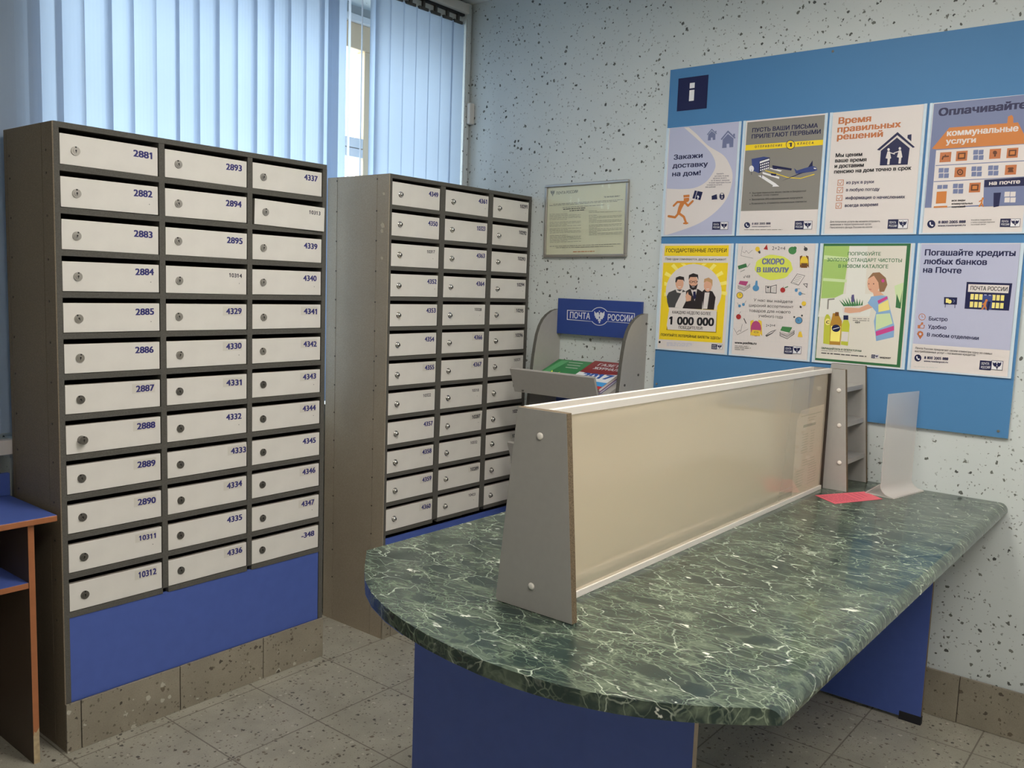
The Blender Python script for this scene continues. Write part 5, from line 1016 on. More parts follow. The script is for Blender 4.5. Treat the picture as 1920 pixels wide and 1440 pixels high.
  ('dkorange',[44.0,181.8,43.8,178.2,42.5,175.0,40.2,172.3,37.3,170.6,33.9,169.8,30.5,170.2,27.3,171.7,24.6,174.1,22.8,177.2,22.0,180.7,22.2,184.2,23.5,187.5,25.8,190.1,28.7,191.9,32.1,192.6,35.5,192.2,38.7,190.7,41.4,188.3,43.2,185.2]),
  ('lilac',[42.2,181.7,42.0,178.7,40.9,176.0,39.1,173.8,36.6,172.3,33.8,171.7,30.9,172.0,28.2,173.3,26.0,175.3,24.4,177.8,23.7,180.7,24.0,183.7,25.1,186.4,26.9,188.6,29.4,190.1,32.2,190.7,35.1,190.4,37.8,189.1,40.0,187.2,41.5,184.6]),
  ('dkorange',[33.3,188.1,31.6,188.0,32.2,180.8,33.8,180.9]),
  ('dkorange',[33.0,181.6,33.1,180.0,37.7,180.3,37.6,181.9]),
  ('dkorange',[21.7,153.1,29.8,154.7,33.3,164.1,38.4,162.8,37.7,155.2,44.1,154.4,42.2,142.8,22.5,142.8]),
  ('lilac',[30.8,151.7,35.5,155.8,41.5,152.3,40.7,144.7,30.6,144.8]),
  ('dkorange',[21.6,123.6,25.2,132.3,32.2,134.6,39.6,131.2,42.2,121.9,33.1,106.7]),
  ('lilac',[36.3,124.2,35.9,122.0,34.6,120.4,32.7,119.7,30.7,120.2,29.1,121.6,28.4,123.7,28.8,125.8,30.1,127.4,32.0,128.1,34.0,127.7,35.6,126.2]),
  ('navy', 'Быстро', 54.8, 171.3, 57.4, 12.8, 0.02, 0.0),
  ('navy', 'Удобно', 54.6, 144.0, 56.4, 12.8, 0.02, 0.005),
  ('navy', 'В любом отделении', 53.5, 118.0, 156.1, 11.9, 0.02, -0.011),
  ('dkgray', 'Почта России предлагает своим клиентам одну из самых', 21.0, 73.3, 232.0, 6.7, 0.008, -0.007),
  ('dkgray', 'востребованных услуг – погашение кредитов', 20.1, 62.8, 184.1, 6.8, 0.008, 0.003),
  ('navy',[42.5,44.1,42.3,40.4,41.0,37.0,38.7,34.2,35.8,32.2,32.4,31.4,28.9,31.7,25.7,33.1,23.0,35.5,21.2,38.7,20.3,42.4,20.6,46.1,21.9,49.5,24.1,52.3,27.1,54.3,30.5,55.1,33.9,54.8,37.2,53.3,39.8,50.9,41.7,47.7]),
  ('white',[26.0,48.2,28.7,49.6,30.7,45.6,29.2,43.7,32.8,40.4,34.9,42.3,37.8,40.2,36.4,37.1,33.1,36.8,27.1,41.7]),
  ('navy', '8 800 2005 888', 51.3, 42.1, 73.7, 9.1, 0.03, 0.019),
  ('navy', 'www.russianpost.ru', 50.7, 32.1, 74.4, 6.4, 0.02, 0.022),
  ('ltgray',[20.6,12.6,28.8,12.9,28.8,14.8,20.6,14.5]),
  ('ltgray',[31.7,13.0,56.2,13.8,56.2,15.7,31.7,14.9]),
  ('ltgray',[59.4,13.9,66.8,14.1,66.8,16.0,59.4,15.8]),
  ('ltgray',[69.0,14.2,84.5,14.7,84.5,16.6,69.0,16.1]),
  ('ltgray',[87.0,14.8,95.3,15.1,95.3,17.0,87.0,16.7]),
  ('navy',[219.3,20.9,252.9,20.9,252.9,50.9,219.3,50.9]),
  ('navy',[252.6,23.8,285.8,23.8,285.8,53.6,252.6,53.6]),
  ('white',[254.0,25.1,284.4,25.1,284.4,52.2,254.0,52.2]),
  ('white', 'ПОЧТА', 224.2, 36.5, 22.5, 8.1, 0.01, 0.085),
  ('white', 'РОССИИ', 224.1, 24.3, 25.9, 8.1, 0.01, 0.088),
  ('navy',[268.1,40.4,266.2,44.5,262.8,47.3,260.8,44.7,255.8,49.1,257.0,40.1,259.0,39.0,258.6,36.5,261.2,36.1,262.1,33.1,264.5,34.6,265.9,32.9,268.6,34.9]),
  ('navy',[268.6,41.6,267.0,47.0,264.9,47.8,263.3,45.7,265.1,45.9,265.7,44.5,266.8,40.9]),
  ('navy',[268.9,35.0,266.0,31.6,267.3,29.3,268.6,31.3]),
  ('navy',[270.1,40.6,271.3,44.9,274.1,48.2,276.5,46.0,280.6,51.2,281.0,42.1,279.2,40.7,280.1,38.4,277.6,37.5,277.3,34.4,274.6,35.4,273.5,33.5,270.6,35.1]),
  ('navy',[269.4,41.7,270.0,47.3,272.0,48.4,273.9,46.6,272.1,46.5,271.8,45.0,271.3,41.3]),
  ('navy',[270.2,35.1,273.6,32.3,272.8,29.8,271.2,31.5]),
  ('navy',[267.2,41.5,270.8,41.8,271.6,34.6,271.0,30.8,272.1,26.7,268.5,26.4,268.9,30.7,267.6,34.2]),
  ('navy',[267.1,48.5,266.7,50.6,267.8,49.8,268.1,51.4,268.8,49.8,269.7,50.9,269.7,48.7]),
  ('white',[270.6,37.5,270.5,36.1,270.0,35.2,269.2,35.1,268.5,35.9,268.1,37.3,268.2,38.8,268.8,39.7,269.5,39.8,270.3,38.9]),
 ]),
 'sign':(-0.605,1.212,[
  ('silver',[36.8,99.4,166.4,99.9,169.7,103.8,173.5,107.4,177.9,110.6,182.6,113.3,187.7,115.5,193.1,117.2,198.7,118.3,204.3,118.8,210.0,118.8,215.6,118.1,221.1,116.9,226.4,115.2,231.3,113.0,235.9,110.2,240.0,107.0,243.7,103.4,379.2,101.4,379.5,57.7,246.1,59.7,242.9,55.8,239.2,52.2,234.9,49.0,230.2,46.3,225.2,44.0,219.9,42.3,214.3,41.1,208.7,40.5,203.0,40.5,197.3,41.0,191.8,42.1,186.5,43.8,181.4,46.1,176.7,48.8,172.5,52.0,168.8,55.6,37.9,56.6]),
  ('signblue',[40.5,96.6,169.3,98.4,172.4,102.1,175.9,105.4,180.0,108.3,184.4,110.8,189.1,112.9,194.1,114.4,199.2,115.4,204.5,115.9,209.7,115.9,215.0,115.3,220.0,114.2,224.9,112.6,229.5,110.5,233.8,108.0,237.6,105.0,241.0,101.7,376.2,98.5,376.1,60.3,243.3,61.2,240.3,57.5,236.8,54.2,232.8,51.2,228.5,48.7,223.8,46.6,218.9,45.0,213.8,43.9,208.5,43.4,203.2,43.3,198.0,43.8,192.9,44.9,187.9,46.5,183.3,48.5,178.9,51.0,175.0,54.0,171.6,57.3,41.4,59.7]),
  ('silver', 'ПОЧТА', 53.0, 64.9, 106.1, 27.4, 0.02, 0.0),
  ('silver', 'РОССИИ', 248.5, 65.5, 121.3, 26.5, 0.02, 0.003),
  ('silver',[204.3,81.5,200.6,90.6,193.6,97.0,189.5,91.4,179.3,101.6,181.2,81.7,185.3,79.2,184.3,73.9,189.7,72.8,191.4,66.2,196.5,69.1,199.4,65.3,204.9,69.6]),
  ('silver',[205.5,84.2,202.4,96.0,198.1,98.0,194.6,93.5,198.3,93.7,199.6,90.6,201.6,82.7]),
  ('silver',[205.7,69.6,199.5,62.6,201.9,57.4,204.9,61.6]),
  ('silver',[208.5,81.7,211.1,91.1,217.3,98.1,222.1,93.0,230.9,104.0,231.2,84.2,227.4,81.3,229.0,76.1,223.9,74.5,222.9,67.9,217.6,70.2,215.2,66.1,209.2,69.8]),
  ('silver',[207.0,84.3,208.7,96.3,212.8,98.7,216.7,94.6,213.0,94.4,212.2,91.2,211.0,83.2]),
  ('silver',[208.4,69.8,215.3,63.5,213.5,58.1,210.1,61.9]),
  ('silver',[202.6,84.1,209.9,84.4,211.3,68.6,209.7,60.5,211.8,51.3,204.4,50.9,205.5,60.3,202.9,68.1]),
  ('silver',[202.8,99.2,202.0,104.0,204.2,102.0,205.1,105.5,206.3,102.1,208.3,104.3,208.0,99.5]),
  ('signblue',[209.4,75.1,209.1,72.0,207.8,70.0,206.2,69.9,204.8,71.8,204.1,74.9,204.5,78.0,205.7,80.0,207.3,80.1,208.7,78.2]),
 ]),
 'notice':(-0.486,1.541,[
  ('gray',[37.2,283.7,35.5,288.6,32.5,292.2,30.6,289.5,26.2,295.2,27.0,284.8,28.8,283.4,28.4,280.6,30.8,279.9,31.5,276.4,33.8,277.7,35.0,275.6,37.5,277.6]),
  ('gray',[37.7,285.1,36.3,291.3,34.4,292.5,32.9,290.4,34.5,290.3,35.1,288.6,36.0,284.5]),
  ('gray',[37.8,277.6,35.1,274.2,36.2,271.4,37.4,273.5]),
  ('gray',[39.0,283.7,40.1,288.4,42.9,291.7,45.0,288.9,48.8,294.2,49.0,284.0,47.4,282.7,48.1,279.9,45.8,279.3,45.4,275.9,43.0,277.4,42.0,275.3,39.3,277.5]),
  ('gray',[38.4,285.1,39.1,291.2,40.9,292.2,42.6,290.0,41.0,290.0,40.6,288.4,40.1,284.3]),
  ('gray',[39.0,277.5,42.0,274.0,41.2,271.3,39.8,273.4]),
  ('gray',[36.4,285.1,39.6,285.0,40.3,276.8,39.6,272.7,40.5,267.9,37.3,268.0,37.7,272.8,36.6,276.9]),
  ('gray',[36.5,293.0,36.1,295.4,37.1,294.3,37.5,296.1,38.0,294.3,38.9,295.3,38.8,292.9]),
  ('cream2',[39.4,280.2,39.3,278.6,38.7,277.7,38.0,277.7,37.4,278.7,37.1,280.3,37.2,281.9,37.8,282.9,38.5,282.9,39.1,281.9]),
  ('dkgray', 'ПОЧТА РОССИИ', 58.9, 273.9, 114.3, 12.1, 0.01, 0.023),
  ('gray',[307.9,251.6,319.7,251.7,319.7,253.8,307.9,253.7]),
  ('gray',[322.8,251.7,332.8,251.8,332.8,253.8,322.8,253.8]),
  ('gray',[335.0,251.8,346.5,251.9,346.5,253.9,335.0,253.9]),
  ('gray',[348.7,251.9,357.3,252.0,357.3,254.0,348.7,253.9]),
  ('gray',[360.5,252.0,381.3,252.1,381.3,254.2,360.5,254.0]),
  ('gray',[383.7,252.2,387.9,252.2,387.9,254.2,383.7,254.2]),
  ('gray',[311.6,248.6,318.9,248.6,318.9,250.7,311.6,250.6]),
  ('gray',[322.1,248.7,336.1,248.8,336.1,250.8,322.1,250.7]),
  ('gray',[338.6,248.8,357.2,248.9,357.2,251.0,338.6,250.8]),
  ('gray',[359.7,248.9,380.3,249.1,380.3,251.1,359.7,251.0]),
  ('gray',[383.0,249.1,384.6,249.1,384.6,251.2,383.0,251.1]),
  ('gray',[43.8,231.8,52.8,231.8,52.8,234.0,43.8,233.9]),
  ('gray',[56.3,231.9,68.6,232.0,68.6,234.1,56.3,234.0]),
  ('gray',[72.2,232.0,84.4,232.2,84.4,234.3,72.2,234.2]),
  ('gray',[87.9,232.2,109.0,232.4,109.0,234.5,87.9,234.3]),
  ('gray',[112.2,232.4,137.9,232.7,137.9,234.8,112.2,234.5]),
  ('gray',[141.4,232.7,150.1,232.8,150.1,234.9,141.4,234.8]),
  ('gray',[153.7,232.8,173.2,233.0,173.2,235.1,153.7,234.9]),
  ('gray',[176.0,233.1,196.5,233.3,196.5,235.4,176.0,235.2]),
  ('gray',[199.4,233.3,221.9,233.5,221.9,235.6,199.4,235.4]),
  ('gray',[224.5,233.5,236.1,233.7,236.1,235.7,224.5,235.6]),
  ('gray',[239.5,233.7,254.5,233.8,254.5,235.9,239.5,235.8]),
  ('gray',[257.8,233.9,277.4,234.1,277.4,236.1,257.8,235.9]),
  ('gray',[279.8,234.1,297.8,234.3,297.8,236.3,279.8,236.1]),
  ('gray',[300.6,234.3,319.9,234.5,319.9,236.5,300.6,236.3]),
  ('gray',[322.8,234.5,331.0,234.6,331.0,236.6,322.8,236.6]),
  ('gray',[333.8,234.6,350.1,234.8,350.1,236.8,333.8,236.7]),
  ('gray',[352.6,234.8,359.5,234.9,359.5,236.9,352.6,236.8]),
  ('gray',[362.5,234.9,369.8,235.0,369.8,237.0,362.5,236.9]),
  ('gray',[372.8,235.0,388.4,235.2,388.4,237.2,372.8,237.0]),
  ('gray',[391.5,235.2,402.5,235.3,402.5,237.3,391.5,237.2]),
  ('gray',[22.8,226.2,41.0,226.4,41.0,228.6,22.8,228.4]),
  ('gray',[44.1,226.5,63.3,226.7,63.3,228.8,44.1,228.6]),
  ('gray',[66.3,226.7,89.8,227.0,89.8,229.1,66.3,228.8]),
  ('gray',[92.8,227.0,108.9,227.2,108.9,229.3,92.8,229.1]),
  ('gray',[112.3,227.2,131.3,227.4,131.3,229.5,112.3,229.3]),
  ('gray',[134.2,227.4,157.1,227.7,157.1,229.8,134.2,229.6]),
  ('gray',[160.5,227.7,181.7,228.0,181.7,230.1,160.5,229.8]),
  ('gray',[184.8,228.0,205.8,228.2,205.8,230.3,184.8,230.1]),
  ('gray',[209.0,228.2,233.8,228.5,233.8,230.6,209.0,230.3]),
  ('gray',[236.4,228.5,244.6,228.6,244.6,230.7,236.4,230.6]),
  ('gray',[247.3,228.7,257.3,228.8,257.3,230.8,247.3,230.7]),
  ('gray',[259.8,228.8,275.1,229.0,275.1,231.0,259.8,230.9]),
  ('gray',[278.2,229.0,290.6,229.1,290.6,231.2,278.2,231.1]),
  ('gray',[293.5,229.2,308.9,229.3,308.9,231.4,293.5,231.2]),
  ('gray',[311.7,229.4,319.8,229.4,319.8,231.5,311.7,231.4]),
  ('gray',[323.3,229.5,333.0,229.6,333.0,231.6,323.3,231.5]),
  ('gray',[336.2,229.6,349.8,229.8,349.8,231.8,336.2,231.7]),
  ('gray',[352.5,229.8,375.6,230.0,375.6,232.1,352.5,231.8]),
  ('gray',[94.3,215.1,107.7,215.3,107.7,217.4,94.3,217.2]),
  ('gray',[110.2,215.3,121.0,215.4,121.0,217.6,110.2,217.4]),
  ('gray',[123.3,215.5,135.1,215.6,135.1,217.7,123.3,217.6]),
  ('gray',[138.6,215.7,155.6,215.9,155.6,218.0,138.6,217.8]),
  ('gray',[158.1,215.9,167.7,216.0,167.7,218.1,158.1,218.0]),
  ('gray',[170.6,216.1,184.8,216.3,184.8,218.3,170.6,218.2]),
  ('gray',[188.4,216.3,204.1,216.5,204.1,218.6,188.4,218.4]),
  ('gray',[207.6,216.5,232.2,216.9,232.2,218.9,207.6,218.6]),
  ('gray',[235.0,216.9,248.3,217.1,248.3,219.1,235.0,219.0]),
  ('gray',[250.7,217.1,268.6,217.3,268.6,219.4,250.7,219.2]),
  ('gray',[272.0,217.4,288.8,217.6,288.8,219.6,272.0,219.4]),
  ('gray',[291.1,217.6,309.2,217.8,309.2,219.9,291.1,219.7]),
  ('gray',[312.0,217.9,313.3,217.9,313.3,219.9,312.0,219.9]),
  ('dkgray',[98.5,206.8,110.5,207.0,110.5,210.3,98.5,210.1]),
  ('dkgray',[113.0,207.0,138.8,207.4,138.8,210.7,113.0,210.3]),
  ('dkgray',[142.0,207.4,154.5,207.6,154.5,210.9,142.0,210.7]),
  ('dkgray',[157.3,207.6,165.5,207.7,165.5,211.1,157.3,210.9]),
  ('dkgray',[168.3,207.8,176.7,207.9,176.7,211.2,168.3,211.1]),
  ('dkgray',[179.0,207.9,188.1,208.1,188.1,211.4,179.0,211.2]),
  ('dkgray',[191.2,208.1,215.3,208.4,215.3,211.7,191.2,211.4]),
  ('dkgray',[132.8,199.0,140.7,199.1,140.7,202.4,132.8,202.3]),
  ('dkgray',[143.6,199.1,158.6,199.4,158.6,202.7,143.6,202.5]),
  ('dkgray',[161.3,199.4,168.0,199.5,168.0,202.8,161.3,202.7]),
  ('dkgray',[170.8,199.6,184.8,199.8,184.8,203.1,170.8,202.9]),
  ('dkgray',[187.5,199.8,209.9,200.2,209.9,203.5,187.5,203.1]),
  ('dkgray',[213.5,200.2,214.0,200.2,214.0,203.5,213.5,203.5]),
  ('gray',[24.7,188.8,35.1,188.7,35.1,190.1,24.7,190.2]),
  ('gray',[38.7,188.7,55.3,188.6,55.3,189.9,38.7,190.1]),
  ('gray',[58.9,188.5,81.8,188.4,81.8,189.8,58.9,189.9]),
  ('gray',[84.8,188.4,101.6,188.2,101.6,189.6,84.8,189.7]),
  ('gray',[104.3,188.2,122.1,188.1,122.1,189.5,104.3,189.6]),
  ('gray',[25.0,182.9,48.5,182.8,48.5,184.2,25.0,184.3]),
  ('gray',[51.9,182.8,66.6,182.7,66.6,184.1,51.9,184.2]),
  ('gray',[69.4,182.7,86.2,182.6,86.2,183.9,69.4,184.0]),
  ('gray',[89.2,182.6,104.3,182.5,104.3,183.8,89.2,183.9]),
  ('gray',[107.2,182.4,125.2,182.3,125.2,183.7,107.2,183.8]),
  ('gray',[128.6,182.3,144.5,182.2,144.5,183.6,128.6,183.7]),
  ('gray',[146.9,182.2,171.7,182.1,171.7,183.4,146.9,183.6]),
  ('gray',[175.3,182.0,185.7,182.0,185.7,183.3,175.3,183.4]),
  ('gray',[189.0,182.0,193.0,181.9,193.0,183.3,189.0,183.3]),
  ('gray',[25.3,177.1,45.6,177.0,45.6,178.4,25.3,178.5]),
  ('gray',[48.6,177.0,67.8,176.9,67.8,178.3,48.6,178.4]),
  ('gray',[70.3,176.9,93.7,176.8,93.7,178.1,70.3,178.2]),
  ('gray',[97.4,176.7,104.5,176.7,104.5,178.1,97.4,178.1]),
  ('gray',[107.5,176.7,126.8,176.6,126.8,177.9,107.5,178.0]),
  ('gray',[129.1,176.6,138.8,176.5,138.8,177.9,129.1,177.9]),
  ('gray',[141.4,176.5,163.6,176.4,163.6,177.8,141.4,177.9]),
  ('gray',[166.3,176.4,188.5,176.3,188.5,177.6,166.3,177.7]),
  ('gray',[191.7,176.3,193.3,176.2,193.3,177.6,191.7,177.6]),
  ('gray',[25.6,171.3,42.5,171.2,42.5,172.6,25.6,172.6]),
  ('gray',[45.9,171.2,65.7,171.1,65.7,172.5,45.9,172.6]),
  ('gray',[68.8,171.1,92.0,171.0,92.0,172.4,68.8,172.5]),
  ('gray',[95.5,171.0,108.2,170.9,108.2,172.3,95.5,172.3]),
  ('gray',[111.8,170.9,123.5,170.8,123.5,172.2,111.8,172.3]),
  ('gray',[127.1,170.8,152.7,170.7,152.7,172.1,127.1,172.2]),
  ('gray',[155.0,170.7,177.0,170.6,177.0,172.0,155.0,172.1]),
  ('gray',[180.5,170.6,193.6,170.6,193.6,171.9,180.5,172.0]),
  ('gray',[25.9,165.4,36.5,165.4,36.5,166.8,25.9,166.8]),
  ('gray',[39.3,165.4,62.4,165.3,62.4,166.7,39.3,166.8]),
  ('gray',[65.1,165.3,80.7,165.2,80.7,166.6,65.1,166.7]),
  ('gray',[83.1,165.2,102.7,165.2,102.7,166.5,83.1,166.6]),
  ('gray',[106.2,165.2,119.8,165.1,119.8,166.5,106.2,166.5]),
  ('gray',[123.1,165.1,123.3,165.1,123.3,166.5,123.1,166.5]),
  ('gray',[26.4,153.7,48.7,153.7,48.7,155.1,26.4,155.1]),
  ('gray',[52.4,153.7,68.1,153.7,68.1,155.0,52.4,155.1]),
  ('gray',[70.8,153.7,79.1,153.7,79.1,155.0,70.8,155.0]),
  ('gray',[82.0,153.6,99.1,153.6,99.1,155.0,82.0,155.0]),
  ('gray',[101.7,153.6,113.2,153.6,113.2,155.0,101.7,155.0]),
  ('gray',[115.9,153.6,128.7,153.6,128.7,154.9,115.9,155.0]),
  ('gray',[131.8,153.6,143.2,153.6,143.2,154.9,131.8,154.9]),
  ('gray',[145.7,153.6,170.8,153.5,170.8,154.9,145.7,154.9]),
  ('gray',[173.6,153.5,194.5,153.5,194.5,154.8,173.6,154.9]),
  ('gray',[26.7,147.9,35.5,147.9,35.5,149.3,26.7,149.3]),
  ('gray',[38.3,147.9,56.7,147.9,56.7,149.2,38.3,149.3]),
  ('gray',[59.3,147.9,75.0,147.9,75.0,149.2,59.3,149.2]),
  ('gray',[78.4,147.9,101.2,147.8,101.2,149.2,78.4,149.2]),
  ('gray',[104.6,147.8,119.7,147.8,119.7,149.2,104.6,149.2]),
  ('gray',[122.9,147.8,142.6,147.8,142.6,149.2,122.9,149.2]),
  ('gray',[145.9,147.8,162.8,147.8,162.8,149.2,145.9,149.2]),
  ('gray',[166.0,147.8,189.8,147.8,189.8,149.2,166.0,149.2]),
  ('gray',[192.3,147.8,194.8,147.8,194.8,149.2,192.3,149.2]),
  ('gray',[27.0,142.0,42.8,142.0,42.8,143.4,27.0,143.4]),
  ('gray',[46.6,142.0,54.5,142.0,54.5,143.4,46.6,143.4]),
  ('gray',[57.6,142.0,78.5,142.1,78.5,143.4,57.6,143.4]),
  ('gray',[81.7,142.1,94.8,142.1,94.8,143.4,81.7,143.4]),
  ('gray',[98.4,142.1,122.6,142.1,122.6,143.4,98.4,143.4]),
  ('gray',[27.3,136.2,38.6,136.2,38.6,137.6,27.3,137.6]),
  ('gray',[41.2,136.2,50.6,136.2,50.6,137.6,41.2,137.6]),
  ('gray',[53.9,136.2,72.2,136.2,72.2,137.6,53.9,137.6]),
  ('gray',[75.3,136.2,90.1,136.3,90.1,137.6,75.3,137.6]),
  ('gray',[93.3,136.3,117.8,136.3,117.8,137.7,93.3,137.6]),
  ('gray',[120.7,136.3,136.6,136.3,136.6,137.7,120.7,137.7]),
  ('gray',[139.4,136.3,150.2,136.4,150.2,137.7,139.4,137.7]),
  ('gray',[153.6,136.4,172.3,136.4,172.3,137.7,153.6,137.7]),
  ('gray',[175.9,136.4,195.4,136.4,195.4,137.8,175.9,137.7]),
  ('gray',[27.9,124.5,45.8,124.5,45.8,125.9,27.9,125.9]),
  ('gray',[48.4,124.5,67.0,124.6,67.0,126.0,48.4,125.9]),
  ('gray',[69.6,124.6,86.0,124.7,86.0,126.0,69.6,126.0]),
  ('gray',[89.8,124.7,96.8,124.7,96.8,126.1,89.8,126.0]),
  ('gray',[99.3,124.7,125.0,124.8,125.0,126.2,99.3,126.1]),
  ('gray',[128.1,124.8,145.1,124.9,145.1,126.2,128.1,126.2]),
  ('gray',[148.8,124.9,165.4,124.9,165.4,126.3,148.8,126.2]),
  ('gray',[167.6,124.9,185.2,125.0,185.2,126.3,167.6,126.3]),
  ('gray',[188.3,125.0,196.1,125.0,196.1,126.4,188.3,126.4]),
  ('gray',[28.2,118.6,39.0,118.7,39.0,120.0,28.2,120.0]),
  ('gray',[42.4,118.7,60.3,118.7,60.3,120.1,42.4,120.1]),
  ('gray',[64.0,118.8,75.2,118.8,75.2,120.2,64.0,120.1]),
  ('gray',[79.0,118.8,86.2,118.9,86.2,120.2,79.0,120.2]),
  ('gray',[89.5,118.9,100.4,118.9,100.4,120.3,89.5,120.2]),
  ('gray',[104.2,118.9,114.5,119.0,114.5,120.3,104.2,120.3]),
  ('gray',[117.8,119.0,125.7,119.0,125.7,120.4,117.8,120.4]),
  ('gray',[28.5,112.8,44.2,112.8,44.2,114.2,28.5,114.1]),
  ('gray',[47.7,112.9,60.4,112.9,60.4,114.3,47.7,114.2]),
  ('gray',[63.4,112.9,88.2,113.1,88.2,114.4,63.4,114.3]),
  ('gray',[91.0,113.1,102.3,113.1,102.3,114.5,91.0,114.5]),
  ('gray',[105.1,113.2,129.3,113.3,129.3,114.6,105.1,114.5]),
  ('gray',[131.8,113.3,153.0,113.4,153.0,114.8,131.8,114.7]),
  ('gray',[156.8,113.4,170.4,113.5,170.4,114.9,156.8,114.8]),
  ('gray',[173.8,113.5,191.4,113.6,191.4,115.0,173.8,114.9]),
  ('gray',[194.6,113.6,196.7,113.6,196.7,115.0,194.6,115.0]),
  ('gray',[28.8,106.9,41.9,107.0,41.9,108.4,28.8,108.3]),
  ('gray',[44.7,107.0,61.7,107.1,61.7,108.5,44.7,108.4]),
  ('gray',[64.3,107.1,80.9,107.2,80.9,108.6,64.3,108.5]),
  ('gray',[84.1,107.2,105.7,107.4,105.7,108.7,84.1,108.6]),
  ('gray',[109.3,107.4,119.3,107.5,119.3,108.8,109.3,108.8]),
  ('gray',[121.7,107.5,139.1,107.6,139.1,108.9,121.7,108.8]),
  ('gray',[142.3,107.6,167.3,107.7,167.3,109.1,142.3,109.0]),
  ('gray',[169.8,107.8,179.0,107.8,179.0,109.2,169.8,109.1]),
  ('gray',[181.5,107.8,197.0,107.9,197.0,109.3,181.5,109.2]),
  ('gray',[29.4,95.2,54.6,95.4,54.6,96.8,29.4,96.6]),
  ('gray',[57.6,95.4,81.3,95.6,81.3,97.0,57.6,96.8]),
  ('gray',[84.3,95.6,94.1,95.7,94.1,97.1,84.3,97.0]),
  ('gray',[97.5,95.7,118.5,95.9,118.5,97.3,97.5,97.1]),
  ('gray',[121.9,95.9,126.9,96.0,126.9,97.3,121.9,97.3]),
  ('gray',[29.7,89.3,44.5,89.4,44.5,90.8,29.7,90.7]),
  ('gray',[47.0,89.5,70.7,89.7,70.7,91.1,47.0,90.8]),
  ('gray',[74.2,89.7,89.7,89.8,89.7,91.2,74.2,91.1]),
  ('gray',[93.4,89.9,102.6,90.0,102.6,91.3,93.4,91.3]),
  ('gray',[105.3,90.0,117.8,90.1,117.8,91.5,105.3,91.4]),
  ('gray',[120.7,90.1,144.4,90.3,144.4,91.7,120.7,91.5]),
  ('gray',[148.0,90.4,156.0,90.4,156.0,91.8,148.0,91.7]),
  ('gray',[158.8,90.5,169.1,90.6,169.1,91.9,158.8,91.8]),
  ('gray',[171.9,90.6,181.8,90.7,181.8,92.0,171.9,91.9]),
  ('gray',[185.3,90.7,197.9,90.8,197.9,92.2,185.3,92.1]),
  ('gray',[30.0,83.4,50.1,83.6,50.1,85.0,30.0,84.8]),
  ('gray',[53.8,83.7,72.9,83.9,72.9,85.3,53.8,85.1]),
  ('gray',[75.6,83.9,98.1,84.1,98.1,85.5,75.6,85.3]),
  ('gray',[101.5,84.2,121.2,84.4,121.2,85.7,101.5,85.5]),
  ('gray',[124.2,84.4,132.5,84.5,132.5,85.8,124.2,85.8]),
  ('gray',[135.3,84.5,160.3,84.7,160.3,86.1,135.3,85.9]),
  ('gray',[163.4,84.8,170.4,84.8,170.4,86.2,163.4,86.1]),
  ('gray',[173.0,84.9,181.1,84.9,181.1,86.3,173.0,86.2]),
  ('gray',[183.4,85.0,195.9,85.1,195.9,86.5,183.4,86.3]),
  ('gray',[30.3,77.6,39.2,77.7,39.2,79.1,30.3,79.0]),
  ('gray',[42.7,77.7,68.7,78.0,68.7,79.4,42.7,79.1]),
  ('gray',[71.2,78.0,82.1,78.1,82.1,79.5,71.2,79.4]),
  ('gray',[84.5,78.2,98.8,78.3,98.8,79.7,84.5,79.5]),
  ('gray',[102.5,78.4,127.0,78.6,127.0,80.0,102.5,79.7]),
  ('gray',[129.7,78.7,153.7,78.9,153.7,80.3,129.7,80.0]),
  ('gray',[156.5,79.0,175.1,79.2,175.1,80.5,156.5,80.3]),
  ('gray',[178.5,79.2,188.2,79.3,188.2,80.7,178.5,80.6]),
  ('gray',[190.5,79.3,198.5,79.4,198.5,80.8,190.5,80.7]),
  ('gray',[30.5,71.7,45.4,71.9,45.4,73.3,30.5,73.1]),
  ('gray',[48.3,71.9,68.4,72.2,68.4,73.5,48.3,73.3]),
  ('gray',[71.1,72.2,86.6,72.4,86.6,73.8,71.1,73.6]),
  ('gray',[90.4,72.4,113.9,72.7,113.9,74.1,90.4,73.8]),
  ('gray',[117.0,72.7,128.1,72.9,128.1,74.2,117.0,74.1]),
  ('gray',[30.8,65.8,52.6,66.1,52.6,67.5,30.8,67.2]),
  ('gray',[56.5,66.2,64.9,66.3,64.9,67.7,56.5,67.6]),
  ('gray',[68.4,66.3,87.3,66.6,87.3,67.9,68.4,67.7]),
  ('gray',[90.1,66.6,103.9,66.8,103.9,68.2,90.1,68.0]),
  ('gray',[106.5,66.8,123.6,67.0,123.6,68.4,106.5,68.2]),
  ('gray',[127.1,67.1,143.4,67.3,143.4,68.7,127.1,68.4]),
  ('gray',[146.7,67.3,155.8,67.4,155.8,68.8,146.7,68.7]),
  ('gray',[158.9,67.5,183.8,67.8,183.8,69.2,158.9,68.8]),
  ('gray',[187.3,67.8,199.1,68.0,199.1,69.3,187.3,69.2]),
  ('gray',[234.3,194.4,259.5,194.4,259.5,195.7,234.3,195.7]),
  ('gray',[262.9,194.4,275.6,194.4,275.6,195.7,262.9,195.7]),
  ('gray',[234.6,188.4,253.1,188.5,253.1,189.8,234.6,189.8]),
  ('gray',[255.9,188.5,263.3,188.5,263.3,189.8,255.9,189.8]),
  ('gray',[266.4,188.5,289.4,188.5,289.4,189.8,266.4,189.8]),
  ('gray',[292.6,188.5,313.9,188.5,313.9,189.9,292.6,189.8]),
  ('gray',[316.5,188.5,335.4,188.6,335.4,189.9,316.5,189.8]),
  ('gray',[337.8,188.6,344.2,188.6,344.2,189.9,337.8,189.9]),
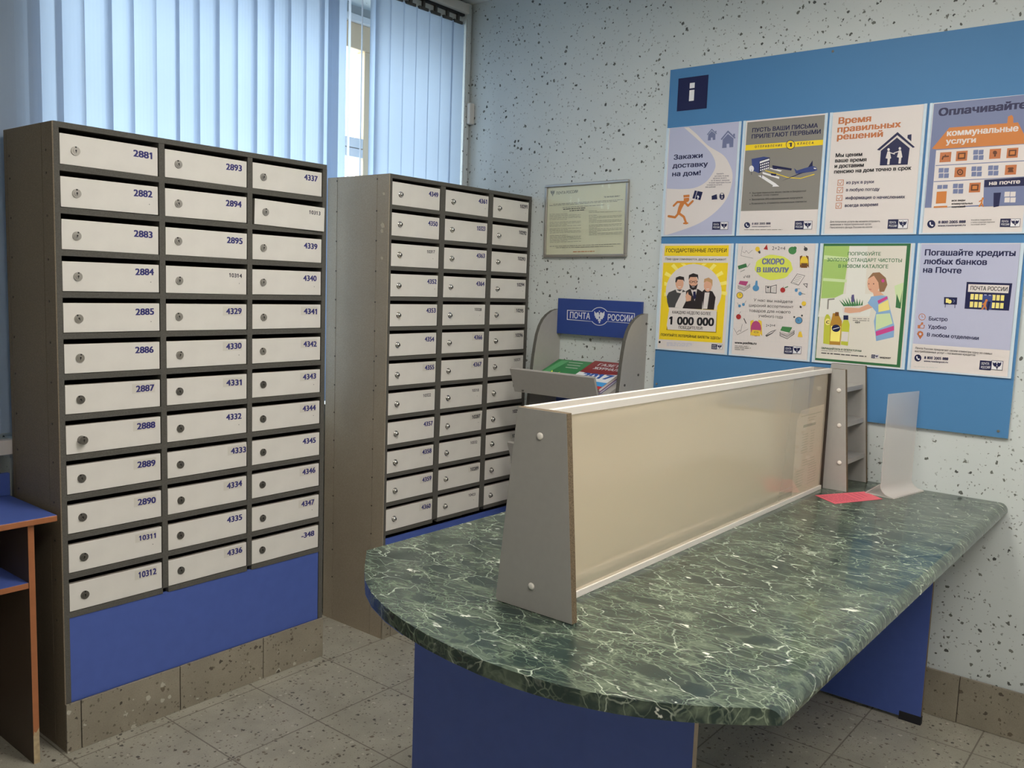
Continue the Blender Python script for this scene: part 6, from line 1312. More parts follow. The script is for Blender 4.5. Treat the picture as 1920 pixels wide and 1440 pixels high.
  ('gray',[346.6,188.6,359.4,188.6,359.4,189.9,346.6,189.9]),
  ('gray',[361.8,188.6,378.0,188.6,378.0,189.9,361.8,189.9]),
  ('gray',[380.4,188.6,400.1,188.6,400.1,189.9,380.4,189.9]),
  ('gray',[235.2,176.6,243.6,176.6,243.6,177.9,235.2,177.9]),
  ('gray',[246.6,176.6,253.8,176.6,253.8,178.0,246.6,177.9]),
  ('gray',[257.4,176.6,276.6,176.7,276.6,178.0,257.4,178.0]),
  ('gray',[235.6,170.6,244.0,170.7,244.0,172.0,235.6,172.0]),
  ('gray',[247.5,170.7,271.9,170.8,271.9,172.1,247.5,172.0]),
  ('gray',[274.9,170.8,283.8,170.8,283.8,172.1,274.9,172.1]),
  ('gray',[286.0,170.8,301.9,170.9,301.9,172.2,286.0,172.1]),
  ('gray',[304.3,170.9,324.3,171.0,324.3,172.3,304.3,172.2]),
  ('gray',[327.1,171.0,338.5,171.0,338.5,172.4,327.1,172.3]),
  ('gray',[341.2,171.0,351.2,171.1,351.2,172.4,341.2,172.4]),
  ('gray',[354.0,171.1,371.7,171.2,371.7,172.5,354.0,172.4]),
  ('gray',[374.3,171.2,383.0,171.2,383.0,172.5,374.3,172.5]),
  ('gray',[386.2,171.2,401.1,171.3,401.1,172.6,386.2,172.5]),
  ('gray',[235.9,164.7,253.6,164.8,253.6,166.1,235.9,166.0]),
  ('gray',[257.0,164.8,280.9,164.9,280.9,166.2,257.0,166.1]),
  ('gray',[283.8,164.9,295.1,165.0,295.1,166.3,283.8,166.2]),
  ('gray',[298.5,165.0,323.1,165.1,323.1,166.4,298.5,166.3]),
  ('gray',[325.9,165.1,337.3,165.2,337.3,166.5,325.9,166.4]),
  ('gray',[339.9,165.2,358.6,165.3,358.6,166.6,339.9,166.5]),
  ('gray',[361.6,165.3,376.9,165.4,376.9,166.7,361.6,166.6]),
  ('gray',[380.2,165.4,399.4,165.5,399.4,166.8,380.2,166.7]),
  ('gray',[236.2,158.7,252.4,158.8,252.4,160.2,236.2,160.1]),
  ('gray',[255.2,158.8,276.0,159.0,276.0,160.3,255.2,160.2]),
  ('gray',[236.5,152.8,249.7,152.9,249.7,154.2,236.5,154.1]),
  ('gray',[252.4,152.9,275.9,153.1,275.9,154.4,252.4,154.2]),
  ('gray',[278.5,153.1,287.3,153.1,287.3,154.5,278.5,154.4]),
  ('gray',[289.8,153.2,304.5,153.3,304.5,154.6,289.8,154.5]),
  ('gray',[307.3,153.3,313.9,153.3,313.9,154.6,307.3,154.6]),
  ('gray',[316.2,153.3,328.9,153.4,328.9,154.7,316.2,154.7]),
  ('gray',[331.5,153.4,351.4,153.6,351.4,154.9,331.5,154.8]),
  ('gray',[353.8,153.6,364.8,153.7,364.8,155.0,353.8,154.9]),
  ('gray',[367.0,153.7,389.3,153.9,389.3,155.2,367.0,155.0]),
  ('gray',[392.3,153.9,399.3,153.9,399.3,155.2,392.3,155.2]),
  ('gray',[402.0,153.9,402.1,153.9,402.1,155.2,402.0,155.2]),
  ('gray',[236.9,146.8,243.7,146.9,243.7,148.2,236.9,148.2]),
  ('gray',[246.5,146.9,263.0,147.0,263.0,148.4,246.5,148.2]),
  ('gray',[266.0,147.1,274.7,147.1,274.7,148.5,266.0,148.4]),
  ('gray',[277.6,147.2,284.1,147.2,284.1,148.5,277.6,148.5]),
  ('gray',[287.4,147.2,303.3,147.4,303.3,148.7,287.4,148.6]),
  ('gray',[305.6,147.4,327.3,147.6,327.3,148.9,305.6,148.7]),
  ('gray',[330.1,147.6,336.4,147.6,336.4,148.9,330.1,148.9]),
  ('gray',[338.8,147.6,350.3,147.7,350.3,149.1,338.8,149.0]),
  ('gray',[353.5,147.8,375.7,147.9,375.7,149.3,353.5,149.1]),
  ('gray',[378.4,148.0,399.4,148.1,399.4,149.4,378.4,149.3]),
  ('gray',[237.5,134.9,245.3,135.0,245.3,136.4,237.5,136.3]),
  ('gray',[248.1,135.0,266.0,135.2,266.0,136.6,248.1,136.4]),
  ('gray',[268.2,135.2,283.7,135.4,283.7,136.7,268.2,136.6]),
  ('gray',[286.7,135.4,307.9,135.6,307.9,137.0,286.7,136.8]),
  ('gray',[311.4,135.7,335.5,135.9,335.5,137.2,311.4,137.0]),
  ('gray',[337.9,135.9,347.3,136.0,347.3,137.3,337.9,137.3]),
  ('gray',[350.4,136.1,364.5,136.2,364.5,137.5,350.4,137.4]),
  ('gray',[366.8,136.2,389.6,136.4,389.6,137.8,366.8,137.5]),
  ('gray',[391.7,136.5,402.6,136.6,402.6,137.9,391.7,137.8]),
  ('gray',[237.8,129.0,258.8,129.2,258.8,130.5,237.8,130.3]),
  ('gray',[261.4,129.2,269.2,129.3,269.2,130.7,261.4,130.6]),
  ('gray',[272.2,129.4,295.1,129.6,295.1,130.9,272.2,130.7]),
  ('gray',[298.4,129.6,311.1,129.8,311.1,131.1,298.4,131.0]),
  ('gray',[313.9,129.8,337.6,130.1,337.6,131.4,313.9,131.1]),
  ('gray',[340.7,130.1,353.9,130.3,353.9,131.6,340.7,131.4]),
  ('gray',[357.2,130.3,372.1,130.5,372.1,131.8,357.2,131.6]),
  ('gray',[375.4,130.5,387.6,130.6,387.6,131.9,375.4,131.8]),
  ('gray',[390.8,130.7,400.1,130.8,400.1,132.1,390.8,132.0]),
  ('gray',[403.4,130.8,403.4,130.8,403.4,132.1,403.4,132.1]),
  ('gray',[238.2,123.0,249.3,123.2,249.3,124.5,238.2,124.4]),
  ('gray',[252.3,123.2,264.9,123.3,264.9,124.7,252.3,124.5]),
  ('gray',[268.0,123.4,279.5,123.5,279.5,124.9,268.0,124.7]),
  ('gray',[238.5,117.1,262.9,117.4,262.9,118.7,238.5,118.4]),
  ('gray',[265.8,117.4,280.9,117.6,280.9,119.0,265.8,118.8]),
  ('gray',[283.3,117.6,294.2,117.8,294.2,119.1,283.3,119.0]),
  ('gray',[296.8,117.8,309.8,118.0,309.8,119.3,296.8,119.2]),
  ('gray',[312.5,118.0,322.9,118.2,322.9,119.5,312.5,119.4]),
  ('gray',[326.1,118.2,339.4,118.4,339.4,119.7,326.1,119.5]),
  ('gray',[342.0,118.4,350.2,118.5,350.2,119.8,342.0,119.7]),
  ('gray',[352.9,118.5,362.3,118.7,362.3,120.0,352.9,119.9]),
  ('gray',[364.5,118.7,371.3,118.8,371.3,120.1,364.5,120.0]),
  ('gray',[374.0,118.8,386.5,119.0,386.5,120.3,374.0,120.1]),
  ('gray',[389.7,119.0,404.1,119.2,404.1,120.5,389.7,120.3]),
  ('gray',[238.8,111.1,251.6,111.3,251.6,112.6,238.8,112.5]),
  ('gray',[254.7,111.3,263.6,111.5,263.6,112.8,254.7,112.7]),
  ('gray',[266.5,111.5,276.8,111.6,276.8,113.0,266.5,112.8]),
  ('gray',[279.8,111.7,303.3,112.0,303.3,113.3,279.8,113.0]),
  ('gray',[306.4,112.1,330.9,112.4,330.9,113.7,306.4,113.4]),
  ('gray',[333.8,112.4,347.6,112.6,347.6,113.9,333.8,113.8]),
  ('gray',[350.0,112.7,367.9,112.9,367.9,114.2,350.0,114.0]),
  ('gray',[371.1,113.0,388.7,113.2,388.7,114.5,371.1,114.3]),
  ('gray',[392.1,113.2,404.5,113.4,404.5,114.7,392.1,114.6]),
  ('gray',[239.1,105.2,262.4,105.5,262.4,106.8,239.1,106.5]),
  ('gray',[264.7,105.5,279.6,105.8,279.6,107.1,264.7,106.9]),
  ('gray',[239.5,99.2,251.5,99.4,251.5,100.7,239.5,100.5]),
  ('gray',[254.9,99.4,277.8,99.8,277.8,101.1,254.9,100.8]),
  ('gray',[281.1,99.9,299.0,100.1,299.0,101.5,281.1,101.2]),
  ('gray',[301.3,100.2,321.8,100.5,321.8,101.8,301.3,101.5]),
  ('gray',[324.0,100.5,335.5,100.7,335.5,102.0,324.0,101.9]),
  ('gray',[338.1,100.8,360.9,101.1,360.9,102.4,338.1,102.1]),
  ('gray',[364.3,101.2,386.2,101.5,386.2,102.8,364.3,102.5]),
  ('gray',[388.7,101.6,405.1,101.8,405.1,103.1,388.7,102.9]),
  ('gray',[239.8,93.2,255.8,93.5,255.8,94.8,239.8,94.6]),
  ('gray',[258.0,93.5,265.9,93.7,265.9,95.0,258.0,94.9]),
  ('gray',[269.1,93.7,281.1,93.9,281.1,95.3,269.1,95.1]),
  ('gray',[284.6,94.0,294.9,94.2,294.9,95.5,284.6,95.3]),
  ('gray',[298.1,94.2,319.6,94.6,319.6,95.9,298.1,95.5]),
  ('gray',[322.6,94.6,345.6,95.0,345.6,96.3,322.6,96.0]),
  ('gray',[348.7,95.1,362.0,95.3,362.0,96.6,348.7,96.4]),
  ('gray',[364.6,95.3,385.1,95.7,385.1,97.0,364.6,96.7]),
  ('gray',[387.3,95.7,398.5,95.9,398.5,97.2,387.3,97.0]),
  ('gray',[401.3,96.0,405.5,96.0,405.5,97.3,401.3,97.3]),
  ('gray',[31.8,47.6,43.6,47.8,43.6,50.0,31.8,49.8]),
  ('gray',[47.0,47.9,57.0,48.0,57.0,50.2,47.0,50.0]),
  ('gray',[60.7,48.1,77.4,48.3,77.4,50.5,60.7,50.2]),
  ('gray',[80.3,48.4,100.6,48.7,100.6,50.8,80.3,50.5]),
  ('gray',[103.6,48.7,124.4,49.1,124.4,51.2,103.6,50.9]),
  ('gray',[126.9,49.1,135.2,49.2,135.2,51.4,126.9,51.2]),
  ('gray',[138.7,49.3,158.8,49.6,158.8,51.7,138.7,51.4]),
  ('gray',[161.1,49.6,168.4,49.8,168.4,51.9,161.1,51.8]),
  ('gray',[171.5,49.8,181.4,50.0,181.4,52.1,171.5,51.9]),
  ('gray',[184.9,50.0,203.0,50.3,203.0,52.4,184.9,52.1]),
  ('gray',[206.6,50.4,222.1,50.6,222.1,52.7,206.6,52.5]),
  ('gray',[224.8,50.6,250.1,51.0,250.1,53.1,224.8,52.7]),
  ('gray',[253.4,51.1,267.8,51.3,267.8,53.4,253.4,53.2]),
  ('gray',[270.8,51.4,289.3,51.7,289.3,53.7,270.8,53.5]),
  ('gray',[292.3,51.7,299.9,51.8,299.9,53.9,292.3,53.8]),
  ('gray',[302.6,51.9,313.0,52.0,313.0,54.1,302.6,53.9]),
  ('gray',[316.2,52.1,327.4,52.3,327.4,54.3,316.2,54.1]),
  ('gray',[329.6,52.3,340.2,52.5,340.2,54.5,329.6,54.4]),
  ('gray',[343.5,52.5,356.4,52.7,356.4,54.8,343.5,54.6]),
  ('gray',[359.1,52.8,379.2,53.1,379.2,55.1,359.1,54.8]),
  ('gray',[382.4,53.1,398.5,53.4,398.5,55.4,382.4,55.2]),
  ('gray',[401.4,53.4,402.8,53.4,402.8,55.5,401.4,55.5]),
  ('gray',[66.9,41.5,82.2,41.6,82.2,43.7,66.9,43.6]),
  ('gray',[85.8,41.6,94.3,41.7,94.3,43.8,85.8,43.8]),
  ('gray',[97.8,41.7,116.3,41.9,116.3,44.0,97.8,43.9]),
  ('gray',[118.7,41.9,131.3,42.0,131.3,44.2,118.7,44.0]),
  ('gray',[134.9,42.1,144.3,42.1,144.3,44.3,134.9,44.2]),
  ('gray',[147.7,42.2,165.3,42.3,165.3,44.4,147.7,44.3]),
  ('gray',[167.8,42.3,193.7,42.6,193.7,44.7,167.8,44.5]),
  ('gray',[197.1,42.6,220.1,42.8,220.1,44.9,197.1,44.7]),
  ('gray',[222.4,42.8,245.6,43.0,245.6,45.1,222.4,44.9]),
  ('gray',[248.5,43.1,267.7,43.2,267.7,45.3,248.5,45.1]),
  ('gray',[270.7,43.3,292.4,43.4,292.4,45.5,270.7,45.3]),
  ('gray',[295.8,43.5,316.7,43.7,316.7,45.7,295.8,45.5]),
  ('gray',[319.5,43.7,328.3,43.8,328.3,45.8,319.5,45.7]),
  ('gray',[330.6,43.8,341.3,43.9,341.3,45.9,330.6,45.8]),
  ('gray',[344.2,43.9,351.0,44.0,351.0,46.0,344.2,46.0]),
  ('gray',[353.6,44.0,363.5,44.1,363.5,46.1,353.6,46.0]),
  ('dkorange',[158.9,22.1,179.9,22.4,179.9,25.7,158.9,25.5]),
  ('dkorange',[183.3,22.4,198.9,22.6,198.9,25.9,183.3,25.7]),
  ('dkorange',[201.5,22.6,219.0,22.9,219.0,26.2,201.5,26.0]),
  ('dkorange',[221.5,22.9,231.7,23.0,231.7,26.3,221.5,26.2]),
  ('dkorange',[235.0,23.1,241.6,23.1,241.6,26.4,235.0,26.3]),
  ('dkorange',[244.8,23.2,261.1,23.4,261.1,26.7,244.8,26.5]),
  ('dkorange',[263.8,23.4,270.7,23.5,270.7,26.8,263.8,26.7]),
 ]),
}
def part(mb, name, mats, root, bevel=0, seg=2, smooth=False, parent=None):
    l = root.location
    return mb.build(name, mats, parent or root, bevel, seg, smooth, Matrix.Translation(-l))

# ---------------------------------------------------------------- materials
M = {}
M['wall'] = wall_material()
M['plaster'] = mat('white_plaster', (.52, .53, .52), .8, .2, noise=.04, nscale=6)
M['ceiling'] = mat('ceiling_paint', (.66, .67, .66), .85, .2)
M['floor'] = terrazzo('terrazzo_floor', (.365, .35, .29), ((-1.45, .313), (-.74, .33)), 1.25)
M['tile'] = terrazzo('terrazzo_skirting', (.29, .26, .205))
M['grout'] = mat('dark_grout', (.05, .045, .035), .9)
M['board_grey'] = fibreboard('grey_board_edge', (.122, .119, .108, 1), (.088, .085, .077, 1))
M['board_side'] = fibreboard('brown_fibreboard', (.25, .205, .15, 1), (.18, .145, .105, 1))
M['board_side_light'] = fibreboard('tan_fibreboard', (.43, .37, .285, 1), (.34, .285, .215, 1))
M['inside'] = mat('dark_inside', (.05, .047, .04), .8)
M['door'] = mat('painted_door', (.73, .715, .68), .45, .4, noise=.03, nscale=14)
M['door_edge'] = mat('door_edge', (.25, .23, .20), .7)
M['blue'] = mat('blue_laminate', (.075, .125, .42), .42, .4, noise=.03, nscale=30)
M['steel'] = mat('worn_steel', (.42, .40, .37), .38, .5, .85, noise=.12, nscale=300)
M['steel_dark'] = mat('dark_steel', (.12, .115, .105), .4, .5, .7)
M['chrome'] = mat('chrome_lock', (.62, .61, .59), .16, .5, 1)
M['black'] = mat('black', (.012, .012, .012), .5)
M['ink_blue'] = mat('blue_number_ink', (.024, .024, .17), .5)
M['ink_black'] = mat('black_number_ink', (.03, .032, .05), .5)
M['sticker'] = mat('number_sticker', (.655, .635, .585), .35)
M['nail'] = mat('nail', (.06, .045, .03), .5)
M['chip'] = mat('bare_wood_chip', (.52, .45, .33), .8)
M['marble'] = marble()
M['edge_light'] = mat('pale_edge_band', (.36, .29, .22), .5)
M['grey'] = mat('grey_laminate', (.37, .36, .34), .5, .35, noise=.02, nscale=60)
M['chipboard'] = fibreboard('raw_chipboard', (.21, .16, .105, 1), (.11, .082, .052, 1))
M['whiteplast'] = mat('white_plastic', (.80, .76, .71), .35)
M['cream_pane'] = clear('hazy_plexiglass', (.95, .93, .88, 1), .30, (.99, .90, .76, 1), .06, .1)
M['back_pane'] = clear('hazy_plexiglass_rear', (.95, .93, .88, 1), .52, (.97, .88, .73, 1), .10, .1)
M['acrylic'] = clear('clear_acrylic', (.98, .98, .97, 1), .42, (.97, .93, .91, 1), .05, .35)
M['glass'] = clear('window_glass', (.96, .98, .97, 1), 0)
M['brown'] = mat('gap_shade_brown', (.035, .022, .014), .6)  # dark colour standing for shade in the divider gap
M['orange_edge'] = mat('orange_wood_edge', (.36, .135, .055), .45, noise=.08, nscale=30)
M['dark_wood'] = mat('dark_brown_laminate', (.075, .05, .035), .5)
M['worn_wood'] = mat('worn_bare_wood', (.42, .33, .20), .8, noise=.2, nscale=60)
M['slat'] = translucent('blind_fabric', (.45, .555, .70, 1), .45)
M['slat_sheer'] = translucent('blind_fabric_edge', (.62, .67, .74, 1), .6)
M['beige_frame'] = mat('beige_window_frame', (.78, .58, .37), .5)
M['white_frame'] = mat('white_window_paint', (.78, .78, .78), .5)
M['trunk'] = mat('white_trunking', (.62, .60, .56), .5)
M['alu'] = mat('aluminium_frame', (.42, .40, .37), .3, .5, .8)
M['board_blue'] = mat('light_blue_panel', (.075, .225, .46), .55, .3)
M['board_edge'] = mat('panel_edge', (.42, .52, .60), .6)
M['pocket'] = mat('pocket_strip', (.62, .74, .84), .25, .5)
M['pink'] = mat('pink_paper', (.70, .13, .17), .6)
M['pinkink'] = mat('pink_paper_ink', (.40, .05, .09), .6)
M['rubber'] = mat('black_rubber', (.012, .012, .016), .7)
M['sill'] = mat('white_window_sill', (.72, .68, .65), .4)
M['lampbody'] = mat('lamp_housing', (.75, .75, .75), .5)
M['diffuser'] = emit('lamp_diffuser', LAMP_COLOR, LAMP_STRENGTH)
M['pages'] = mat('magazine_pages', (.72, .70, .66), .7)

# ---------------------------------------------------------------- room
RX, RY, CZ = -4.4, -5.2, 2.705
struct(MB().box(RX-.1, RY-.1, -.08, .1, .45, 0).build('floor', M['floor']))
struct(MB().box(RX-.1, RY-.1, CZ, .1, .45, CZ+.08).build('ceiling', M['ceiling']))
struct(MB().box(0, RY-.1, 0, .1, .45, CZ).build('wall_right', M['wall']))
struct(MB().box(RX-.1, RY-.1, 0, RX, .45, CZ).build('wall_left', M['plaster']))
struct(MB().box(RX, RY-.1, 0, 0, RY, CZ).build('wall_front', M['plaster']))
WX0, WX1, WZ0, WZ1 = -2.35, -.05, .887, 2.60
b = MB(); b.box(RX, 0, 0, WX0-.4, .38, CZ); b.box(WX0-.4, 0, .8415, WX0, .38, CZ); b.box(WX0-.4, .22, 0, -2.06, .38, .8415); b.box(-2.06, .001, 0, -1.93, .38, WZ0); b.box(WX0, .036, .8415, -1.93, .38, WZ1); b.box(WX1, 0, 0, 0, .38, CZ); b.box(-1.93, 0, 0, WX1, .38, WZ0); b.box(WX0, 0, WZ1, WX1, .38, CZ)
struct(b.build('wall_back', M['wall']))
b = MB(); ys = -2.475
edges = [-.005-.0+0]
y = -.40
b.box(-.012, -5.19, 0, 0, -.41, .158, 1)
y = -.41; k = 0
while y > -5.1:
    y2 = -2.32-.316*math.ceil((-2.32-y)/.316+1e-6) if False else y-.316
    b.box(-.016, y2+.0025, .001, -.006, y, .161, 0); y = y2
struct(b.build('baseboard_right', [M['tile'], M['grout']], bevel=.0008))

# ---------------------------------------------------------------- window
win = thing('window_1', 'wooden window with cream and white frame behind the vertical blind', 'window', (-.99, .25, WZ0)); struct(win)
F0, F1 = .21, .27
b = MB(); b.box(-1.929, F0, WZ0+.004, -1.86, F1, 2.42); b.box(WX1-.09, F0, WZ0, WX1-.01, F1, 2.50); b.box(-1.929, F0, 2.42, WX1, F1, 2.53); b.box(-1.929, F0, WZ0+.004, WX1, F1, WZ0+.07)
part(b, 'window_frame', M['beige_frame'], win, .004)
b = MB(); b.box(-1.929, F0-.02, 2.53, WX1, F1, 2.56); part(b, 'window_trim', M['white_frame'], win, .003)
b = MB(); b.box(-1.929, F0, 2.56, WX1, F1+.1, WZ1); part(b, 'lintel', M['plaster'], win)
b = MB(); b.box(-1.86, F0+.005, 1.955, WX1-.09, F1-.005, 1.993); b.box(-1.86, F0+.005, 1.997, WX1-.09, F1-.005, 2.04); part(b, 'transom', M['white_frame'], win, .002)
b = MB()
for x in (-1.42, -.92): b.box(x-.035, F0+.002, WZ0+.07, x+.035, F1-.002, 2.42)
b.box(-.462, F0+.002, WZ0+.07, -.385, F1-.002, 2.42, 1); b.box(-.655, F0+.012, WZ0+.07, -.647, F1-.012, 1.955)
part(b, 'mullion', [M['white_frame'], M['beige_frame']], win, .003)
b = MB(); b.box(-.418, F0-.012, 2.35, -.402, F0, 2.39); b.disc((-.41, 2.38), 1, .010, F0-.022, F0, 0, 12); b.disc((-.41, 2.358), 1, .010, F0-.022, F0, 0, 12); part(b, 'hinge', M['steel_dark'], win)
b = MB(); b.box(-1.87, .238, WZ0+.06, WX1-.08, .242, 2.43); part(b, 'glass_pane', M['glass'], win)
b = MB(); b.box(-2.75, -.032, .842, -2.046, -.0002, .887); b.box(-1.929, -.0, .8875, WX1-.001, F0-.001, .8905); part(b, 'window_sill', M['sill'], win, .004)

# ---------------------------------------------------------------- vertical blind
bl = thing('vertical_blind', 'pale blue vertical blind hanging in front of the window', 'blind', (-1.04, -.02, .90))
b = MB(); b.box(-2.36, -.038, 2.645, -.052, -.001, 2.688); part(b, 'headrail', M['trunk'], bl, .004)
b = MB(); b.box(-2.35, -.018, 2.636, -.062, -.001, 2.6455); part(b, 'track_groove', M['black'], bl)
def slat(x, ang, w=.089, curve=.006, m='slat', z0=.905, jit=0):
    s = MB(); n = 8; zt = 2.602
    row = []
    for k in range(n+1):
        t = k/n-.5; u = t*w; v = curve*(1-4*t*t)
        row.append((u*math.cos(ang)-v*math.sin(ang), u*math.sin(ang)+v*math.cos(ang)))
    for k in range(n):
        a, c = row[k], row[k+1]
        s.face([(x+a[0]+jit, -.008+a[1], z0), (x+c[0]+jit, -.008+c[1], z0), (x+c[0], -.008+c[1], zt), (x+a[0], -.008+a[1], zt)])
    o = part(s, 'slat', M[m], bl, smooth=True)
    k = MB(); k.box(x-.028, -.014, 2.598, x+.028, -.002, 2.610); k.box(x-.006, -.014, 2.610, x+.006, -.002, 2.638); part(k, 'carrier', M['steel_dark'], bl, parent=o)
    return o
xs = [-2.205, -2.132, -2.062, -1.99, -1.925, -1.853, -1.770, -1.695, -1.618, -1.532, -1.456, -1.382, -1.305, -1.226, -1.150, -1.078, -1.000, -.915, -.842, -.800]
rnd = random.Random(3)
for i, x in enumerate(xs):
    slat(x, math.radians(-9+rnd.uniform(-8, 7)) if i not in (6, 15) else math.radians(-22), curve=.004+rnd.uniform(0, .006))
slat(-.738, math.radians(43), .089, .003, 'slat_sheer'); slat(-.672, math.radians(53), .089, .002, 'slat_sheer'); slat(-.612, math.radians(33), .089, .004)
for i, x in enumerate((-.555, -.478, -.400, -.322, -.245, -.168, -.098)): slat(x, math.radians(-4+rnd.uniform(-1.5, 1.5)), .0815, curve=.0015)
b = MB()
for k in range(60):
    z = 2.62-k*.0285
    b.box(-.0565, -.0305, z-.0285, -.0553, -.0293, z); b.disc((-.0559, z), 1, .0022, -.032, -.028, 0, 6)
part(b, 'control_chain', M['trunk'], bl)

# trunking in the corner
t = thing('cable_trunking', 'white cable trunking running down the corner beside the blind', 'trunking', (-.03, -.01, 1.82))
b = MB(); b.box(-.048, -.0165, .165, -.022, -.0005, 2.70); b.box(-.019, -.012, .165, -.007, -.0005, 2.70); part(b, 'duct', M['wall'], t, .002)
b = MB(); b.box(-.034, -.042, 2.155, -.001, -.017, 2.252); part(b, 'junction_box', M['trunk'], t, .006, 3)

# ---------------------------------------------------------------- post office box cabinets
def door_mesh(w, h, dome):
    b = MB(); b.box(0, 0, 0, w, .014, h, {'': 1, '-y': 0}); return b
def lock_builder(r, dome, prot, dark):
    b = MB()
    if dome:
        b.disc((0, 0), 1, r*1.1, 0, -.0022, 0, 18); b.disc((0, 0), 1, r*.86, -.002, -.0048, 0, 18, -.0085)
        b.box(-.0012, -.0142, -.004, .0012, -.0125, .004, 1)
    else:
        b.disc((0, 0), 1, r, 0, -prot, 0, 24); b.disc((0, 0), 1, r*.62, -prot, -prot-.0012, 0, 20)
        b.disc((0, .001), 1, r*.2, -prot-.0012, -prot-.0017, 1, 10); b.box(-r*.07, -prot-.0017, -r*.42, r*.07, -prot-.0010, r*.05, 1)
        b.box(-r*.16, -prot-.0007, r*.66, r*.16, -prot+.0008, r*1.0, 1)
    return b
def cabinet(name, label, x0, x1, yf, yb, z1, cols, ztop0, pitch, oph, doorh, numbers, lock_r, dome, side_l, nails, kick_top):
    t = thing(name, label, 'mailbox cabinet', ((x0+x1)/2, (yf+yb)/2, 0)); X = t.location
    tl = cols[0][0]-x0; tr = x1-cols[-1][1]
    zb = ztop0-pitch*11-oph
    # sides: outer hardboard skin split in three boards
    b = MB(); b.box(x0+.003, yf, .0, x0+tl, yb, z1-.016, {'': 1, '-y': 0}); ly = (yf, yf+.0665, yf+.298, yb)
    for k in range(3): b.box(x0, ly[k]+(.0012 if k else .0004), .0 if k != 1 else .10, x0+.0032, ly[k+1]-.0012, z1-.001, 1)
    if side_l: b.box(x0, ly[1]+.0012, .0, x0+.0032, ly[2]-.0012, .098, 1)
    else: b.box(x0, ly[1]+.0012, .0, x0+.0032, ly[2]-.0012, .0995, 1)
    for (yy, zz, s) in ([(yf+.03, 1.735, .006), (yf+.033, 1.618, .011), (yf+.036, 1.597, .008), (yf+.034, 1.495, .006)] if dome else []):
        b.prism([(yy-s, zz-s*.8), (yy+s*.3, zz-s), (yy+s, zz+s*.2), (yy+s*.2, zz+s*.9), (yy-s*.8, zz+s*.5)], 0, x0-.0012, x0, 2)
    part(b, 'side_panel', [M['board_grey'], M['board_side_light' if dome else 'board_side'], M['chip']], t)
    b = MB(); b.box(x1-tr, yf, 0, x1, yb, z1-.016, {'': 0, '+x': 1}); part(b, 'side_panel', [M['board_grey'], M['board_side']], t)
    b = MB(); b.box(x0+.003, yf, z1-.016, x1, yb, z1); part(b, 'top_panel', M['board_grey'], t, .001)
    b = MB(); b.box(x0+tl, yb-.006, .17, x1-tr, yb-.001, z1-.017); part(b, 'back_panel', M['inside'], t)
    b = MB()
    for k in range(len(cols)-1): b.box(cols[k][1], yf+.0003, zb, cols[k+1][0], yb-.007, z1-.0165)
    for r in range(1, 13):
        zs = ztop0-pitch*r
        for (a, c) in cols: b.box(a+.0002, yf+.0006, zs, c-.0002, yb-.007, zs+pitch-oph if r < 12 else zs+pitch-oph)
    part(b, 'shelf_grid', M['board_grey'], t)
    b = MB(); b.box(x0+tl+.0005, yf+.003, .146, x1-tr-.0005, yf+.018, kick_top-.0005); part(b, 'kick_panel', M['blue'], t, .0008)
    b = MB(); xx = [x0-.001, x0+.041]
    while xx[-1] < x1-.02: xx.append(min(xx[-1]+.3165, x1-.001))
    b.box(x0+.004, yf-.004, .002, x1-.004, yf+.0, .145, 1)
    for k in range(len(xx)-1): b.box(xx[k]+(.002 if k else 0), yf-.010, 0, xx[k+1]-.001, yf-.003, .149)
    part(b, 'plinth', [M['tile'], M['grout']], t, .0008)
    lk = {}
    for (zz, yy) in nails:
        if 'n' not in lk:
            q = MB(); q.disc((0, 0), 0, .0033, 0, -.0014, 0, 8); lk['n'] = q.build('nail', M['nail'], t); lk['n'].location = Vector((x0, yy, zz))-X
        else: dup(lk['n'], t, Vector((x0, yy, zz))-X)
    first = None
    for ci, (a, c) in enumerate(cols):
        w = c-a-.004
        dm = door_mesh(w, doorh, dome).build('door', [M['door'], M['door_edge']], t, .0015); lkm = None
        for r in range(12):
            o = dm if r == 0 else dup(dm, t)
            zb_ = ztop0-oph-pitch*r+.0012
            o.location = Vector((a+.002, yf+.0022, zb_))-X
            num, style = numbers[ci][r]
            rr = random.Random(ci*20+r+(500 if dome else 0))
            o.rotation_euler = (0, math.radians(rr.uniform(-.25, .25)), math.radians(rr.uniform(-.25, .25)))
            if num == '10313': o.rotation_euler = (0, math.radians(1.2), math.radians(-1.2)); o.location.y -= .004; o.location.x += .004
            if num == '10287': o.rotation_euler = (math.radians(2.5), 0, 0)
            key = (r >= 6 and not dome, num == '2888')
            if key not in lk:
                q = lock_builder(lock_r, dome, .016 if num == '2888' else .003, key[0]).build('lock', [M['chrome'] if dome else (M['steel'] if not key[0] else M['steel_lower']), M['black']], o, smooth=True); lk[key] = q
            else: q = dup(lk[key], o)
            q.location = (.043+rr.uniform(-.0015, .0015), 0, doorh*.5+rr.uniform(-.003, .002)); q.rotation_euler = (0, rr.uniform(-.5, .5) if not dome else 0, 0)
            # number
            small = style == 's'; nb = MB()
            hgt = {'b': .0197, 's': .0134, 'm': .0162, 'd': .0168}[style]; wd = {'b': .0585, 's': .048, 'm': .0545, 'd': .058}[style]
            if dome: hgt *= .95; wd *= .92
            xr = w-.016-rr.uniform(0, .004)
            if num == '4333': xr = w-.002
            if dome: xr = w-.008-rr.uniform(0, .006)-(.014 if small else 0)
            zz = doorh-.0125-hgt-rr.uniform(0, .003); tlt = rr.uniform(-.02, .02)
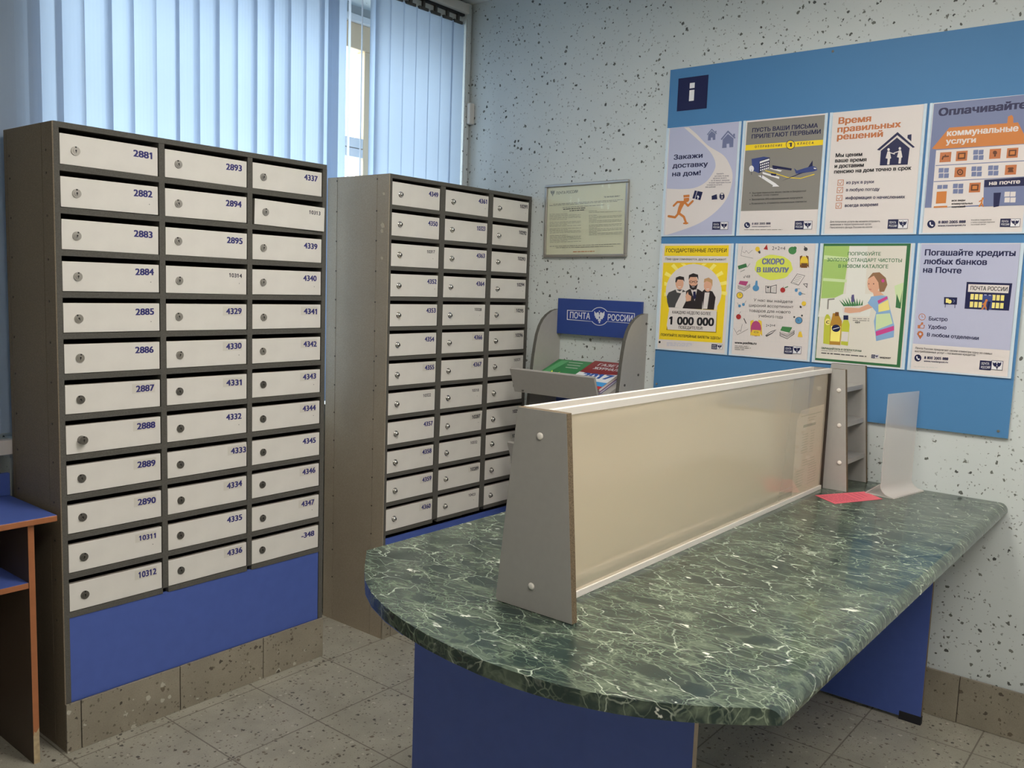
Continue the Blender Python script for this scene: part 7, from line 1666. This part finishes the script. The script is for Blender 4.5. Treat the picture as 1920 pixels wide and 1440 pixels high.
            if r >= 4 and rr.random() < .8 and not small and not (ci == 0 and r < 5):
                nb.face([(xr-wd-.012, -.0002, zz-.0045), (xr+.002, -.0002, zz-.0045), (xr+.002, -.0002, zz+hgt+.0055), (xr-wd-.012, -.0002, zz+hgt+.0055)], 1)
            put_text(nb, num, .038 if not small else .022, lambda u, v, k: (xr-wd+u*wd, -.0004-k*.00001, zz+v*hgt+tlt*u*.1), 0)
            if rr.random() < .35: nb.disc((xr-.01, zz-.02), 1, .0012, -.0006, 0, 2, 8)
            nb.build('number', [M['ink_black'] if style in ('s', 'd') else M['ink_blue'], M['sticker'], M['ink_black']], o)
    return t
M['steel_lower'] = mat('darker_steel', (.22, .21, .195), .42, .5, .85, noise=.15, nscale=300)  # darker steel for locks in the lower rows
B = lambda s, sm='': [(n, 'd' if n in dk else ('s' if n in sm.split() else ('m' if n in md else 'b'))) for n in s.split()]
dk = (); md = ('10311',)
n1 = [B('2881 2882 2883 2884 2885 2886 2887 2888 2889 2890 10311 10312'), B('2893 2894 2895 10314 4329 4330 4331 4332 4333 4334 4335 4336', '10314'), B('4337 10313 4339 4340 4341 4342 4343 4344 4345 4346 4347 -348', '10313')]
dk = ('10291', '10292', '10293', '10294', '10295', '10296', '10298', '10299', '10287', '10289')
n2 = [B('4349 4350 10317 4352 4353 4354 4355 10322 4357 4358 4359 4360', '10317 10322'), B('4361 10323 4363 4364 10328 4366 4367 10318 10287 10332 10289 10423', '10328 10318 10332 10423'), B('10291 10292 10293 10294 10295 10296 10321 10297 10298 10299 10300 10301', '10321 10297')]
zr = [1.795-.1159*k-.008 for k in range(1, 13)]
nl = [(z+random.uniform(-.004, .004), yy) for z in [1.735]+zr for yy in (-.315, -.075)]
cabinet('mailbox_cabinet', 'tall grey mailbox cabinet nearest the blue desk, numbered 2881 at its top left', -2.066, -1.126, -.3546, -.037, 1.81,
        [(-2.048, -1.7587), (-1.7407, -1.4513), (-1.4333, -1.144)], 1.795, .1159, .0994, .0835, n1, .0122, False, True, nl, .404)
zr = [1.795-.1148*k-.006 for k in range(1, 15)]
nl = [(z+random.uniform(-.003, .003), yy) for z in [1.792]+zr for yy in (-.337, -.104)]+[(1.12, -.349), (1.005, -.349)]
cabinet('mailbox_cabinet', 'tall grey mailbox cabinet standing in the corner, numbered 4349 at its top left', -.8717, -.003, -.4038, -.0453, 1.809,
        [(-.8565, -.5935), (-.5655, -.298), (-.2695, -.0185)], 1.795, .1148, .1005, .086, n2, .0108, True, False, nl, .400)

# ---------------------------------------------------------------- blue desk on the left
t = thing('writing_desk', 'low writing desk with blue top and orange wood edges beside the left cabinet', 'desk', (-2.45, -.2, 0))
b = MB(); b.box(-2.82, -.3675, .702, -2.0805, -.036, .7205, {'': 1, '+z': 0}); part(b, 'desk_top', [M['blue'], M['orange_edge']], t, .003)
for x in (-2.1545, -2.80):
    b = MB(); b.box(x, -.352, .085, x+.0165, -.045, .7015, {'': 1, '-y': 0}); b.box(x, -.352, 0, x+.0165, -.045, .0855, {'': 1, '-y': 2})
    b.prism([(x, .085), (x+.0165, .085), (x+.0165, .105), (x+.007, .092), (x+.003, .098)], 1, -.3524, -.3518, 2)
    part(b, 'side_panel', [M['orange_edge'], M['dark_wood'], M['worn_wood']], t)
b = MB(); b.box(-2.7830, -.350, .520, -2.155, -.048, .5365, {'': 0, '+z': 1, '-z': 2}); part(b, 'shelf', [M['orange_edge'], M['blue'], M['dark_wood']], t, .001)
b = MB(); b.box(-2.82, -.052, .7208, -2.0805, -.036, .79); part(b, 'back_rail', M['blue'], t, .002)
b = MB(); b.box(-2.783, -.048, .10, -2.155, -.040, .70); part(b, 'back_panel', M['dark_wood'], t)

# ---------------------------------------------------------------- counter with green marble top
ct = thing('counter', 'long counter with green marble top, rounded end and blue panel legs', 'counter', (-1.0, -1.86, 0))
TZ, TB = .768, .7395
arc = [(-1.786, -1.332), (-1.878, -1.428), (-1.932, -1.492), (-1.972, -1.556), (-2.006, -1.634), (-2.029, -1.708), (-2.046, -1.786), (-2.055, -1.856), (-2.0595, -1.930), (-2.0575, -1.999), (-2.051, -2.05), (-2.042, -2.098), (-2.029, -2.142), (-2.014, -2.182), (-1.996, -2.220), (-1.974, -2.257), (-1.951, -2.291), (-1.926, -2.324), (-1.905, -2.350), (-1.868, -2.392)]
me = bpy.data.meshes.new('worktop'); bm = bmesh.new()
out = [(-.001, -1.332)]+arc+[(-.001, -2.392)]; l = ct.location
vt = [bm.verts.new((x-l.x, y-l.y, TZ)) for x, y in out]; vb = [bm.verts.new((x-l.x, y-l.y, TB)) for x, y in out]
bm.faces.new(vt); bm.faces.new(vb[::-1]); n = len(out)
for k in range(n): bm.faces.new((vt[k], vb[k], vb[(k+1) % n], vt[(k+1) % n]))
bm.edges.ensure_lookup_table()
e = [e for e in bm.edges if set(e.verts) == {vt[-1], vt[-2]}]
bmesh.ops.bevel(bm, geom=e, offset=.024, segments=7, profile=.5, affect='EDGES')
bmesh.ops.recalc_face_normals(bm, faces=bm.faces)
for f in bm.faces: f.smooth = True
bm.to_mesh(me); bm.free(); me.set_sharp_from_angle(angle=math.radians(35)); me.materials.append(M['marble']); link('worktop', me, ct)
# edge bands along the curve: a dark marble band and a blue repair piece at the far end
def strip(pts, z0, z1, off, th, m, name, lb=None):
    b = MB(); q = [Vector(p) for p in pts]; nor = []
    for k in range(len(q)):
        d = (q[min(k+1, len(q)-1)]-q[max(k-1, 0)]).normalized(); nor.append(Vector((-d.y, d.x)) if False else Vector((d.y, -d.x)))
    ins = [p+nn*-off for p, nn in zip(q, nor)]; ou = [p+nn*-(off+th) for p, nn in zip(q, nor)]
    for k in range(len(q)-1):
        for A_, Z in ((ins, 0), (ou, 1)): b.face([(*A_[k], z0), (*A_[k+1], z0), (*A_[k+1], z1), (*A_[k], z1)])
        for z in (z0, z1): b.face([(*ins[k], z), (*ins[k+1], z), (*ou[k+1], z), (*ou[k], z)])
    for k in (0, -1): b.face([(*ins[k], z0), (*ou[k], z0), (*ou[k], z1), (*ins[k], z1)])
    o = part(b, name, m, ct)
    if lb: o['label'] = lb
    return o
strip(arc[5:-1], TB+.0005, TZ-.0015, .0003, .0008, M['marble'], 'edge_band')
strip(arc[0:6], TB-.002, TZ-.0015, .0003, .0008, M['blue'], 'edge_band', 'short blue replacement strip of the edge band')
strip(arc[0:-1], TZ-.0016, TZ-.0002, .0002, .0009, M['whiteplast'], 'edge_line')
b = MB(); b.box(-1.786, -2.205, 0, -1.769, -1.50, TB-.0005, {'': 0, '-y': 1, '+y': 1}); part(b, 'leg_panel', [M['blue'], M['edge_light']], ct, .0008)
b = MB(); b.box(-.122, -2.219, .012, -.105, -1.50, TB-.0005, {'': 0, '-y': 1, '+y': 1}); o = part(b, 'leg_panel', [M['blue'], M['chipboard']], ct, .0008)
b = MB(); b.box(-.1235, -2.2205, .0, -.1035, -2.150, .030); part(b, 'foot_cap', M['rubber'], ct, .002, parent=o)
b = MB(); b.box(-.122, -1.58, .0, -.105, -1.50, .0118); part(b, 'foot_cap', M['rubber'], ct, parent=o)
b = MB(); b.box(-1.768, -1.66, TB-.07, -.123, -1.644, TB-.001); part(b, 'cross_rail', M['blue'], ct)

# ---------------------------------------------------------------- partition screen on the counter
pt = thing('desk_divider', 'low grey and cream desk divider with shelves standing on the marble counter', 'divider', (-1.0, -1.865, TZ))
T0 = TZ+.0004; ZP = 1.173; YC = -1.861
def trapezoid(x0, x1, side=1, ztop=ZP, hb=.096, ht=.056):
    b = MB(); b.prism([(YC+hb-.006, T0), (YC+hb, T0+.006), (YC+ht, ztop), (YC-ht-.006, ztop), (YC-hb, T0)], 0, x0, x1, 0, side)
    return part(b, 'end_panel', [M['grey'], M['chipboard']], pt, .0008)
def caps(panel, x, pts):
    base = None
    for (y, z) in pts:
        b = MB(); b.disc((0, 0), 0, .0072, 0, -.0012, 0, 18, -.0028)
        if base is None: base = b.build('screw_cap', M['whiteplast'], panel, smooth=True); base.location = Vector((x, y, z))-pt.location
        else: dup(base, panel, Vector((x, y, z))-pt.location)
A = trapezoid(-1.8225, -1.8055); caps(A, -1.8225, [(-1.863, 1.122), (-1.856, .820)])
Bp = trapezoid(-.243, -.226, 1); caps(Bp, -.243, [(-1.907, 1.103), (-1.917, .987), (-1.927, .863)])
Dp = trapezoid(-.036, -.019, 1, 1.1755)
YF, YR = -1.873, -1.813
X0, X1 = -1.8053, -.2435
for (y, m) in ((YF, 'cream_pane'), (YR, 'back_pane')):
    b = MB(); b.box(X0, y-.0015, T0+.006, -.262, y+.0015, 1.160); part(b, 'pane', M[m], pt)
for y in (YF, YR):
    b = MB(); b.box(X0, y-.0065, 1.1585, X1, y-.0018, 1.1699); b.box(X0, y+.0018, 1.1585, X1, y+.0065, 1.1699); b.box(X0, y-.0066, 1.170, X1, y+.0066, 1.1735); part(b, 'top_rail', M['whiteplast'], pt)
    b = MB(); b.box(X0, y-.0065, T0, X1-.018, y+.0065, T0+.0055); b.box(X0, y-.0064, T0+.0056, X1-.018, y-.0018, T0+.013); b.box(X0, y+.0018, T0+.0056, X1-.018, y+.0064, T0+.013); part(b, 'bottom_rail', M['whiteplast'], pt)
b = MB(); b.box(-.2615, YF-.005, T0, -.2435, YR+.005, 1.156); part(b, 'dark_gap_strip', M['brown'], pt)  # solid dark strip in place of the shaded gap beside the panes
b = MB(); b.box(-1.8053, YR+.010, T0, -1.795, YF-.008 if False else YR+.02, 1.15)
for z in (1.103, .987, .863):
    q = (1.173-z)/(1.173-T0); hw = .056+.04*q-.004
    b = MB(); b.box(-.2258, YC-hw, z-.008, -.0362, YC+hw, z+.008, {'': 0, '-y': 1, '+y': 1}); part(b, 'shelf', [M['grey'], M['grey']], pt, .0008)

# price sheet behind the front pane, lying against it from inside
t = MB()
sh = [(-.500, .7835), (-.262, .781), (-.268, 1.0555), (-.470, 1.052), (-.500, 1.020)]
t.prism([(x, z) for x, z in sh], 1, -1.8708, -1.8702, 0)
def tl(x0, x1, z, h, m): t.face([(x0, -1.8710, z), (x1, -1.8710, z), (x1, -1.8710, z+h), (x0, -1.8710, z+h)], m)
rr = random.Random(5)
for z, a, c, h in ((1.030, -.468, -.290, .0035), (1.020, -.41, -.34, .003), (1.012, -.40, -.35, .003)):
    x = a
    while x < c-.004: w = min(rr.uniform(.006, .02), c-x); tl(x, x+w, z, h, 1); x += w+.003
tl(-.445, -.335, .994, .0085, 2)
for z, a, c in [(.97-.0085*k, -.448, -.395) for k in range(8)]+[(.975-.0085*k, -.375, -.340) for k in range(9)]+[(.885-.0085*k, -.43, -.32) for k in range(3)]+[(.855-.0085*k, -.475, -.415) for k in range(7)]+[(.862-.0085*k, -.375, -.30) for k in range(8)]:
    x = a
    while x < c-.004: w = min(rr.uniform(.006, .02), c-x); tl(x, x+w, z, .0025, 1); x += w+.003
o = t.build('paper_sheet', [mat('white_paper', (.80, .74, .68), .8), mat('faint_print', (.32, .29, .27), .8), mat('bold_print', (.06, .05, .05), .8)])
tag(o, 'white printed price sheet with a cut corner behind the divider glass', 'paper sheet')

# pink leaflets
def leaflet(q, z, label):
    b = MB(); n = [(x, y) for x, y in q]; b.prism(n, 2, z, z+.0007, 0)
    P = lambda u, v: tuple(q[0][k]*(1-u)*(1-v)+q[1][k]*u*(1-v)+q[2][k]*u*v+q[3][k]*(1-u)*v for k in (0, 1))+(z+.0009,)
    r = random.Random(2)
    for k in range(9):
        v = .06+k*.055; u = .1
        while u < .88: w = min(r.uniform(.06, .3), .9-u); b.face([P(u, v), P(u+w, v), P(u+w, v+.022), P(u, v+.022)], 1); u += w+.03
    for k in range(3): b.face([P(.1, .62+k*.1), P(.8-.1*k, .62+k*.1), P(.8-.1*k, .64+k*.1), P(.1, .64+k*.1)], 1)
    o = b.build('leaflet', [M['pink'], M['pinkink']]); return tag(o, label, 'leaflet')
leaflet([(-.372, -1.899), (-.440, -1.986), (-.254, -2.076), (-.189, -1.998)], TZ+.0004, 'pink printed leaflet lying on the counter in front of the divider shelves')
leaflet([(-.445, -1.775), (-.375, -1.771), (-.195, -1.690), (-.27, -1.66)], TZ+.0004, 'pink leaflet lying behind the divider, seen through its hazy panes')

# acrylic holder
t = thing('acrylic_holder', 'empty clear acrylic sign holder standing on the counter by the wall', 'sign holder', (-.115, -2.079, TZ), math.radians(-11.5))
b = MB(); n = 8; pr = [(.0015, .337)]
pr += [(.0015-.0-.045*(1-math.cos(k*PI/2/n)), .036-.034*math.sin(k*PI/2/n)) for k in range(n+1)]
th = .0028
q = [(y, z) for y, z in pr]; q2 = [(y-th if k == 0 else y-th*(1-k/len(pr)), z+ (0 if k == 0 else th*k/len(pr))) for k, (y, z) in enumerate(pr)]
b = MB(); b.prism(q+q2[::-1], 0, -.108, .100); part_o = b.build('upright_sheet', M['acrylic'], t, smooth=True)
b = MB(); b.box(-.108, -.046, .0004, .100, .052, .0030); b.build('base_sheet', M['acrylic'], t)
b = MB(); b.prism([(.0020, .040), (.0048, .040), (.052, .0032), (.047, .0032)], 0, -.108, .100); b.build('rear_support', M['acrylic'], t)

# ---------------------------------------------------------------- brochure rack on the right wall
rk = thing('brochure_rack', 'grey wall rack with blue lettered sign and sloping brochure tray', 'brochure rack', (-.1, -.80, .0))
prof = [(-.0008, 1.313), (-.026, 1.313), (-.064, 1.306), (-.100, 1.289), (-.128, 1.268), (-.148, 1.242), (-.165, 1.205), (-.176, 1.160), (-.186, 1.105), (-.200, .985), (-.222, .75), (-.238, .42), (-.25, .12), (-.0008, .12)]
prof = [(x if x > -.01 else x, z) for x, z in prof]
for (y0, y1, outer) in ((-.590, -.574, 0), (-1.031, -1.015, 1)):
    b = MB(); b.prism([(x, z) for x, z in prof], 1, y0, y1, 0, 1); p_ = part(b, 'side_panel', [M['grey'], M['board_grey']], rk, .0006)
    s0 = None
    for (x, z) in ((-.012, 1.272), (-.055, 1.063), (-.158, 1.027), (-.06, .76), (-.17, .72)):
        if s0 is None:
            b = MB(); b.disc((0, 0), 1, .0052, 0, -.002, 0, 12); b.box(-.003, -.0024, -.0006, .003, -.0018, .0006, 1); s0 = b.build('screw', [M['steel_dark'], M['black']], p_); s0.location = Vector((x, y0, z))-rk.location
        else: dup(s0, p_, Vector((x, y0, z))-rk.location)
b = MB(); b.box(-.012, -1.0145, .125, -.001, -.5905, .975); part(b, 'back_panel', M['blue'], rk)
for k, dz in enumerate((0, -.315, -.63)):
    b = MB(); b.prism([(-.013, 1.064+dz), (-.262, .975+dz), (-.268, .991+dz), (-.013, 1.080+dz)], 1, -1.0145, -.5905, 0); part(b, 'tray_shelf', [M['grey']], rk)
    b = MB(); b.prism([(-.2655, .966+dz), (-.2655-.011, .962+dz), (-.315, 1.061+dz), (-.304, 1.067+dz)], 1, -.986, -.562, 0); fb = part(b, 'front_board', [M['grey']], rk, .0008)
    for y in (-.610, -.930):
        b = MB(); a = math.atan2(.0385, .099); b.disc((0, 0), 0, .0055, 0, -.002, 0, 12); s_ = b.build('screw', M['steel_dark'], fb); s_.location = Vector((-.2805, y, .9715+dz))-rk.location; s_.rotation_euler = (0, a, 0)
sb = MB(); sb.box(-.0285, -1.0145, 1.207, -.012, -.5905, 1.361); so = part(sb, 'sign_board', mat('sign_blue', (.022, .058, .27), .5), rk, .001)
b = MB()
for y in (-.64, -.97): b.box(-.0118, y-.02, 1.21, -.0008, y+.02, 1.355)
part(b, 'sign_bracket', M['grey'], rk)

# magazines on the tray
def magazine(y0, y1, label, m_cover, draw, lift=0, length=.262, th=.012):
    # local frame: u to the right along the wall, v up the slope, n out of the slope
    org = Vector((-.266, y0, .9925)); sl = math.atan2(.089, .249); V = Vector((math.cos(sl), 0, math.sin(sl))); N = Vector((-math.sin(sl), 0, math.cos(sl)))
    w = y0-y1; org = org+N*(.0012+lift)
    o = thing('magazine', label, 'magazine', org)
    P = lambda u, v, n: V*v+Vector((0, -1, 0))*u+N*n
    b = MB(); q = [(0, .004), (w, .004), (w, length), (0, length)]
    def slab(n0, n1, m, ins=0):
        k = len(b.v); b.v += [tuple(P(u, v, nn)) for nn in (n0, n1) for u, v in ((ins, .004+ins), (w-ins, .004+ins), (w-ins, length-ins), (ins, length-ins))]
        for f in ((0, 1, 2, 3), (4, 5, 6, 7), (0, 1, 5, 4), (1, 2, 6, 5), (2, 3, 7, 6), (3, 0, 4, 7)): b.f.append(tuple(k+a for a in f)); b.i.append(m)
    slab(.0008, th-.0008, 0, .0015); b.build('pages', M['pages'], o)
    b = MB(); slab(th-.0007, th, 0); slab(0, .0007, 0)
    mats = [m_cover]; draw(b, lambda u, v, k: tuple(P(u*w, v*length, th+.00015*(k+1))), mats)
    b.build('cover', mats, o); return o
def d_green(b, P, mats):
    mats += [mat('cover_yellow', (.72, .75, .02), .4), mat('cover_white', (.75, .8, .75), .4), mat('cover_light_green', (.10, .40, .16), .4)]
    pts = [(.30, .05), (.22, .22), (.30, .34), (.26, .55), (.40, .42), (.52, .52), (.50, .34), (.95, .40), (.62, .22), (.85, .12), (.55, .05)]
    b.face([P(u, v, 1) for u, v in [(.0, .0), (.16, .0), (.34, .96), (.12, .96)]], 3)
    b.face([P(u, v, 2) for u, v in pts], 1)
    for k in range(3): b.face([P(u, v, 2) for u, v in ((.38+k*.05, .9-k*.1), (.78+k*.02, .9-k*.1), (.78+k*.02, .915-k*.1), (.38+k*.05, .915-k*.1))], 2)
def d_red(b, P, mats):
    mats += [mat('cover_white2', (.80, .82, .84), .4), mat('cover_blue', (.02, .10, .42), .4), mat('cover_sky', (.05, .33, .72), .4), mat('cover_dark', (.20, .012, .016), .4), mat('cover_red', (.5, .03, .03), .4)]
    b.face([P(0, 0, 1), P(1, 0, 1), P(1, .56, 1), P(.5, .50, 1), P(0, .54, 1)], 1)
    b.face([P(0, .0, 2), P(1, .0, 2), P(1, .24, 2), P(0, .28, 2)], 3); b.face([P(0, 0, 3), P(1, 0, 3), P(1, .10, 3), P(0, .14, 3)], 5)
    put_text(b, '2017', .05, lambda u, v, k: P(.16+u*.8, .36+v*.17, 3+k*.1), 2)
    put_text(b, 'ГАЗЕТЫ', .03, lambda u, v, k: P(.22+u*.72, .82+v*.09, 3+k*.1), 1); put_text(b, 'ЖУРНАЛЫ', .03, lambda u, v, k: P(.22+u*.76, .68+v*.09, 3+k*.1), 1)
def d_none(b, P, mats): pass
magazine(-.606, -.790, 'green magazine with a yellow leaf on its cover lying in the rack tray', mat('cover_green', (.025, .22, .065), .35), d_green)
magazine(-.800, -.986, 'violet-backed magazine lying underneath the red one in the rack tray', mat('cover_violet', (.10, .11, .42), .4), d_none, 0, .262, .008)
magazine(-.798, -.984, 'red, white and blue magazine lettered 2017 lying in the rack tray', mat('cover_dark_red', (.26, .016, .02), .35), d_red, .0086)

# ---------------------------------------------------------------- printed things
INK = dict(lilac=(176, 180, 205), paper=(212, 206, 204), grayblue=(108, 116, 150), navy=(28, 32, 72), blue2=(58, 72, 128), orange=(196, 122, 62), dkorange=(184, 112, 70), white=(222, 222, 226), gray=(132, 129, 124), dkgray=(70, 70, 72), ltgray=(196, 196, 196), yellow=(232, 204, 40), yellow2=(222, 190, 62), yellow3=(226, 214, 130), ltyellow=(240, 226, 120), dkyellow=(170, 140, 20), black=(24, 24, 30), slate=(112, 122, 158), brown=(96, 56, 34), brown2=(112, 74, 40), skin=(212, 164, 138), hair=(44, 38, 40), hair2=(140, 106, 80), blond=(190, 150, 106), lime=(206, 214, 90), lime2=(186, 190, 66), green=(70, 128, 76), green2=(60, 112, 72), green3=(60, 90, 66), dkgreen=(52, 106, 66), ltgreen=(160, 192, 110), palegreen=(196, 214, 168), wht=(216, 216, 210), cream=(212, 208, 198), cream2=(216, 211, 190), red=(168, 52, 52), magenta=(170, 72, 120), pink2=(196, 72, 140), blue3=(84, 140, 184), ltblue=(132, 168, 206), purple=(90, 84, 130), gold=(176, 132, 54), silver=(206, 210, 220), signblue=(36, 60, 140))
_ink = {}
def ink(c):
    if c not in _ink:
        r = lin(*INK[c]); _ink[c] = mat('ink_'+c, tuple(min(1, v*INK_GAIN) for v in r[:3]), .42, .35)
    return _ink[c]
INK_GAIN = 1.12
def print_on(mb, key, x, mats, step=.000007, clamp=None):
    y0, z0, E = PRINT[key]; names = {}; d = 0
    for e in E:
        c = e[0]
        if c not in names: names[c] = len(mats); mats.append(ink(c))
        xx = x-step*d
        if isinstance(e[1], str):
            _, body, u, v, w, cap, wt, sl = e
            put_text(mb, body, wt, lambda a, b, k: (xx-step*k, y0-(u+a*w)/1000, z0+(v+b*cap+sl*a*w)/1000), names[c]); d += 16 if wt > .03 else (13 if wt > .005 else 4)
        else:
            p = e[1]; pts = [(p[i], p[i+1]) for i in range(0, len(p), 2)]; d += 1
            if clamp: pts = [(min(max(a, clamp[0]), clamp[2]), min(max(b, clamp[1]), clamp[3])) for a, b in pts]
            pts = [q for i, q in enumerate(pts) if q != pts[i-1]]
            if len(pts) > 2: mb.face([(xx, y0-a/1000, z0+b/1000) for a, b in pts], names[c])
b = MB(); nm = [ink('silver')]; print_on(b, 'sign', -.0287, nm); part(b, 'sign_lettering', nm, rk, parent=so)

# information board
ib = thing('information_board', 'large light blue information board mounted on the speckled wall', 'board', (-.006, -1.73, .979))
YB0, YB1 = -1.080, -2.374
b = MB(); b.box(-.012, YB1, .979, -.001, YB0, 2.277, {'': 1, '-x': 0}); part(b, 'panel', [M['board_blue'], M['board_edge']], ib, .0006)
b = MB(); b.box(-.0135, -1.247, 2.114, -.0121, -1.119, 2.239, 0)
ib_i = part(b, 'info_symbol', [ink('navy')], ib)
b = MB(); b.box(-.0139, -1.191, 2.178-.03, -.0136, -1.170, 2.189, 0); b.box(-.0139, -1.191, 2.196, -.0136, -1.170, 2.216, 0); part(b, 'letter', [ink('white')], ib, parent=ib_i)
s0 = None
for (y, z) in ((-1.095, 1.03), (-2.345, 1.0), (-1.72, 2.262), (-2.345, 2.262)):
    if s0 is None: b = MB(); b.disc((0, 0), 0, .0045, 0, -.002, 0, 12); s0 = b.build('screw', M['chrome'], ib); s0.location = Vector((-.012, y, z))-ib.location
    else: dup(s0, ib, Vector((-.012, y, z))-ib.location)
COLS = [(-1.080, -1.396), (-1.404, -1.720), (-1.7275, -2.046), (-2.0545, -2.366)]
ROWS = [(1.627, 2.052), (1.172, 1.598)]
PL = {'p1': ('lilac poster of an orange running figure and two houses', 0, 0), 'p2': ('grey poster with a yellow band and an aeroplane', 1, 0), 'p3': ('white poster with an orange heading and a dark house holding two figures', 2, 0), 'p4': ('slate blue poster of a big house with an orange roof', 3, 0),
      'p5': ('yellow lottery poster with three smiling people and 1 000 000', 0, 1), 'p6': ('white squared poster of colourful school drawings', 1, 1), 'p7': ('green-bordered poster of a child and cleaning bottles', 2, 1), 'p8': ('lilac loan poster with a small dark building and three orange icons', 3, 1)}
pk = None
for (ya, yb) in COLS:
    for (za, zb) in ROWS:
        b = MB(); b.box(-.0136, yb, za, -.0122, ya, zb)
        b.box(-.0172, ya-.0085, za, -.0136, ya, zb); b.box(-.0172, yb, za, -.0136, yb+.0085, zb); b.box(-.0172, yb+.0086, za, -.0136, ya-.0086, za+.004)
        part(b, 'poster_pocket', M['pocket'], ib)
for key, (lab, ci, ri) in PL.items():
    ya, yb = COLS[ci]; za, zb = ROWS[ri]; ya -= .0105; yb += .0105
    b = MB(); mats = [ink('paper')]; b.box(-.0144, yb, za+.0045, -.0138, ya, zb-.001, 0)
    y0, z0, _ = PRINT[key]; cl = ((y0-ya)*1000+.3, (za+.0045-z0)*1000, (y0-yb)*1000-.3, (zb-.001-z0)*1000)
    print_on(b, key, -.01441, mats, .000007, cl)
    o = b.build('poster', mats); tag(o, lab+' in the board', 'poster', 'posters on the information board')

# framed notice
fr = thing('framed_notice', 'framed yellowed notice hanging between corner cabinet and board', 'framed notice', (-.01, -.70, 1.70))
Y0, Y1, Z0, Z1 = -.4865, -.9155, 1.5415, 1.859; k = .012; sl = .0
b = MB()
for (a0, c0, a1, c1) in ((Y1, Z0, Y0, Z0+k), (Y1, Z1-k, Y0, Z1), (Y1, Z0+k, Y1+k, Z1-k), (Y0-k, Z0+k, Y0, Z1-k)): b.box(-.016, a0, c0, -.001, a1, c1)
part(b, 'frame', M['alu'], fr, .003, 3)
b = MB(); mats = [ink('cream2')]; b.box(-.0085, Y1+k, Z0+k, -.0015, Y0-k, Z1-k, 0); print_on(b, 'notice', -.0086, mats, .000004); part(b, 'document', mats, fr)
b = MB(); b.box(-.0125, Y1+k, Z0+k, -.0112, Y0-k, Z1-k); part(b, 'glass_pane', M['glass'], fr)
fr.rotation_euler = (math.radians(-.8), 0, 0)

# ---------------------------------------------------------------- ceiling lamps and the added fill
for (x, y, lab) in LAMPS:
    t = thing('ceiling_lamp', lab, 'lamp', (x, y, CZ))
    b = MB(); b.box(-.31, -.31, -.055, .31, -.295, 0); b.box(-.31, .295, -.055, .31, .31, 0); b.box(-.31, -.295, -.055, -.295, .295, 0); b.box(.295, -.295, -.055, .31, .295, 0); b.box(-.295, -.295, -.01, .295, .295, 0); b.build('housing', M['lampbody'], t)
    b = MB(); b.box(-.2945, -.2945, -.05, .2945, .2945, -.044); b.build('diffuser', M['diffuser'], t)
bpy.context.view_layer.update()
